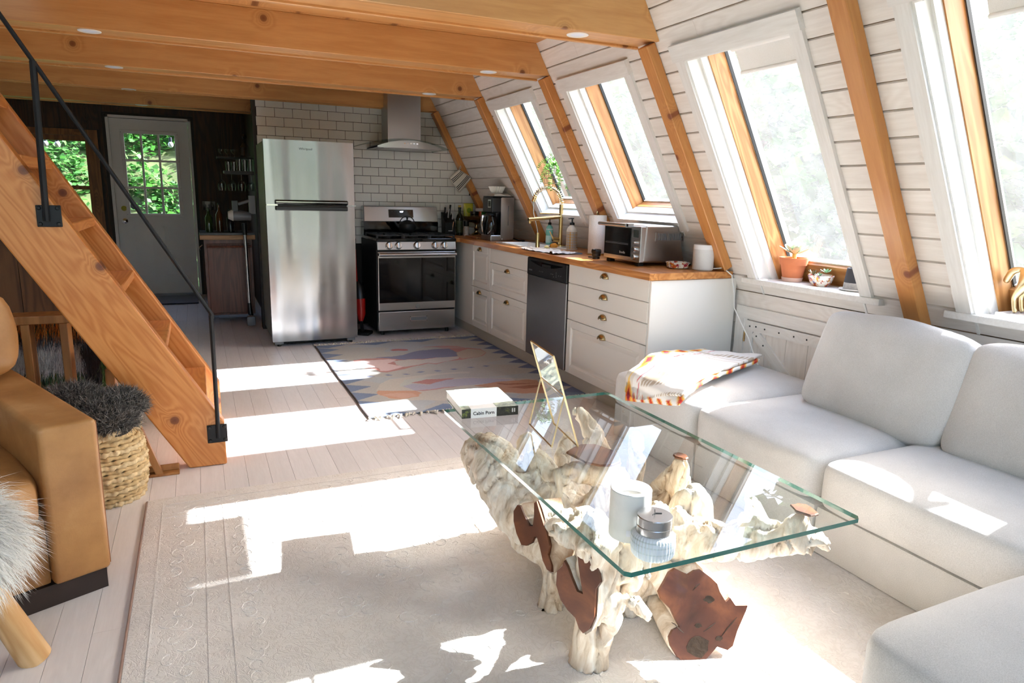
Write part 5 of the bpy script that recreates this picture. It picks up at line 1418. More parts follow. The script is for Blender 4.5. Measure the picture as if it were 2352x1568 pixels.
# hollow knot and small holes in the big face
for (x, y, r_) in ((845,1150,0.034),(850,915,0.011),(1085,1060,0.011),(975,620,0.018)):
    p = on_plane(1430+x*0.2028, 1250+y*0.2028, lift((1.245,1.405,0.02)), nb)+nb*0.0045
    e1 = nb.cross(Vector((0,0,1))).normalized(); e2 = nb.cross(e1)
    poly = [p+(e1*math.cos(2*math.pi*k/14)*1.0+e2*math.sin(2*math.pi*k/14)*(0.85 if r_ > 0.03 else 0.6))*r_*(1+0.5*mnoise.noise(Vector((k*0.9, r_*90, x)))) for k in range(14)]
    ctb.part('knot_hole', MB().prism(poly, nb*0.0008), EARTH)
for crack in ([(550,880),(590,900),(640,960),(690,1000)], [(910,985),(980,935),(1050,880)], [(1110,1045),(1170,960),(1230,890),(1290,820)], [(870,440),(820,480),(790,520)]):
    cp_ = [on_plane(1430+x*0.2028, 1250+y*0.2028, lift((1.245,1.405,0.02)), nb)+nb*0.0042 for x, y in crack]
    ctb.part('crack', MB().tube(cp_, [0.0008]+[0.0022]*(len(cp_)-2)+[0.0006], 5), EARTH)
cut_face(z6([(640,300),(630,450),(680,620),(760,740),(850,830),(890,950),(940,1010),(1010,960),(1070,820),(1085,500),(1135,430),(1110,250),(1060,80),(1000,-40),(920,-20),(875,110),(890,250),(915,420),(940,560),(870,530),(810,390),(760,250),(720,180),(700,240)]),
         (0.925,1.50,0.22), (-0.80,-0.55,0.22), 0.12, 0.8, (0.9,0.3,0))
cut_face(z3([(780,305),(735,380),(735,500),(770,650),(830,790),(890,800),(960,750),(985,690),(1020,700),(1050,800),(1090,980),(1140,1090),(1190,1120),(1185,1020),(1150,900),(1170,800),(1140,660),(1100,540),(1050,380),(1015,260),(985,280),(985,420),(970,560),(920,560),(860,420),(820,320)]),
         (0.90,1.80,0.30), (-0.86,-0.42,0.28), 0.10, 0.85, (0.95,0.25,0))
# flat sawn tops that carry the glass
for (cx_, cy_, r_) in ((1.16,1.85,0.08),(1.422,1.74,0.022),(1.492,1.283,0.030)):
    poly = [Vector((cx_+r_*(1+0.35*mnoise.noise(Vector((cx_*9+k,cy_*7,0))))*math.cos(2*math.pi*k/12), cy_+r_*1.3*(1+0.35*mnoise.noise(Vector((k,cx_*5,3))))*math.sin(2*math.pi*k/12), 0.487)) for k in range(12)]
    bev(ctb.part('sawn_top', MB().prism(poly, (0,0,0.0085)), cutm), 0.003, 1)

# ---- on the glass
bk = Thing('book', 'thick paperback photo book with white band on the glass table', 'book', (0.975, 2.42, TZ1))
bm_ = TR(0.976, 2.426, TZ1+0.0182) @ RZ(-6.0) @ Matrix.Scale(0.932, 4)
CovM, nt, b = newmat('cover_photo')
n1 = noise(nt, coords(nt), 22, 6, 0.7); L(nt, ramp(nt, n1, [(0.3, srgb(60,72,58)), (0.48, srgb(150,160,150)), (0.6, srgb(214,222,196)), (0.75, srgb(238,240,236))]), b.inputs['Base Color']); b.inputs['Roughness'].default_value = 0.3
SpnM, nt, b = newmat('spine_photo')
n1 = noise(nt, coords(nt), 40, 5, 0.7); L(nt, ramp(nt, n1, [(0.35, srgb(26,26,26)), (0.55, srgb(56,58,54)), (0.66, srgb(120,130,60))]), b.inputs['Base Color']); b.inputs['Roughness'].default_value = 0.35
PAPER = plain('page_edges', srgb(226,224,220), 0.8)
bk.part('page_block', MB().obox(bm_ @ TR(0,0.002,0), 0.232, 0.276, 0.034), PAPER)
bk.part('front_cover', MB().obox(bm_ @ TR(0,0,0.0182), 0.238, 0.284, 0.0016), CovM)
bk.part('back_cover', MB().obox(bm_ @ TR(0,0,-0.0182), 0.238, 0.284, 0.0016), CovM)
bk.part('spine', MB().obox(bm_ @ TR(0,-0.1415,0), 0.238, 0.0016, 0.038), SpnM)
WB_ = plain('white_band', srgb(244,244,242), 0.5)
bnd = bk.part('paper_band', MB().obox(bm_ @ TR(-0.028,-0.0005,0.0194), 0.108, 0.286, 0.0012).obox(bm_ @ TR(-0.028,-0.1428,0), 0.108, 0.0012, 0.0398), WB_)
BLK = plain('print_black', srgb(16,16,16), 0.6)
text_mesh('lettering', 'Cabin Porn', 0.0195, bm_ @ Matrix(((1,0,0,-0.028),(0,0,-1,-0.1436),(0,1,0,-0.001),(0,0,0,1))), BLK, bnd, bk.loc, bold=True)
for k in range(2):
    bk.part('spine_mark', MB().obox(bm_ @ TR(0.094+0.009*k, -0.1426, 0.002), 0.005, 0.001, 0.016), WLET)
# brass easel frame
ef = Thing('photo_frame', 'brass and glass easel photo frame standing on the table', 'photo frame', (1.09, 2.02, TZ1))
BL_, BR_ = Vector((1.148,2.130,TZ1+0.003)), Vector((1.114,1.892,TZ1+0.003))
up_ = Vector((-0.098, 0.013, 0.315))
TL_, TR_ = BL_+up_, BR_+up_
for a_, c2_ in ((BL_,BR_),(BL_,TL_),(BR_,TR_),(TL_,TR_)):
    ef.part('frame_bar', MB().tube([a_, c2_], 0.0035, 4), GOLD)
SL1, SL2 = Vector((1.062,2.160,TZ1+0.003)), Vector((1.029,1.918,TZ1+0.003))
ef.part('stand_bar', MB().tube([BL_.lerp(TL_,0.57), SL1], 0.0032, 4), GOLD)
ef.part('stand_bar', MB().tube([BR_.lerp(TR_,0.57), SL2], 0.0032, 4), GOLD)
ef.part('stand_bar', MB().tube([SL1, SL2], 0.0032, 4), GOLD)
ef.part('cross_bar', MB().tube([BL_.lerp(TL_,0.57), BR_.lerp(TR_,0.57)], 0.002, 4), GOLD)
ef.part('glass_sheet', MB().add([BL_,BR_,TR_,TL_], [(0,1,2,3)]), pane_mat('frame_glass', (0.93,0.95,0.94,1), dust=0.12))
# concrete candle
c1_ = Vector((0.932, 1.316, TZ1)); cd = Thing('concrete_candle', 'tall white concrete cup candle on the glass table', 'candle', c1_)
cd.part('cup', MB().lathe([(0,0),(0.049,0),(0.0505,0.003),(0.0505,0.122),(0.049,0.124),(0.039,0.124),(0.038,0.122),(0.038,0.098),(0,0.097)], c1_, 40), plain('concrete', srgb(222,220,215), 0.85, vary=0.05, nscale=25, bstr=0.05), 30)
cd.part('wax', MB().lathe([(0,0.1),(0.03,0.101),(0.0375,0.098)], c1_, 28), plain('wax', srgb(240,236,228), 0.5), 40)
lb = MB(); lo, hi = [], []
for k in range(9):
    a = math.radians(228+k*4.5); lo.append(c1_+Vector((0.0508*math.cos(a),0.0508*math.sin(a),0.018))); hi.append(c1_+Vector((0.0508*math.cos(a),0.0508*math.sin(a),0.034)))
cd.part('paper_label', lb.loft([lo, hi], cap=False, closed=False), plain('label_paper', srgb(232,232,238), 0.7))
# ribbed jar with steel lid
c2_ = Vector((0.930, 1.213, TZ1)); jr = Thing('candle_jar', 'ribbed glass candle jar with brushed steel lid near the table corner', 'candle jar', c2_)
rings = []
for (r_, z) in ((0.02,0.001),(0.046,0.001),(0.0505,0.008),(0.052,0.03),(0.050,0.048),(0.046,0.055),(0.0415,0.058)):
    rings.append([c2_+Vector((r_*(1+0.018*math.cos(40*a))*math.cos(a), r_*(1+0.018*math.cos(40*a))*math.sin(a), z)) for a in [2*math.pi*k/160 for k in range(160)]])
jr.part('ribbed_glass', MB().loft(rings), plain('frosted_glass', srgb(224,230,236), 0.18), 40)
for z_ in (0.022, 0.038, 0.05):
    jr.part('bead_ring', MB().tube([c2_+Vector((0.0518*math.cos(a), 0.0518*math.sin(a), z_)) for a in [2*math.pi*k/48 for k in range(49)]], 0.0016, 6), CLEARG, 60)
jr.part('lid', MB().lathe([(0.041,0.056),(0.0415,0.058),(0.0415,0.075),(0.0405,0.0765),(0.0415,0.078),(0.0415,0.098),(0.040,0.1),(0,0.1)], c2_, 40), STEELV, 30)
jr.part('wick_knot', MB().tube([c2_+Vector((0,0,0.1)), c2_+Vector((0.0,0.002,0.112))], 0.0008, 5).tube([c2_+Vector((-0.006,0,0.1008)), c2_+Vector((0.004,0.004,0.1012)), c2_+Vector((0.018,-0.002,0.1008))], 0.0012, 5), BLACKM)

# ---- rugs
lr = Thing('area_rug', 'large pale cream rug with carved relief pattern under the coffee table', 'rug', (0.9, 1.6, 0))
rgm, nt, b = newmat('carved_rug')
v = coords(nt, rnd=False)
n1 = noise(nt, v, 3.0, 3, 0.6); n2 = noise(nt, v, 17, 3, 0.6, 2.5); n3 = noise(nt, v, 420, 2)
rd1 = mth(nt, 'ABSOLUTE', mth(nt, 'SUBTRACT', n2, 0.5)); line = ramp(nt, rd1, [(0.0, (1,1,1,1)), (0.03, (0.6,0.6,0.6,1)), (0.07, (0,0,0,1))])
cl = ramp(nt, n1, [(0.35, srgb(224,218,212)), (0.65, srgb(238,233,228))])
cl = mixc(nt, mth(nt, 'MULTIPLY', line, 0.16), cl, srgb(190,176,164))
L(nt, cl, b.inputs['Base Color']); b.inputs['Roughness'].default_value = 0.95; b.inputs['Sheen Weight'].default_value = 0.2
h = mth(nt, 'ADD', mth(nt, 'MULTIPLY', line, -0.8), mth(nt, 'MULTIPLY', n3, 0.5)); bump(nt, b, h, 0.4, 0.007)
lr.part('pile', MB().rbox(-0.272, -0.9, 0.003, 2.20, 3.135, 0.013, 0.004), rgm, 40)
BRED = plain('rug_binding', srgb(176,148,136), 0.9, vary=0.1)
lr.part('binding', MB().tube([(-0.274, 3.13, 0.006), (-0.276, 1.0, 0.006), (-0.272, -0.9, 0.006)], 0.006, 6), BRED, 60)
lr.part('binding', MB().tube([(-0.27, 3.137, 0.006), (2.2, 3.137, 0.006)], 0.005, 6), rgm, 60)
# carved border lines and scrolls
rs2 = random.Random(31)
for (bx0, bx1) in ((-0.195, -0.06), (0.03, 0.13)):
    cv_ = MB(); y = -0.3
    while y < 2.90:
        xc = rs2.uniform(bx0+0.03, bx1-0.03); r0 = rs2.uniform(0.018, 0.035); a0 = rs2.uniform(0, 6.28); tn = rs2.choice((-1, 1))*rs2.uniform(3.2, 5.2)
        cv_.tube([(xc+r0*(1-0.5*k/9)*math.cos(a0+tn*k/9), y+r0*(1-0.5*k/9)*math.sin(a0+tn*k/9)*1.3, 0.0128) for k in range(10)], 0.0022, 5)
        y += rs2.uniform(0.03, 0.07)
    lr.part('carved_scrolls', cv_, rgm, 60)['kind'] = 'stuff'
cv_ = MB(); x = -0.18
while x < 2.0:
    yc = rs2.uniform(2.97, 3.04); r0 = rs2.uniform(0.018, 0.032); a0 = rs2.uniform(0, 6.28); tn = rs2.choice((-1, 1))*4
    cv_.tube([(x+r0*(1-0.5*k/9)*math.cos(a0+tn*k/9)*1.3, yc+r0*(1-0.5*k/9)*math.sin(a0+tn*k/9), 0.0128) for k in range(10)], 0.0022, 5); x += rs2.uniform(0.03, 0.07)
lr.part('carved_scrolls', cv_, rgm, 60)['kind'] = 'stuff'
cv_ = MB()
for q in range(420):
    xc, yc = rs2.uniform(0.2, 2.0), rs2.uniform(0.2, 2.85); r0 = rs2.uniform(0.015, 0.04); a0 = rs2.uniform(0, 6.28); tn = rs2.choice((-1, 1))*rs2.uniform(2.0, 5.5)
    cv_.tube([(xc+r0*(1-0.5*k/8)*math.cos(a0+tn*k/8), yc+r0*(1-0.5*k/8)*math.sin(a0+tn*k/8), 0.0125) for k in range(9)], 0.0024, 4)
lr.part('carved_scrolls', cv_, rgm, 60)['kind'] = 'stuff'
for x in (-0.21, -0.05, 0.02):
    lr.part('carved_line', MB().box(x-0.002, -0.8, 0.0125, x+0.002, 3.05 if x > -0.2 else 3.08, 0.0148), rgm)
for y in (3.06, 2.93):
    lr.part('carved_line', MB().box(-0.2, y-0.002, 0.0125, 2.1, y+0.002, 0.0148), rgm)

def inside(poly, x, y):
    r = False; n = len(poly); j = n-1
    for i in range(n):
        xi, yi = poly[i]; xj, yj = poly[j]
        if (yi > y) != (yj > y) and x < (xj-xi)*(y-yi)/(yj-yi)+xi: r = not r
        j = i
    return r
kr = Thing('woven_rug', 'colourful woven rug with blue zigzag border and bird shapes in front of the stove', 'rug', (1.6, 4.95, 0))
KX0, KX1, KY0, KY1 = 0.865, 2.366, 3.93, 6.03
Zr = lambda L_: [tuple(on_z(700+x*0.29762, 740+y*0.29762, 0.006))[:2] for x, y in L_]
shapes = [
    (Zr([(370,292),(440,282),(640,275),(740,258),(900,215),(1100,200),(1250,195),(1360,205),(1400,235),(1370,260),(1240,285),(1100,300),(1010,325),(960,318),(860,335),(760,360),(640,390),(570,385),(540,365),(450,350)]), (0.55,0.28,0.26)),
    (Zr([(420,295),(640,285),(720,290),(640,320),(760,340),(640,375),(580,375),(560,352),(480,345),(430,320)]), (0.80,0.62,0.62)),
    (Zr([(690,300),(780,290),(900,285),(1100,265),(1200,262),(1190,280),(1010,318),(960,312),(860,328),(760,345),(700,325)]), (0.62,0.58,0.55)),
    (Zr([(520,275),(740,255),(900,214),(1110,202),(1200,235),(1180,262),(900,280),(760,290),(640,278)]), (0.25,0.26,0.38)),
    (Zr([(650,215),(700,205),(790,207),(780,218),(680,222)]), (0.55,0.22,0.22)), (Zr([(900,192),(1040,183),(1180,182),(1240,195),(1090,196)]), (0.58,0.34,0.32)),
    (Zr([(1180,230),(1250,205),(1360,210),(1395,235),(1350,262),(1230,282),(1180,265)]), (0.55,0.47,0.40)),
    (Zr([(550,520),(575,480),(640,445),(760,425),(1000,395),(1210,380),(1280,380),(1270,388),(1030,405),(860,440),(820,470),(1000,440),(1100,430),(1300,425),(1700,435),(1800,445),(1800,462),(1860,475),(1860,540),(1700,548),(1270,560),(1080,602),(800,600),(650,590),(570,560)]), (0.62,0.58,0.52)),
    (Zr([(555,545),(560,525),(700,528),(850,525),(905,545),(880,575),(760,590),(650,588),(575,560)]), (0.66,0.38,0.26)),
    (Zr([(725,480),(760,445),(860,430),(1000,432),(1080,440),(900,460),(800,485),(740,495)]), (0.58,0.60,0.55)),
    (Zr([(810,470),(930,440),(1150,430),(1060,470),(960,475)]), (0.55,0.27,0.25)), (Zr([(760,490),(820,475),(960,478),(1100,440),(1300,430),(1640,440),(1480,462),(1200,490),(960,520),(840,525)]), (0.50,0.48,0.57)),
    (Zr([(840,525),(960,518),(1180,490),(1060,515),(920,530)]), (0.56,0.32,0.30)),
    (Zr([(1300,490),(1480,460),(1700,440),(1800,448),(1800,462),(1860,475),(1860,545),(1680,548),(1500,540),(1400,528),(1480,510)]), (0.60,0.33,0.22)),
    (Zr([(1480,470),(1640,468),(1780,470),(1640,480),(1500,478)]), (0.40,0.17,0.11)), (Zr([(1560,500),(1720,485),(1860,490),(1700,512)]), (0.40,0.17,0.11)),
    (Zr([(600,560),(700,545),(840,545),(870,570),(760,586)]), (0.70,0.44,0.34)),
]
for k, (x, y) in enumerate(((505,420),(640,407),(780,400),(890,385),(1020,374),(1150,362),(1280,348),(1400,337))):
    shapes.append((Zr([(x-32,y),(x,y-6),(x+36,y-1),(x,y+6)]), (0.26,0.29,0.42)))
gx, gy = 210, 300
mb = MB(); cols = []
for j in range(gy+1):
    for i in range(gx+1):
        x = KX0+(KX1-KX0)*i/gx; y = KY0+(KY1-KY0)*j/gy
        z = 0.006+0.0015*mnoise.noise(Vector((x*5,y*5,0)))
        mb.v.append((x+0.006*mnoise.noise(Vector((y*4,x,7))), y, z))
        n_ = mnoise.noise(Vector((x*1.5, y*5, 0)))
        g0 = 0.52+0.05*n_; c = (g0, g0*0.98, g0*0.93)
        if n_ > 0.15: c = (0.50,0.53,0.55)
        bl_ = (0.21,0.27,0.40)
        # zigzag borders
        ph = (y/0.205) % 1; dl = 0.17*(1-abs(ph-0.5)*2)
        if x-KX0 < dl: c = bl_
        if KX1-x < 0.14*(1-abs(((y/0.18) % 1)-0.5)*2): c = (0.16,0.19,0.32)
        ph = ((x+0.1)/0.42) % 1
        if y-KY0 < 0.13*(1-abs(ph-0.5)*2): c = bl_
        if KY1-y < 0.11*(1-abs(ph-0.5)*2): c = bl_
        for poly, pc in shapes:
            xs = [p[0] for p in poly]; ys = [p[1] for p in poly]
            if min(xs) <= x <= max(xs) and min(ys) <= y <= max(ys) and inside(poly, x+0.02*mnoise.noise(Vector((x*9,y*9,1))), y+0.02*mnoise.noise(Vector((y*9,x*9,4)))): c = pc
        if 2.0 < x and 5.0 < y < 5.5 and 0: c = c
        cols.append(tuple(max(0, v_*(1+0.06*mnoise.noise(Vector((x*60,y*60,0))))) for v_ in c)+(1,))
for j in range(gy):
    for i in range(gx):
        mb.f.append((j*(gx+1)+i, j*(gx+1)+i+1, (j+1)*(gx+1)+i+1, (j+1)*(gx+1)+i)); mb.m.append(0)
o = kr.part('woven_field', mb, vcol('rug_weave', nscale=420, amt=0.3), 180)
a = o.data.color_attributes.new('Col', 'FLOAT_COLOR', 'POINT'); a.data.foreach_set('color', [x for c in cols for x in c])
kr.part('side_binding', MB().tube([(KX0-0.002+0.006*mnoise.noise(Vector((y*4,KX0,7))), y, 0.006) for y in [KY0+(KY1-KY0)*k/40 for k in range(41)]], 0.006, 6), plain('dark_binding', srgb(74,62,60), 0.9), 60)
fr_ = MB(); rf = random.Random(9)
for (yy, sg) in ((KY0, -1), (KY1, 1)):
    x = KX0
    while x < KX1:
        ln_ = rf.uniform(0.03, 0.065)
        p = Vector((x, yy, 0.007)); q = p+Vector((rf.uniform(-0.03,0.03), sg*ln_, 0.0)); m_ = p.lerp(q, 0.5)+Vector((rf.uniform(-0.01,0.01),0,0.008))
        fr_.tube([p, m_, q], [0.005,0.006,0.004], 5); x += rf.uniform(0.012, 0.03)
kr.part('fringe', fr_, plain('fringe_cotton', srgb(214,208,194), 0.95), 60)['kind'] = 'stuff'
dm = single('door_mat', 'dark blue-grey mat lying in front of the back door', 'mat', MB().rbox(-0.82, 8.80, 0.002, -0.05, 9.45, 0.018, 0.006), fabric('mat_fibre', srgb(40,42,58), srgb(62,64,82), 200), (-0.43, 9.1, 0))

# ---- stairs
st = Thing('staircase', 'steep open orange fir stairs to the loft', 'stairs', (0.0, 3.9, 0))
sl = Vector((-0.5045, 0, 0.8634)); pn = Vector((0.8634, 0, 0.5045))      # along, and upper-edge normal
def stringer(y0, y1):
    # outline in X-Z: foot cut square to the floor, vertical nose
    top_p = Vector((0.056, 0, 0.215)); L1 = 2.75
    a = top_p+sl*L1; bW = 0.245
    low = [(-0.112, 0.001), (0.056, 0.001), (0.056, 0.215), (a.x, a.z), (a.x-pn.x*bW, a.z-pn.z*bW)]
    # local X along the slope so the grain follows it
    M_ = Matrix(((sl.x, 0, pn.x, 0), (0, 1, 0, 0), (sl.z, 0, pn.z, 0), (0, 0, 0, 1)))
    Mi = M_.inverted()
    mb = MB().prism([Mi @ Vector((x, y0-st.loc.y, z)) for x, z in low], Mi.to_3x3() @ Vector((0, y1-y0, 0)))
    o = obj('stringer', mb.mesh('stringer'), FIR, st.o); o.matrix_local = M_
    return bev(o, 0.007, 2)
stringer(3.482, 3.562); stringer(4.25, 4.33)
for k in range(8):
    z = 0.319+0.283*k; x = -0.025-0.161*k
    mb = MB().box(-0.345, -0.125, -0.045, 0.345, 0.125, 0.0)
    o = obj('tread', mb.mesh('tread'), FIR, st.o); o.location = (x-0.113, 3.906-st.loc.y, z); o.rotation_euler = (0, 0, math.radians(90)); bev(o, 0.004, 1)
hr = Thing('handrail', 'black iron stair handrail bolted to the near stringer', 'handrail', (0.0, 3.47, 0))
RYY = 3.462
hr.part('top_rail', MB().tube([(0.034, RYY, 0.735), (0.03, RYY, 0.757), (-0.562, RYY, 1.812), (-1.02, RYY, 2.62)], 0.009, 8), IRON, 40)
for (x, z0, z1) in ((0.028, 0.165, 0.75), (-0.562, 1.20, 1.812)):
    hr.part('post', MB().tube([(x-(0.003 if x > 0 else 0.016), RYY+0.004, z0-0.02), (x, RYY, z1)], 0.010 if x > 0 else 0.013, 8), IRON, 40)
    pl = bev(hr.part('mount_plate', MB().box(x-0.052, 3.474, z0-0.045, x+0.038, 3.481, z0+0.045), IRON), 0.002, 1)
    for dx in (-0.04, 0.026):
        for dz in (-0.033, 0.033):
            hr.part('bolt', MB().lathe([(0,0.007),(0.006,0.006),(0.009,0.0)], (x+dx, 3.474, z0+dz), 8, Vector((0,-1,0))), BLACKM, 40, parent=pl)

# ---- leather sofa, stool, basket
LEATHER, nt, b = newmat('tan_leather')
v = coords(nt, rnd=False); n1 = noise(nt, v, 3.5, 5, 0.6); n2 = noise(nt, v, 180, 3)
L(nt, ramp(nt, n1, [(0.3, srgb(152,104,58)), (0.55, srgb(182,132,80)), (0.75, srgb(204,160,110))]), b.inputs['Base Color']); b.inputs['Roughness'].default_value = 0.42
bump(nt, b, mth(nt, 'ADD', n2, mth(nt, 'MULTIPLY', n1, 2)), 0.12, 0.004)
ls = Thing('leather_sofa', 'tan leather sofa with block arm beside the stairs', 'leather sofa', (-0.338, 2.465, 0), rz=math.radians(25))
def lpart(name, mb, mat, sm=None): return ls.part(name, mb, mat, sm, local=True)
ar = lpart('arm', MB().rbox(-0.165, 0.0, 0.075, 0.0, 1.0, 0.60, 0.018, 3), LEATHER, 40)
lpart('base', MB().rbox(-2.0, 0.03, 0.075, -0.166, 0.85, 0.30, 0.01), LEATHER, 40)
lpart('plinth', MB().box(-1.95, 0.02, 0.001, -0.01, 0.85, 0.0745), plain('dark_plinth', srgb(46,34,30), 0.5))
def lcush(name, size, loc, seed, r=0.05, puff=0.025, rx=0):
    mb = MB().addbm(soft_box(*size, r=r, puff=puff, n=8, seed=seed, wr=0.01)); M_ = TR(*loc) @ RX(rx)
    mb.v = [tuple(M_ @ Vector(q)) for q in mb.v]
    o = lpart(name, mb, LEATHER)
    for p in o.data.polygons: p.use_smooth = True
    return o
lcush('seat_cushion', (0.80, 0.78, 0.17), (-0.572, 0.37, 0.372), 2)
lcush('seat_cushion', (0.80, 0.78, 0.17), (-1.378, 0.37, 0.372), 3)
lcush('back_cushion', (0.80, 0.20, 0.34), (-0.43, 0.80, 0.77), 4, 0.07, 0.03, -8)
lcush('back_cushion', (0.76, 0.20, 0.42), (-1.37, 0.72, 0.66), 6, 0.07, 0.04, -12)
stc = MB()
lpart('arm_seam', MB().tube([(0.0005, 0.012, 0.09), (0.0005, 0.012, 0.59)], 0.0022, 5), plain('seam', srgb(150,96,60), 0.6))

def strands(name, roots, dirs, ln, wd, grav, T, mat, cols, seed=0, curl=0.3, local=False):
    r = np.random.RandomState(seed); n = len(roots)
    P0 = np.array(roots); D = np.array(dirs); D /= np.linalg.norm(D, axis=1)[:,None]
    ln = ln*(0.6+0.8*r.rand(n))
    side = np.cross(D, r.randn(n,3)); side /= np.linalg.norm(side, axis=1)[:,None]
    V = np.empty((n,7,3)); p = P0.copy(); d = D.copy()
    for s, w in enumerate((1.0, 0.8, 0.5)):
        V[:,2*s] = p-side*wd*w/2; V[:,2*s+1] = p+side*wd*w/2
        d = d + r.randn(n,3)*curl + np.array([0,0,-grav]); d /= np.linalg.norm(d, axis=1)[:,None]
        p = p+d*(ln/3)[:,None]
    V[:,6] = p
    F = []
    for i in range(n):
        b0 = i*7; F += [(b0,b0+1,b0+3,b0+2), (b0+2,b0+3,b0+5,b0+4), (b0+4,b0+5,b0+6)]
    me = bpy.data.meshes.new(name); off = np.zeros(3) if local else np.array(T.loc)
    me.from_pydata((V.reshape(-1,3)-off).tolist(), [], F); me.update()
    a = me.color_attributes.new('Col', 'FLOAT_COLOR', 'POINT')
    C = np.repeat(np.array(cols), 7, axis=0); sh = np.tile(np.array([0.75,0.75,0.9,0.9,1,1,1.0]), n)[:,None]
    a.data.foreach_set('color', np.concatenate([C*sh, np.ones((n*7,1))], 1).astype(np.float32).ravel())
    o = obj(name, me, mat, T.o); o['kind'] = 'stuff'; return o
HAIR = vcol('hair', rough=0.7, nscale=30, bstr=0.0, amt=0.1)
def blob(c, rad, n, seed, zmin=-0.2):
    r = np.random.RandomState(seed); q = r.randn(n*2,3); q /= np.linalg.norm(q, axis=1)[:,None]; q = q[q[:,2] > zmin][:n]
    return np.array(c)+q*np.array(rad), q/np.array(rad)
# stool with white sheepskin
stl = Thing('fur_stool', 'low stool with white sheepskin seat and round wooden legs', 'stool', (-0.72, 1.98, 0))
sc_ = (-0.72, 1.98, 0.46)
stl.part('seat_pad', MB().ball(sc_, 1.0, 14, (0.20,0.20,0.10)), plain('sheepskin', srgb(222,220,212), 0.95), 60)
pr, nr_ = blob(sc_, (0.20,0.20,0.10), 16000, 1, -0.4)
cw_ = np.array([0.93,0.91,0.86])*(0.85+0.2*np.random.RandomState(3).rand(len(pr)))[:,None]
strands('fleece', pr, nr_*np.array([1,1,0.6]), 0.12, 0.0030, 0.6, stl, HAIR, cw_, 4, 0.22)
for (a0, a1) in (((-0.62,2.07,0.40), (-0.505,2.135,0.004)), ((-0.80,1.90,0.40), (-0.90,1.82,0.004)), ((-0.80,2.07,0.40), (-0.90,2.16,0.004)), ((-0.55,1.90,0.36), (-0.47,1.80,0.004))):
    d = Vector(a1)-Vector(a0)
    if a1 == (-0.47,1.80,0.004): a1 = (-0.74,1.70,0.004); a0 = (-0.72,1.84,0.40)
    mb = MB(); Lg = (Vector(a1)-Vector(a0)).length
    mb.tube([(0,0,0),(0,0,Lg*0.5),(0,0,Lg)], [0.030,0.036,0.042], 18)
    o = obj('leg', mb.mesh('leg', (0,0,0), 40), BARK, stl.o); q = (Vector(a1)-Vector(a0)).to_track_quat('Z','Y')
    o.location = Vector(a0)-stl.loc; o.rotation_mode = 'QUATERNION'; o.rotation_quaternion = q
# basket
bc = Vector((-0.435, 3.275, 0)); bs = Thing('woven_basket', 'round woven seagrass basket beside the leather sofa', 'basket', bc)
SG1 = plain('seagrass', srgb(196,168,122), 0.8, vary=0.25, nscale=45, bstr=0.3); SG2 = plain('seagrass_light', srgb(214,190,148), 0.8, vary=0.2, nscale=45, bstr=0.3)
nrow = 17; hB = 0.325
for k in range(nrow):
    t = (k+0.5)/nrow; R_ = 0.126+0.030*math.sin(math.pi*min(1, t*0.9+0.08)); z = t*hB
    thick = k % 3 == 0
    rr_ = 0.0125 if thick else 0.0105; na = 132; pts = []; rs = []
    for j in range(na+1):
        a = 2*math.pi*j/na
        ph = j*2*math.pi/ (6 if thick else 9) + (k % 2)*math.pi
        up = 0.04*max(0, math.cos(a-math.radians(-40)))**6*(t > 0.9)
        pts.append(bc+Vector((math.cos(a)*(R_+0.004*math.cos(ph)), math.sin(a)*(R_+0.004*math.cos(ph)), z+0.002*math.sin(ph)+up)))
        rs.append(rr_*(1+0.22*math.cos(ph*2)))
    bs.part('coil', MB().tube(pts, rs, 7), SG2 if thick else SG1, 70)
bs.part('inner_wall', MB().lathe([(0,0.006),(0.12,0.006),(0.146,0.16),(0.132,0.315)], bc, 30), SG1, 60)
bs.part('handle', MB().tube([bc+Vector((math.cos(a)*0.142, math.sin(a)*0.142, 0.318+0.025*math.sin((a-math.radians(-75))/math.radians(80)*math.pi))) for a in [math.radians(-75+8*k) for k in range(11)]], 0.014, 8), SG2, 60)
th_ = Thing('fur_throw', 'shaggy dark grey faux fur throw stuffed in the basket', 'throw', bc+Vector((0,0,0.33)))
lumps = [((-0.45,3.30,0.36),(0.135,0.135,0.09)), ((-0.36,3.33,0.375),(0.09,0.10,0.075)), ((-0.54,3.36,0.39),(0.13,0.11,0.09)), ((-0.40,3.21,0.345),(0.10,0.08,0.06))]
tm = MB(); R0, D0_ = [], []
for i, (c, rd) in enumerate(lumps):
    tm.ball(c, 1.0, 10, rd); a_, b_ = blob(c, rd, 3800, 20+i, -0.1); R0.append(a_); D0_.append(b_)
th_.part('fabric_folds', tm, plain('fur_back', srgb(44,38,34), 0.95), 60)
R0 = np.concatenate(R0); D0_ = np.concatenate(D0_); D0_ /= np.linalg.norm(D0_, axis=1)[:,None]
rs_ = np.random.RandomState(8); g_ = rs_.rand(len(R0))
cg = np.outer(0.05+0.34*g_**2.2, np.array([1.0,0.9,0.8]))
strands('fur', R0, D0_, 0.042, 0.0032, 0.12, th_, HAIR, cg, 6, 0.5)

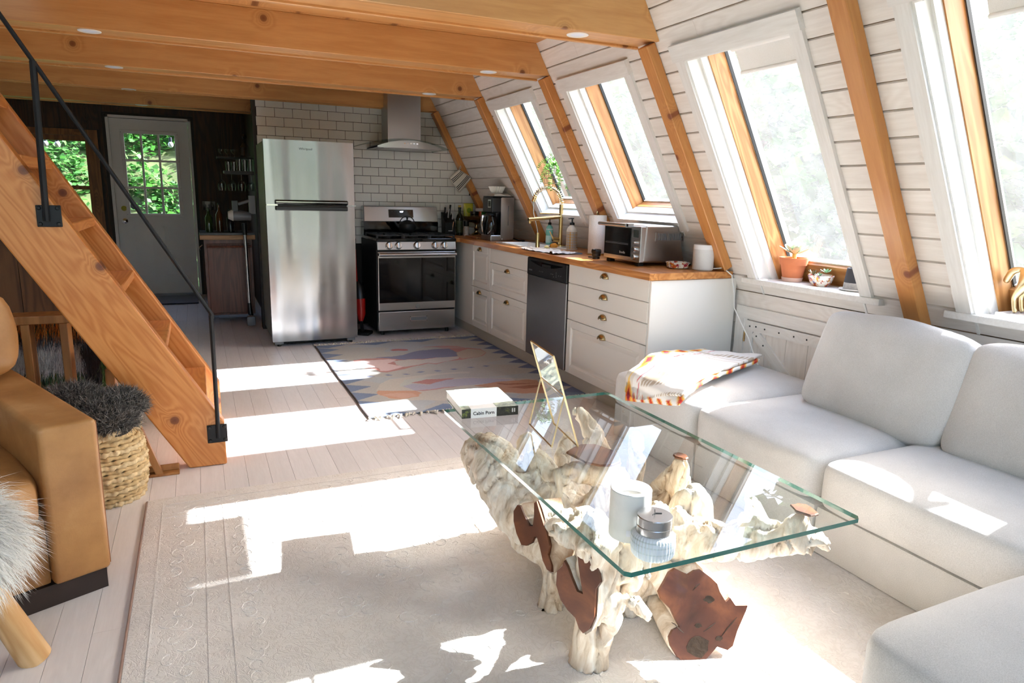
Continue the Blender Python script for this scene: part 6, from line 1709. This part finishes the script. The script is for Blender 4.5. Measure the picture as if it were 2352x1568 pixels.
# ---- wooden frame chair with shaggy textile under the stairs
wc = Thing('frame_chair', 'open wooden frame armchair standing under the stairs', 'armchair', (-0.6, 3.78, 0))
bev(wc.part('top_rail', MB().box(-1.35, 3.72, 0.70, -0.575, 3.86, 0.738), OAKCH), 0.004)
for x in (-0.615, -0.765, -1.05):
    bev(wc.part('post', MB().box(x-0.006, 3.725, 0.05, x+0.028, 3.83, 0.70), OAKCH), 0.003, 1)
bev(wc.part('lower_post', MB().box(-0.455, 3.72, 0.0, -0.415, 3.82, 0.465), OAKCH), 0.003, 1)
bev(wc.part('runner', MB().box(-1.2, 3.58, 0.0, -0.415, 3.64, 0.05), OAKCH), 0.003, 1)
wr = Thing('luggage_stand', 'low wooden runner with slanted leg at the foot of the stairs', 'wood frame', (-0.22, 3.45, 0))
bev(wr.part('runner', MB().box(-0.33, 3.425, 0.0, -0.155, 3.475, 0.012).box(-0.33, 3.462, 0.012, -0.155, 3.475, 0.042), OAKCH), 0.003, 1)
lg = wr.part('slanted_leg', MB().add([Vector((x, y, z))+Vector((-0.10*z/0.33, 0, 0)) for z in (0.012, 0.33) for y in (3.43, 3.461) for x in (-0.252, -0.222)], [(0,2,3,1),(4,5,7,6),(0,1,5,4),(2,6,7,3),(0,4,6,2),(1,3,7,5)]), OAKCH)
tx = Thing('shaggy_textile', 'shaggy woven wool hanging with white, green and orange bands', 'textile', (-0.75, 4.0, 0.2))
bands = [(0.62,0.70,'orange'),(0.57,0.62,'slate'),(0.44,0.57,'white'),(0.38,0.44,'green'),(0.32,0.38,'mixed'),(0.12,0.32,'white2')]
CB_ = {'orange': (0.80,0.24,0.03), 'slate': (0.10,0.12,0.14), 'white': (0.85,0.80,0.74), 'green': (0.06,0.16,0.06), 'mixed': (0.34,0.17,0.10), 'white2': (0.80,0.74,0.70)}
tx.part('backing', MB().box(-1.30, 4.005, 0.10, -0.44, 4.02, 0.70), plain('textile_back', srgb(70,64,58), 0.95))
rr_ = np.random.RandomState(5); R0, D0_, C0, = [], [], []
for z0, z1, nm in bands:
    n_ = int((z1-z0)*0.86*52000*(1.0 if 'white' in nm else 0.55))
    x = -1.30+0.86*rr_.rand(n_); z = z0+(z1-z0)*rr_.rand(n_)
    R0.append(np.stack([x, np.full(n_, 4.004), z], 1)); D0_.append(np.stack([rr_.randn(n_)*0.2, np.full(n_,-0.8), np.full(n_,-0.6)], 1))
    c = np.tile(np.array(CB_[nm]), (n_,1))*(0.55+0.7*rr_.rand(n_))[:,None]
    edge = x > -0.50
    if nm in ('mixed','orange'): c[rr_.rand(n_) < 0.3] = np.array([0.03,0.06,0.03])
    if nm == 'green': c[rr_.rand(n_) < 0.15] = np.array([0.3,0.2,0.04])
    k_ = (x > -0.58) & (x < -0.50) & (nm in ('green','mixed','white')); c[k_] = np.array([0.05,0.03,0.025])
    c[edge] = np.array([0.12,0.18,0.04])
    C0.append(c)
strands('wool_shag', np.concatenate(R0), np.concatenate(D0_), 0.075, 0.0036, 0.55, tx, HAIR, np.concatenate(C0), 9, 0.18)
# ================================================================== WINDOW SILLS, HATCH, NOOK, OUTSIDE
zs3 = SL(0, 0.103, 0).z
# terracotta pot
TC = plain('terracotta', srgb(206,122,80), 0.8, vary=0.08, nscale=14)
pc = Vector((3.065, 2.905, zs3)); tp = Thing('terracotta_pot', 'terracotta pot with pale rosette succulent on the window sill', 'plant pot', pc)
tp.part('saucer', MB().lathe([(0,0),(0.05,0.0),(0.054,0.004),(0.058,0.024),(0.054,0.024),(0.05,0.006),(0,0.006)], pc, 28), plain('pale_clay', srgb(222,186,166), 0.85), 40)
tp.part('pot', MB().lathe([(0,0.007),(0.05,0.007),(0.068,0.094),(0.074,0.094),(0.079,0.135),(0.07,0.135),(0.066,0.115),(0,0.112)], pc, 32), TC, 35)
def rosette(T, c, n, r, mat, tip=0.35, lean=0.0, w=0.32, thick=0.12, name='leaf'):
    for k in range(n):
        a = k*2.39996; t = (k+1)/n; ln = r*(0.35+0.65*t); el = math.radians(80-62*t)
        d = Vector((math.cos(a)*math.cos(el), math.sin(a)*math.cos(el), math.sin(el))); s_ = Vector((-math.sin(a), math.cos(a), 0)); u_ = d.cross(s_)
        base = c+Vector((0,0,0.004)); ww = ln*w
        rings = []
        for q, wq in ((0.0,0.35),(0.35,0.8),(0.7,1.0),(0.9,0.6)):
            p = base+d*ln*q - u_*ln*0.12*q*q*-1
            rings.append([p+s_*ww*wq*math.cos(b_)*0.5+u_*ww*thick*3*math.sin(b_)*0.35*wq for b_ in [2*math.pi*j/6 for j in range(6)]])
        tipp = base+d*ln+u_*ln*0.12
        mb = MB().loft(rings, cap=True); nb_ = len(mb.v); mb.v.append(tuple(tipp)); b0 = nb_-6
        for j in range(6): mb.f.append((b0+j, b0+(j+1) % 6, nb_)); mb.m.append(0)
        T.part(name, mb, mat, 60)
PALES = plain('pale_succulent', srgb(176,190,164), 0.55, vary=0.1); DARKS = plain('dark_succulent', srgb(96,92,66), 0.5, vary=0.2); GRS = plain('green_succulent', srgb(128,170,136), 0.5, vary=0.15)
tp.part('stem', MB().tube([pc+Vector((0,0,0.11)), pc+Vector((0.0,0.0,0.165))], [0.014,0.011], 8), plain('stem_green', srgb(190,190,110), 0.6), 40)
rosette(tp, pc+Vector((0,0,0.15)), 24, 0.10, PALES, w=0.4)
fb = Vector((3.06, 2.70, zs3)); fbT = Thing('succulent_bowl', 'floral ceramic bowl of small succulents on the window sill', 'planter', fb)
fbT.part('bowl', MB().lathe([(0,0),(0.036,0),(0.055,0.02),(0.068,0.055),(0.066,0.06),(0.062,0.056),(0.05,0.045),(0,0.045)], fb, 30), FLORAL, 40)
fbT.part('soil', MB().lathe([(0,0.052),(0.06,0.05)], fb, 20), EARTH)
rosette(fbT, fb+Vector((-0.02,0.035,0.05)), 14, 0.055, DARKS, w=0.16, name='spiky_leaf'); rosette(fbT, fb+Vector((0.0,-0.03,0.07)), 16, 0.038, GRS); rosette(fbT, fb+Vector((-0.01,0.0,0.05)), 10, 0.028, GRS)
dp = Vector((3.085, 2.50, zs3)); dpT = Thing('dark_pot', 'charcoal pot with pale carved base and saucer on the window sill', 'plant pot', dp)
dpT.part('saucer', MB().lathe([(0,0),(0.066,0.0),(0.078,0.008),(0.076,0.011),(0.06,0.006),(0,0.006)], dp, 30), plain('pale_saucer', srgb(226,224,216), 0.6), 40)
dpT.part('base_band', MB().lathe([(0,0.0065),(0.058,0.0065),(0.0565,0.042)], dp, 30), plain('carved_grey', srgb(170,168,164), 0.8, vary=0.2, nscale=50), 40)
dpT.part('pot', MB().lathe([(0.0565,0.042),(0.048,0.115),(0.044,0.117),(0.042,0.105),(0,0.1)], dp, 30), plain('charcoal', srgb(58,60,66), 0.7), 35)
rosette(dpT, dp+Vector((0,0,0.11)), 7, 0.05, GRS)
# gold horse on marble
hz = SL(0, 0.103, 0).z; hb = Vector((3.05, 1.46, hz)); hT = Thing('horse_statue', 'gold horse figurine on a white marble slab in the window', 'figurine', hb)
bev(hT.part('marble_slab', MB().box(2.985, 1.14, hz+0.0005, 3.115, 1.74, hz+0.017), plain('marble', srgb(238,236,232), 0.25, vary=0.03)), 0.003)
hx, hy, h0 = 3.05, 1.66, hz+0.017
J = {}
vs_, es_, rs_ = [], [], []
def jv(n_, x, y, z, r): J[n_] = len(vs_); vs_.append((hx+x-hb.x, hy+y-hb.y, h0+z-hb.z)); rs_.append(r)
jv('hip', 0, 0, 0.155, 0.042); jv('mid', 0, -0.10, 0.150, 0.040); jv('chest', 0, -0.20, 0.158, 0.045); jv('neck', 0, -0.27, 0.215, 0.026); jv('poll', 0, -0.315, 0.265, 0.018); jv('muz', 0, -0.375, 0.225, 0.012)
for s in (-1, 1):
    jv('st%d' % s, 0.022*s, 0.012, 0.115, 0.024); jv('hk%d' % s, 0.024*s, 0.040, 0.062, 0.011); jv('ft%d' % s, 0.024*s, 0.030, 0.012, 0.009); jv('hf%d' % s, 0.024*s, 0.022, 0.003, 0.010)
    jv('el%d' % s, 0.024*s, -0.205, 0.11, 0.018); jv('kn%d' % s, 0.024*s, -0.21, 0.062, 0.011); jv('fh%d' % s, 0.024*s, -0.212, 0.003, 0.009)
jv('t1', 0, 0.035, 0.182, 0.013); jv('t2', 0, 0.075, 0.17, 0.017); jv('t3', 0, 0.098, 0.115, 0.014)
for a, b_ in [('hip','mid'),('mid','chest'),('chest','neck'),('neck','poll'),('poll','muz'),('hip','t1'),('t1','t2'),('t2','t3')]+[(x+'%d' % s, y+'%d' % s) for s in (-1,1) for x, y in (('st','hk'),('hk','ft'),('ft','hf'),('el','kn'),('kn','fh'))]+[('hip','st-1'),('hip','st1'),('chest','el-1'),('chest','el1')]:
    es_.append((J[a], J[b_]))
me = bpy.data.meshes.new('horse_body'); me.from_pydata(vs_, es_, []); me.update()
ho = obj('horse_body', me, GOLD, hT.o)
sk_ = ho.modifiers.new('skin', 'SKIN')
for i, sv in enumerate(me.skin_vertices[0].data): sv.radius = (rs_[i], rs_[i]); sv.use_root = (i == 0)
ss = ho.modifiers.new('sub', 'SUBSURF'); ss.levels = 2; ss.render_levels = 2; sk_.use_smooth_shade = True
# roller blinds
BLM = fabric('blind_cloth', srgb(226,224,218), srgb(238,237,233), 400, bstr=0.05, sheen=0)
def blind(y0, y1, va, vb, w, label):
    T = Thing('roller_blind', label, 'blind', SL((y0+y1)/2, va, w))
    m1 = MB(); slbox(m1, y0, y1, vb, va, w, w+0.0015); T.part('cloth', m1, BLM)
    T.part('bottom_bar', MB().tube([SL(y0, vb, w), SL(y1, vb, w)], 0.009, 10), WHITE, 40)
    T.part('roller', MB().tube([SL(y0, va-0.005, w-0.01), SL(y1, va-0.005, w-0.01)], 0.018, 12), WHITE, 40)
blind(2.375, 2.875, 1.37, 1.235, 0.165, 'white roller blind at the top of the succulent window')
blind(1.135, 1.66, 1.37, 1.25, 0.165, 'white roller blind at the top of the horse window')
# crank on window two
ck = Thing('window_crank', 'dark grey crank operator at the foot of the window above the toaster', 'window crank', SL(3.80, 0.40, 0.17))
mk = MB(); slbox(mk, 3.70, 3.90, 0.35, 0.40, 0.135, 0.165); bev(ck.part('housing', mk, GREY), 0.005)
ck.part('lever', MB().tube([SL(3.83, 0.40, 0.15), SL(3.80, 0.43, 0.13), SL(3.72, 0.42, 0.13)], 0.007, 8), GREY, 40)
ck.part('knob', MB().ball(tuple(SL(3.83, 0.425, 0.14)), 0.013, 8), CHROME, 50)
mk = MB(); slbox(mk, 3.62, 4.25, 0.445, 0.462, 0.19, 0.212); ck.part('track_bar', mk, BLACKP)
# ---- hatch in the knee wall
HT = Thing('door_2', 'small whitewashed plank hatch door with diagonal brace in the knee wall', 'hatch', (KX, 2.8, 0.0), kind='structure')
hx0 = KX-0.0185
def hbd(name, y0, y1, z0, z1, t0=0.0, t1=0.018, mat=WTRIM, ax='z'):
    Lz = z1-z0; Ly = y1-y0
    if ax == 'z':
        o = obj(name, MB().box(-Lz/2, -Ly/2, 0, Lz/2, Ly/2, t1-t0).mesh(name), mat, HT.o)
        o.matrix_local = Matrix(((0,0,-1,-t0-HT.loc.x+KX), (0,1,0,(y0+y1)/2-HT.loc.y), (1,0,0,(z0+z1)/2), (0,0,0,1)))
    else:
        o = obj(name, MB().box(-Ly/2, -Lz/2, 0, Ly/2, Lz/2, t1-t0).mesh(name), mat, HT.o)
        o.matrix_local = Matrix(((0,0,-1,-t0-HT.loc.x+KX), (1,0,0,(y0+y1)/2-HT.loc.y), (0,1,0,(z0+z1)/2), (0,0,0,1)))
    return o
hbd('casing_board', 3.155, 3.228, 0.02, 0.64); hbd('casing_board', 2.27, 2.343, 0.02, 0.64); hbd('casing_board', 2.27, 3.228, 0.64, 0.712, ax='y')
hbd('stop_strip', 3.135, 3.155, 0.02, 0.64, 0, 0.012, WHITE)
for k in range(5): hbd('plank', 2.36+0.154*k, 2.36+0.154*(k+1)-0.003, 0.03, 0.632, 0.001, 0.010, WWASH)
hbd('stile', 3.075, 3.130, 0.03, 0.632, 0.010, 0.022); hbd('stile', 2.36, 2.415, 0.03, 0.632, 0.010, 0.022)
hbd('rail', 2.415, 3.075, 0.572, 0.632, 0.010, 0.022, ax='y'); hbd('rail', 2.415, 3.075, 0.03, 0.09, 0.010, 0.022, ax='y')
bp0, bp1 = Vector((0, 3.065, 0.57)), Vector((0, 2.44, 0.095)); dd = bp1-bp0
o = obj('brace', MB().box(-dd.length/2, -0.03, 0, dd.length/2, 0.03, 0.012).mesh('brace'), WTRIM, HT.o)
dn = dd.normalized(); pn_ = Vector((0, -dn.z, dn.y)); mid = (bp0+bp1)/2
o.matrix_local = Matrix(((0,0,-1,-0.0098), (dn.y,pn_.y,0,mid.y-HT.loc.y), (dn.z,pn_.z,0,mid.z), (0,0,0,1)))
for (y, z) in ((3.10,0.60),(3.05,0.605),(2.98,0.602),(2.87,0.602),(2.76,0.602),(2.67,0.602),(3.04,0.55),(2.98,0.505),(3.10,0.42),(3.10,0.30)):
    HT.part('screw', MB().lathe([(0,0.0026),(0.0045,0.002),(0.0055,0)], (KX-0.022, y, z), 8, Vector((-1,0,0))), BLACKM)
HT.part('hinge', MB().tube([(KX-0.02,3.14,0.50),(KX-0.02,3.14,0.56)], 0.005, 8), BRASS)

# ---- entry nook: cart, shelf with glasses, vacuum, switch
ct_ = Thing('bar_cart', 'dark brown wooden bar cart with pale top by the tiled wall', 'cart', (0.27, 7.6, 0))
cx0, cx1, cy0, cy1 = 0.02, 0.50, 7.38, 7.86
ct_.part('body', MB().box(cx0+0.02, cy0+0.012, 0.09, cx1-0.02, cy1, 0.84), WALNUT)
bev(ct_.part('side_panel', MB().box(cx0+0.045, cy0, 0.11, cx1-0.045, cy0+0.012, 0.80), WALNUT), 0.004)
bev(ct_.part('top_board', MB().box(cx0-0.015, cy0-0.02, 0.84, cx1+0.012, cy1+0.02, 0.885), wood('cart_top', srgb(150,110,70), srgb(178,136,92), srgb(110,70,40), rough=0.5)), 0.004)
ct_.part('stone_slab', MB().box(cx0-0.01, cy0-0.012, 0.8855, cx1+0.006, cy1+0.01, 0.905), BLACKP)
ct_.part('towel_bar', MB().tube([(cx0+0.04, cy0-0.05, 0.775), (cx1-0.03, cy0-0.05, 0.775)], 0.010, 8).tube([(cx0+0.06, cy0-0.05, 0.775), (cx0+0.06, cy0+0.01, 0.775)], 0.008, 8).tube([(cx1-0.05, cy0-0.05, 0.775), (cx1-0.05, cy0+0.01, 0.775)], 0.008, 8), WALNUT, 40)
for x in (cx0+0.05, cx1-0.05):
    for y in (cy0+0.05, cy1-0.05):
        ct_.part('caster', MB().lathe([(0,-0.012),(0.03,-0.012),(0.034,0),(0.03,0.012),(0,0.012)], (x, y, 0.035), 14, Vector((1,0,0))).cyl((x,y,0.06), (x,y,0.09), 0.01, n=8), BLACKM, 40)
for k in range(4): ct_.part('hook', MB().tube([(cx0+0.005, cy0+0.06+0.03*k, 0.78), (cx0-0.02, cy0+0.06+0.03*k, 0.76), (cx0-0.015, cy0+0.06+0.03*k, 0.735)], 0.004, 6), CHROME)
sh = Thing('glass_shelf', 'dark wooden wall shelf holding drinking glasses beside the fridge', 'shelf', (0.41, 7.45, 1.5))
SHW = plain('dark_shelf', srgb(30,20,14), 0.5)
sh.part('lower_board', MB().box(0.26, 7.33, 1.478, 0.598, 7.58, 1.500), SHW); sh.part('upper_board', MB().box(0.21, 7.60, 1.622, 0.598, 7.80, 1.642), SHW)
sh.part('bracket', MB().box(0.575, 7.44, 1.36, 0.599, 7.46, 1.80), SHW)
sh.part('stem_rail', MB().box(0.27, 7.35, 1.470, 0.59, 7.362, 1.478).box(0.27, 7.45, 1.470, 0.59, 7.462, 1.478).box(0.27, 7.55, 1.470, 0.59, 7.562, 1.478), SHW)
gi = 0
def tumbler(c, h, r):
    c = Vector(c)
    T = single('tumbler', None, 'glass', MB().lathe([(0,0.0),(r*0.82,0.0),(r,h),(r-0.002,h),(r*0.8-0.002,0.008),(0,0.008)], c, 18), CLEARG, c, 40)
    return T
tl = [((0.305,7.36,1.5005),0.085,0.030,'short tumbler, leftmost on the lower glass shelf'), ((0.355,7.37,1.5005),0.085,0.030,'short tumbler, second from the open end of the lower shelf'), ((0.405,7.37,1.5005),0.115,0.032,'tall tumbler, first tall glass on the lower shelf'), ((0.455,7.37,1.5005),0.115,0.032,'tall tumbler in the middle of the lower shelf'), ((0.505,7.38,1.5005),0.115,0.032,'tall tumbler near the tile end of the lower shelf'), ((0.555,7.38,1.5005),0.115,0.030,'tall tumbler closest to the tiled wall')]
for c, h, r, lb_ in tl: tumbler(c, h, r)['label'] = lb_; 
for o in [o for o in COL.objects if o.name.startswith('tumbler')]: o['group'] = 'tumblers on the wall shelf'
for k, x in enumerate((0.26, 0.32, 0.38)):
    c = Vector((x, 7.70, 1.6425)); T = single('punch_cup', ('small stemmed cup, first on the upper shelf', 'small stemmed cup, middle of the upper shelf', 'small stemmed cup beside the decanter')[k], 'glass', MB().lathe([(0,0),(0.02,0),(0.004,0.006),(0.004,0.02),(0.028,0.05),(0.03,0.075),(0.028,0.075),(0.025,0.05),(0,0.025)], c, 16), CLEARG, c, 40, group='cups on the upper shelf')
c = Vector((0.48, 7.70, 1.6425)); dc = Thing('decanter', 'cut glass decanter with stopper on the upper shelf', 'decanter', c)
dc.part('bottle', MB().lathe([(0,0),(0.04,0),(0.05,0.02),(0.045,0.10),(0.02,0.14),(0.014,0.17),(0.022,0.175)], c, 10), CLEARG); dc.part('stopper', MB().ball(tuple(c+Vector((0,0,0.205))), 0.026, 6), CLEARG)
for k, (x, y, lb_) in enumerate(((0.235, 7.40, 'upside-down wine glass hanging at the open end of the shelf'), (0.325, 7.40, 'upside-down wine glass hanging second under the shelf'), (0.415, 7.40, 'upside-down wine glass hanging third under the shelf'), (0.505, 7.40, 'upside-down wine glass hanging nearest the tiled wall'))):
    c = Vector((x, y, 1.476)); single('wine_glass', lb_, 'wine glass', MB().lathe([(0.032,0.0),(0.03,-0.003),(0.004,-0.007),(0.0035,-0.06),(0.022,-0.075),(0.036,-0.10),(0.038,-0.13),(0.03,-0.165),(0.0285,-0.165),(0.036,-0.13),(0.034,-0.10),(0,-0.08)], c, 18), CLEARG, c, 40, group='wine glasses hanging under the shelf')
vc = Thing('stick_vacuum', 'grey cordless stick vacuum hanging beside the fridge', 'vacuum', (0.41, 7.20, 0.6))
vc.part('tube', MB().tube([(0.41,7.14,0.24),(0.405,7.16,0.92)], 0.016, 12), STEELH, 40)
vc.part('tube_joint', MB().tube([(0.405,7.16,0.90),(0.403,7.16,1.01)], 0.022, 12), BLACKP, 40)
vc.part('motor', MB().tube([(0.31,7.17,1.085),(0.35,7.17,1.085),(0.47,7.17,1.075)], [0.05,0.052,0.038], 16), GREY, 40)
vc.part('dust_bin', MB().tube([(0.265,7.17,1.085),(0.31,7.17,1.085)], [0.034,0.056], 12), plain('vac_white', srgb(196,194,188), 0.35), 40)
vc.part('battery', MB().box(0.305,7.14,1.12,0.355,7.20,1.22), BLACKP); vc.part('grip', MB().tube([(0.36,7.17,1.19),(0.44,7.17,1.215),(0.475,7.17,1.23)], 0.016, 10), GREY, 40)
vc.part('dock', MB().box(0.455,7.15,1.10,0.512,7.20,1.27), GREY)
vc.part('floor_head_neck', MB().tube([(0.41,7.14,0.24),(0.415,7.13,0.13)], [0.018,0.024], 10), BLACKP, 40)
vc.part('floor_head', MB().rbox(0.375,7.03,0.03,0.455,7.12,0.12,0.015), GREY, 40)
sw = on_y(480, 472, Y_BACK-0.02); swT = Thing('switch_plate', 'black switch plate on the dark wall beside the door', 'switch', sw)
bev(swT.part('plate', MB().box(sw.x-0.075, Y_BACK-0.026, sw.z-0.055, sw.x+0.075, Y_BACK-0.0165, sw.z+0.055), BLACKG), 0.003, 1)
for dx in (-0.04, 0.0, 0.04): swT.part('toggle', MB().box(sw.x+dx-0.008, Y_BACK-0.036, sw.z-0.015, sw.x+dx+0.008, Y_BACK-0.026, sw.z+0.015), BLACKP)
for k, (x, y, h, col, lb_) in enumerate(((0.10,7.55,0.24,srgb(40,60,24),'green bottle at the front of the bar cart'), (0.20,7.62,0.28,srgb(70,40,16),'amber bottle on the bar cart'), (0.30,7.58,0.22,srgb(30,30,34),'dark bottle on the bar cart behind the vacuum'))):
    c = Vector((x, y, 0.9055)); T = Thing('liquor_bottle', lb_, 'bottle', c, group='bottles on the bar cart')
    T.part('bottle', MB().lathe([(0,0),(0.034,0),(0.035,h*0.6),(0.014,h*0.75),(0.013,h*0.95),(0,h*0.95)], c, 16), plain('bottle_glass', col, 0.05), 40); T.part('cap', MB().lathe([(0.014,h*0.95),(0.014,h),(0,h)], c, 12), BLACKP)

# ================================================================== OUTSIDE
LEAF = None
def leaf_mat(name):
    m, nt, b = newmat(name); a = N(nt, 'ShaderNodeVertexColor', layer_name='Col')
    L(nt, a.outputs[0], b.inputs['Base Color']); b.inputs['Roughness'].default_value = 0.6
    tl_ = N(nt, 'ShaderNodeBsdfTranslucent'); L(nt, a.outputs[0], tl_.inputs['Color']); mx = nt.nodes.new('ShaderNodeMixShader'); mx.inputs[0].default_value = 0.35
    out = nt.nodes['Material Output']; L(nt, b.outputs[0], mx.inputs[1]); L(nt, tl_.outputs[0], mx.inputs[2]); L(nt, mx.outputs[0], out.inputs[0]); return m
LEAF = leaf_mat('leaf')
def leaves(name, P_, size, T, seed, cmin, cmax, up=0.5):
    r = np.random.RandomState(seed); n = len(P_)
    d = r.randn(n,3); d[:,2] = np.abs(d[:,2])*0.3; d /= np.linalg.norm(d, axis=1)[:,None]
    nn = r.randn(n,3)*0.7+np.array([0.4,-0.3,up*1.6]); s_ = np.cross(d, nn); s_ /= np.linalg.norm(s_, axis=1)[:,None]
    sz = (size*(0.5+r.rand(n)))[:,None]
    V = np.stack([P_, P_+d*sz*0.45+s_*sz*0.42, P_+d*sz, P_+d*sz*0.45-s_*sz*0.42], 1)
    me = bpy.data.meshes.new(name); me.from_pydata((V.reshape(-1,3)-np.array(T.loc)).tolist(), [], [(4*i,4*i+1,4*i+2,4*i+3) for i in range(n)]); me.update()
    a = me.color_attributes.new('Col', 'FLOAT_COLOR', 'POINT'); t = r.rand(n)[:,None]
    C = np.array(cmin)*(1-t)+np.array(cmax)*t
    a.data.foreach_set('color', np.concatenate([np.repeat(C,4,0), np.ones((4*n,1))],1).astype(np.float32).ravel())
    o = obj(name, me, LEAF, T.o); o['kind'] = 'stuff'; return o
GRD = plain('lawn', srgb(98,100,86), 0.95, vary=0.3, nscale=2)
gr = Thing('ground', 'green lawn around the cabin', 'ground', (0,0,-0.45), kind='structure')
gr.part('lawn', MB().add([(-40,-40,-0.45),(45,-40,-0.45),(45,50,-0.45),(-40,50,-0.45)], [(0,1,2,3)]), GRD)
hl = Thing('hillside', 'leafy green slope behind the back door', 'hillside', (-0.5, 12.5, 0), kind='structure')
hv, hf = [], []
def hz_(x, y): return -0.45+0.85*max(0, y-10.3)+0.12*mnoise.noise(Vector((x,y,0)))
for j in range(15):
    for i in range(21): x = -6+0.5*i; y = 10.1+0.45*j; hv.append((x, y, hz_(x, y)))
for j in range(14):
    for i in range(20): hf.append((j*21+i, j*21+i+1, (j+1)*21+i+1, (j+1)*21+i))
hl.part('soil', MB().add(hv, hf), plain('forest_floor', srgb(72,84,46), 0.95, vary=0.35, nscale=4), 60)
r_ = np.random.RandomState(2); n = 38000
x = -5+7.5*r_.rand(n); y = 10.3+5.0*r_.rand(n)
keep = np.array([mnoise.noise(Vector((a*1.3, b_*1.3, 4))) > -0.22 for a, b_ in zip(x, y)]); x, y = x[keep], y[keep]
z = np.array([hz_(a, b_) for a, b_ in zip(x, y)])+0.02+0.42*r_.rand(len(x))**1.5
leaves('undergrowth_leaves', np.stack([x,y,z],1), 0.085, hl, 5, (0.03,0.12,0.022), (0.09,0.30,0.05), 0.8)
BK = plain('tree_bark', srgb(96,78,62), 0.95, vary=0.3, nscale=9, bstr=0.4)
def tree(x, y, h, rad, label, seed, n=5200, cmin=(0.05,0.13,0.035), cmax=(0.15,0.33,0.08)):
    T = Thing('leafy_tree', label, 'tree', (x, y, -0.45), group='trees around the cabin')
    r = np.random.RandomState(seed)
    T.part('trunk', MB().tube([(x,y,-0.45),(x+0.1,y,h*0.4),(x+0.05,y+0.1,h*0.8)], [0.14,0.11,0.05], 8), BK, 40)
    cs_ = []
    for k in range(16):
        cs_.append(((x+r.uniform(-1,1)*rad*0.75), (y+r.uniform(-1,1)*rad*0.75), h*(0.25+0.65*r.rand()), rad*(0.3+0.25*r.rand())))
    P_ = []
    for (a, b_, c_, q) in cs_:
        u = r.randn(n//16,3); u /= np.linalg.norm(u, axis=1)[:,None]; P_.append(np.array([a,b_,c_])+u*q*(0.6+0.4*r.rand(n//16))[:,None])
    leaves('crown', np.concatenate(P_), 0.2, T, seed+1, cmin, cmax)
tree(8.5, 4.2, 3.4, 1.8, 'leafy tree outside the horse window', 11); tree(9.0, 7.3, 3.6, 1.8, 'leafy tree outside the succulent window', 13)
tree(9.5, 10.0, 3.9, 2.0, 'leafy tree beyond the lawn, seen past the blind', 15); tree(9.0, 13.0, 4.0, 2.0, 'leafy tree outside the toaster window', 17)
tree(8.5, 16.0, 4.2, 2.2, 'leafy tree outside the tap window', 19); tree(10.0, 1.6, 3.4, 1.8, 'leafy tree at the near end of the lawn', 21)
tree(11.5, 8.6, 4.6, 2.0, 'taller tree farther back behind the succulent window', 23, cmin=(0.03,0.08,0.03), cmax=(0.09,0.2,0.06)); tree(11.5, 5.6, 4.6, 2.0, 'taller dark tree farther back on the lawn', 25, cmin=(0.03,0.08,0.03), cmax=(0.09,0.2,0.06))
tree(6.3, 5.15, 4.4, 0.75, 'slim tree added outside the tap window to dim its sun stripe', 27, n=1500)  # added tree: its crown filters the sun reaching the tap window
tree(-2.6, -7.0, 4.2, 1.6, 'unseen tree added before the gable for fridge reflections, stair side', 31, n=2500); tree(0.6, -8.0, 4.6, 1.5, 'unseen tree added before the gable for fridge reflections, middle', 33, n=2500); tree(3.4, -7.5, 4.2, 1.5, 'unseen tree added before the gable for fridge reflections, window side', 35, n=2500)  # added trees behind the camera, there to give the fridge steel green stripes
for k, (px_, py_, lb_) in enumerate(((105, 330, 'leftmost hanging bulb of the string lights outside the sash window'), (132, 331, 'second hanging bulb outside the sash window'), (392, 332, 'hanging bulb of the string lights outside the door panes'))):
    c = on_y(px_, py_, 10.15); T = Thing('string_light_bulb', lb_, 'bulb', c, group='string light bulbs outside')
    T.part('socket', MB().cyl(c+Vector((0,0,0.03)), c+Vector((0,0,0.09)), 0.018, n=10), plain('socket', srgb(30,34,52), 0.5), 40); T.part('glass_bulb', MB().ball(tuple(c), 0.032, 8, (1,1,1.2)), plain('bulb', srgb(236,236,232), 0.2), 50)
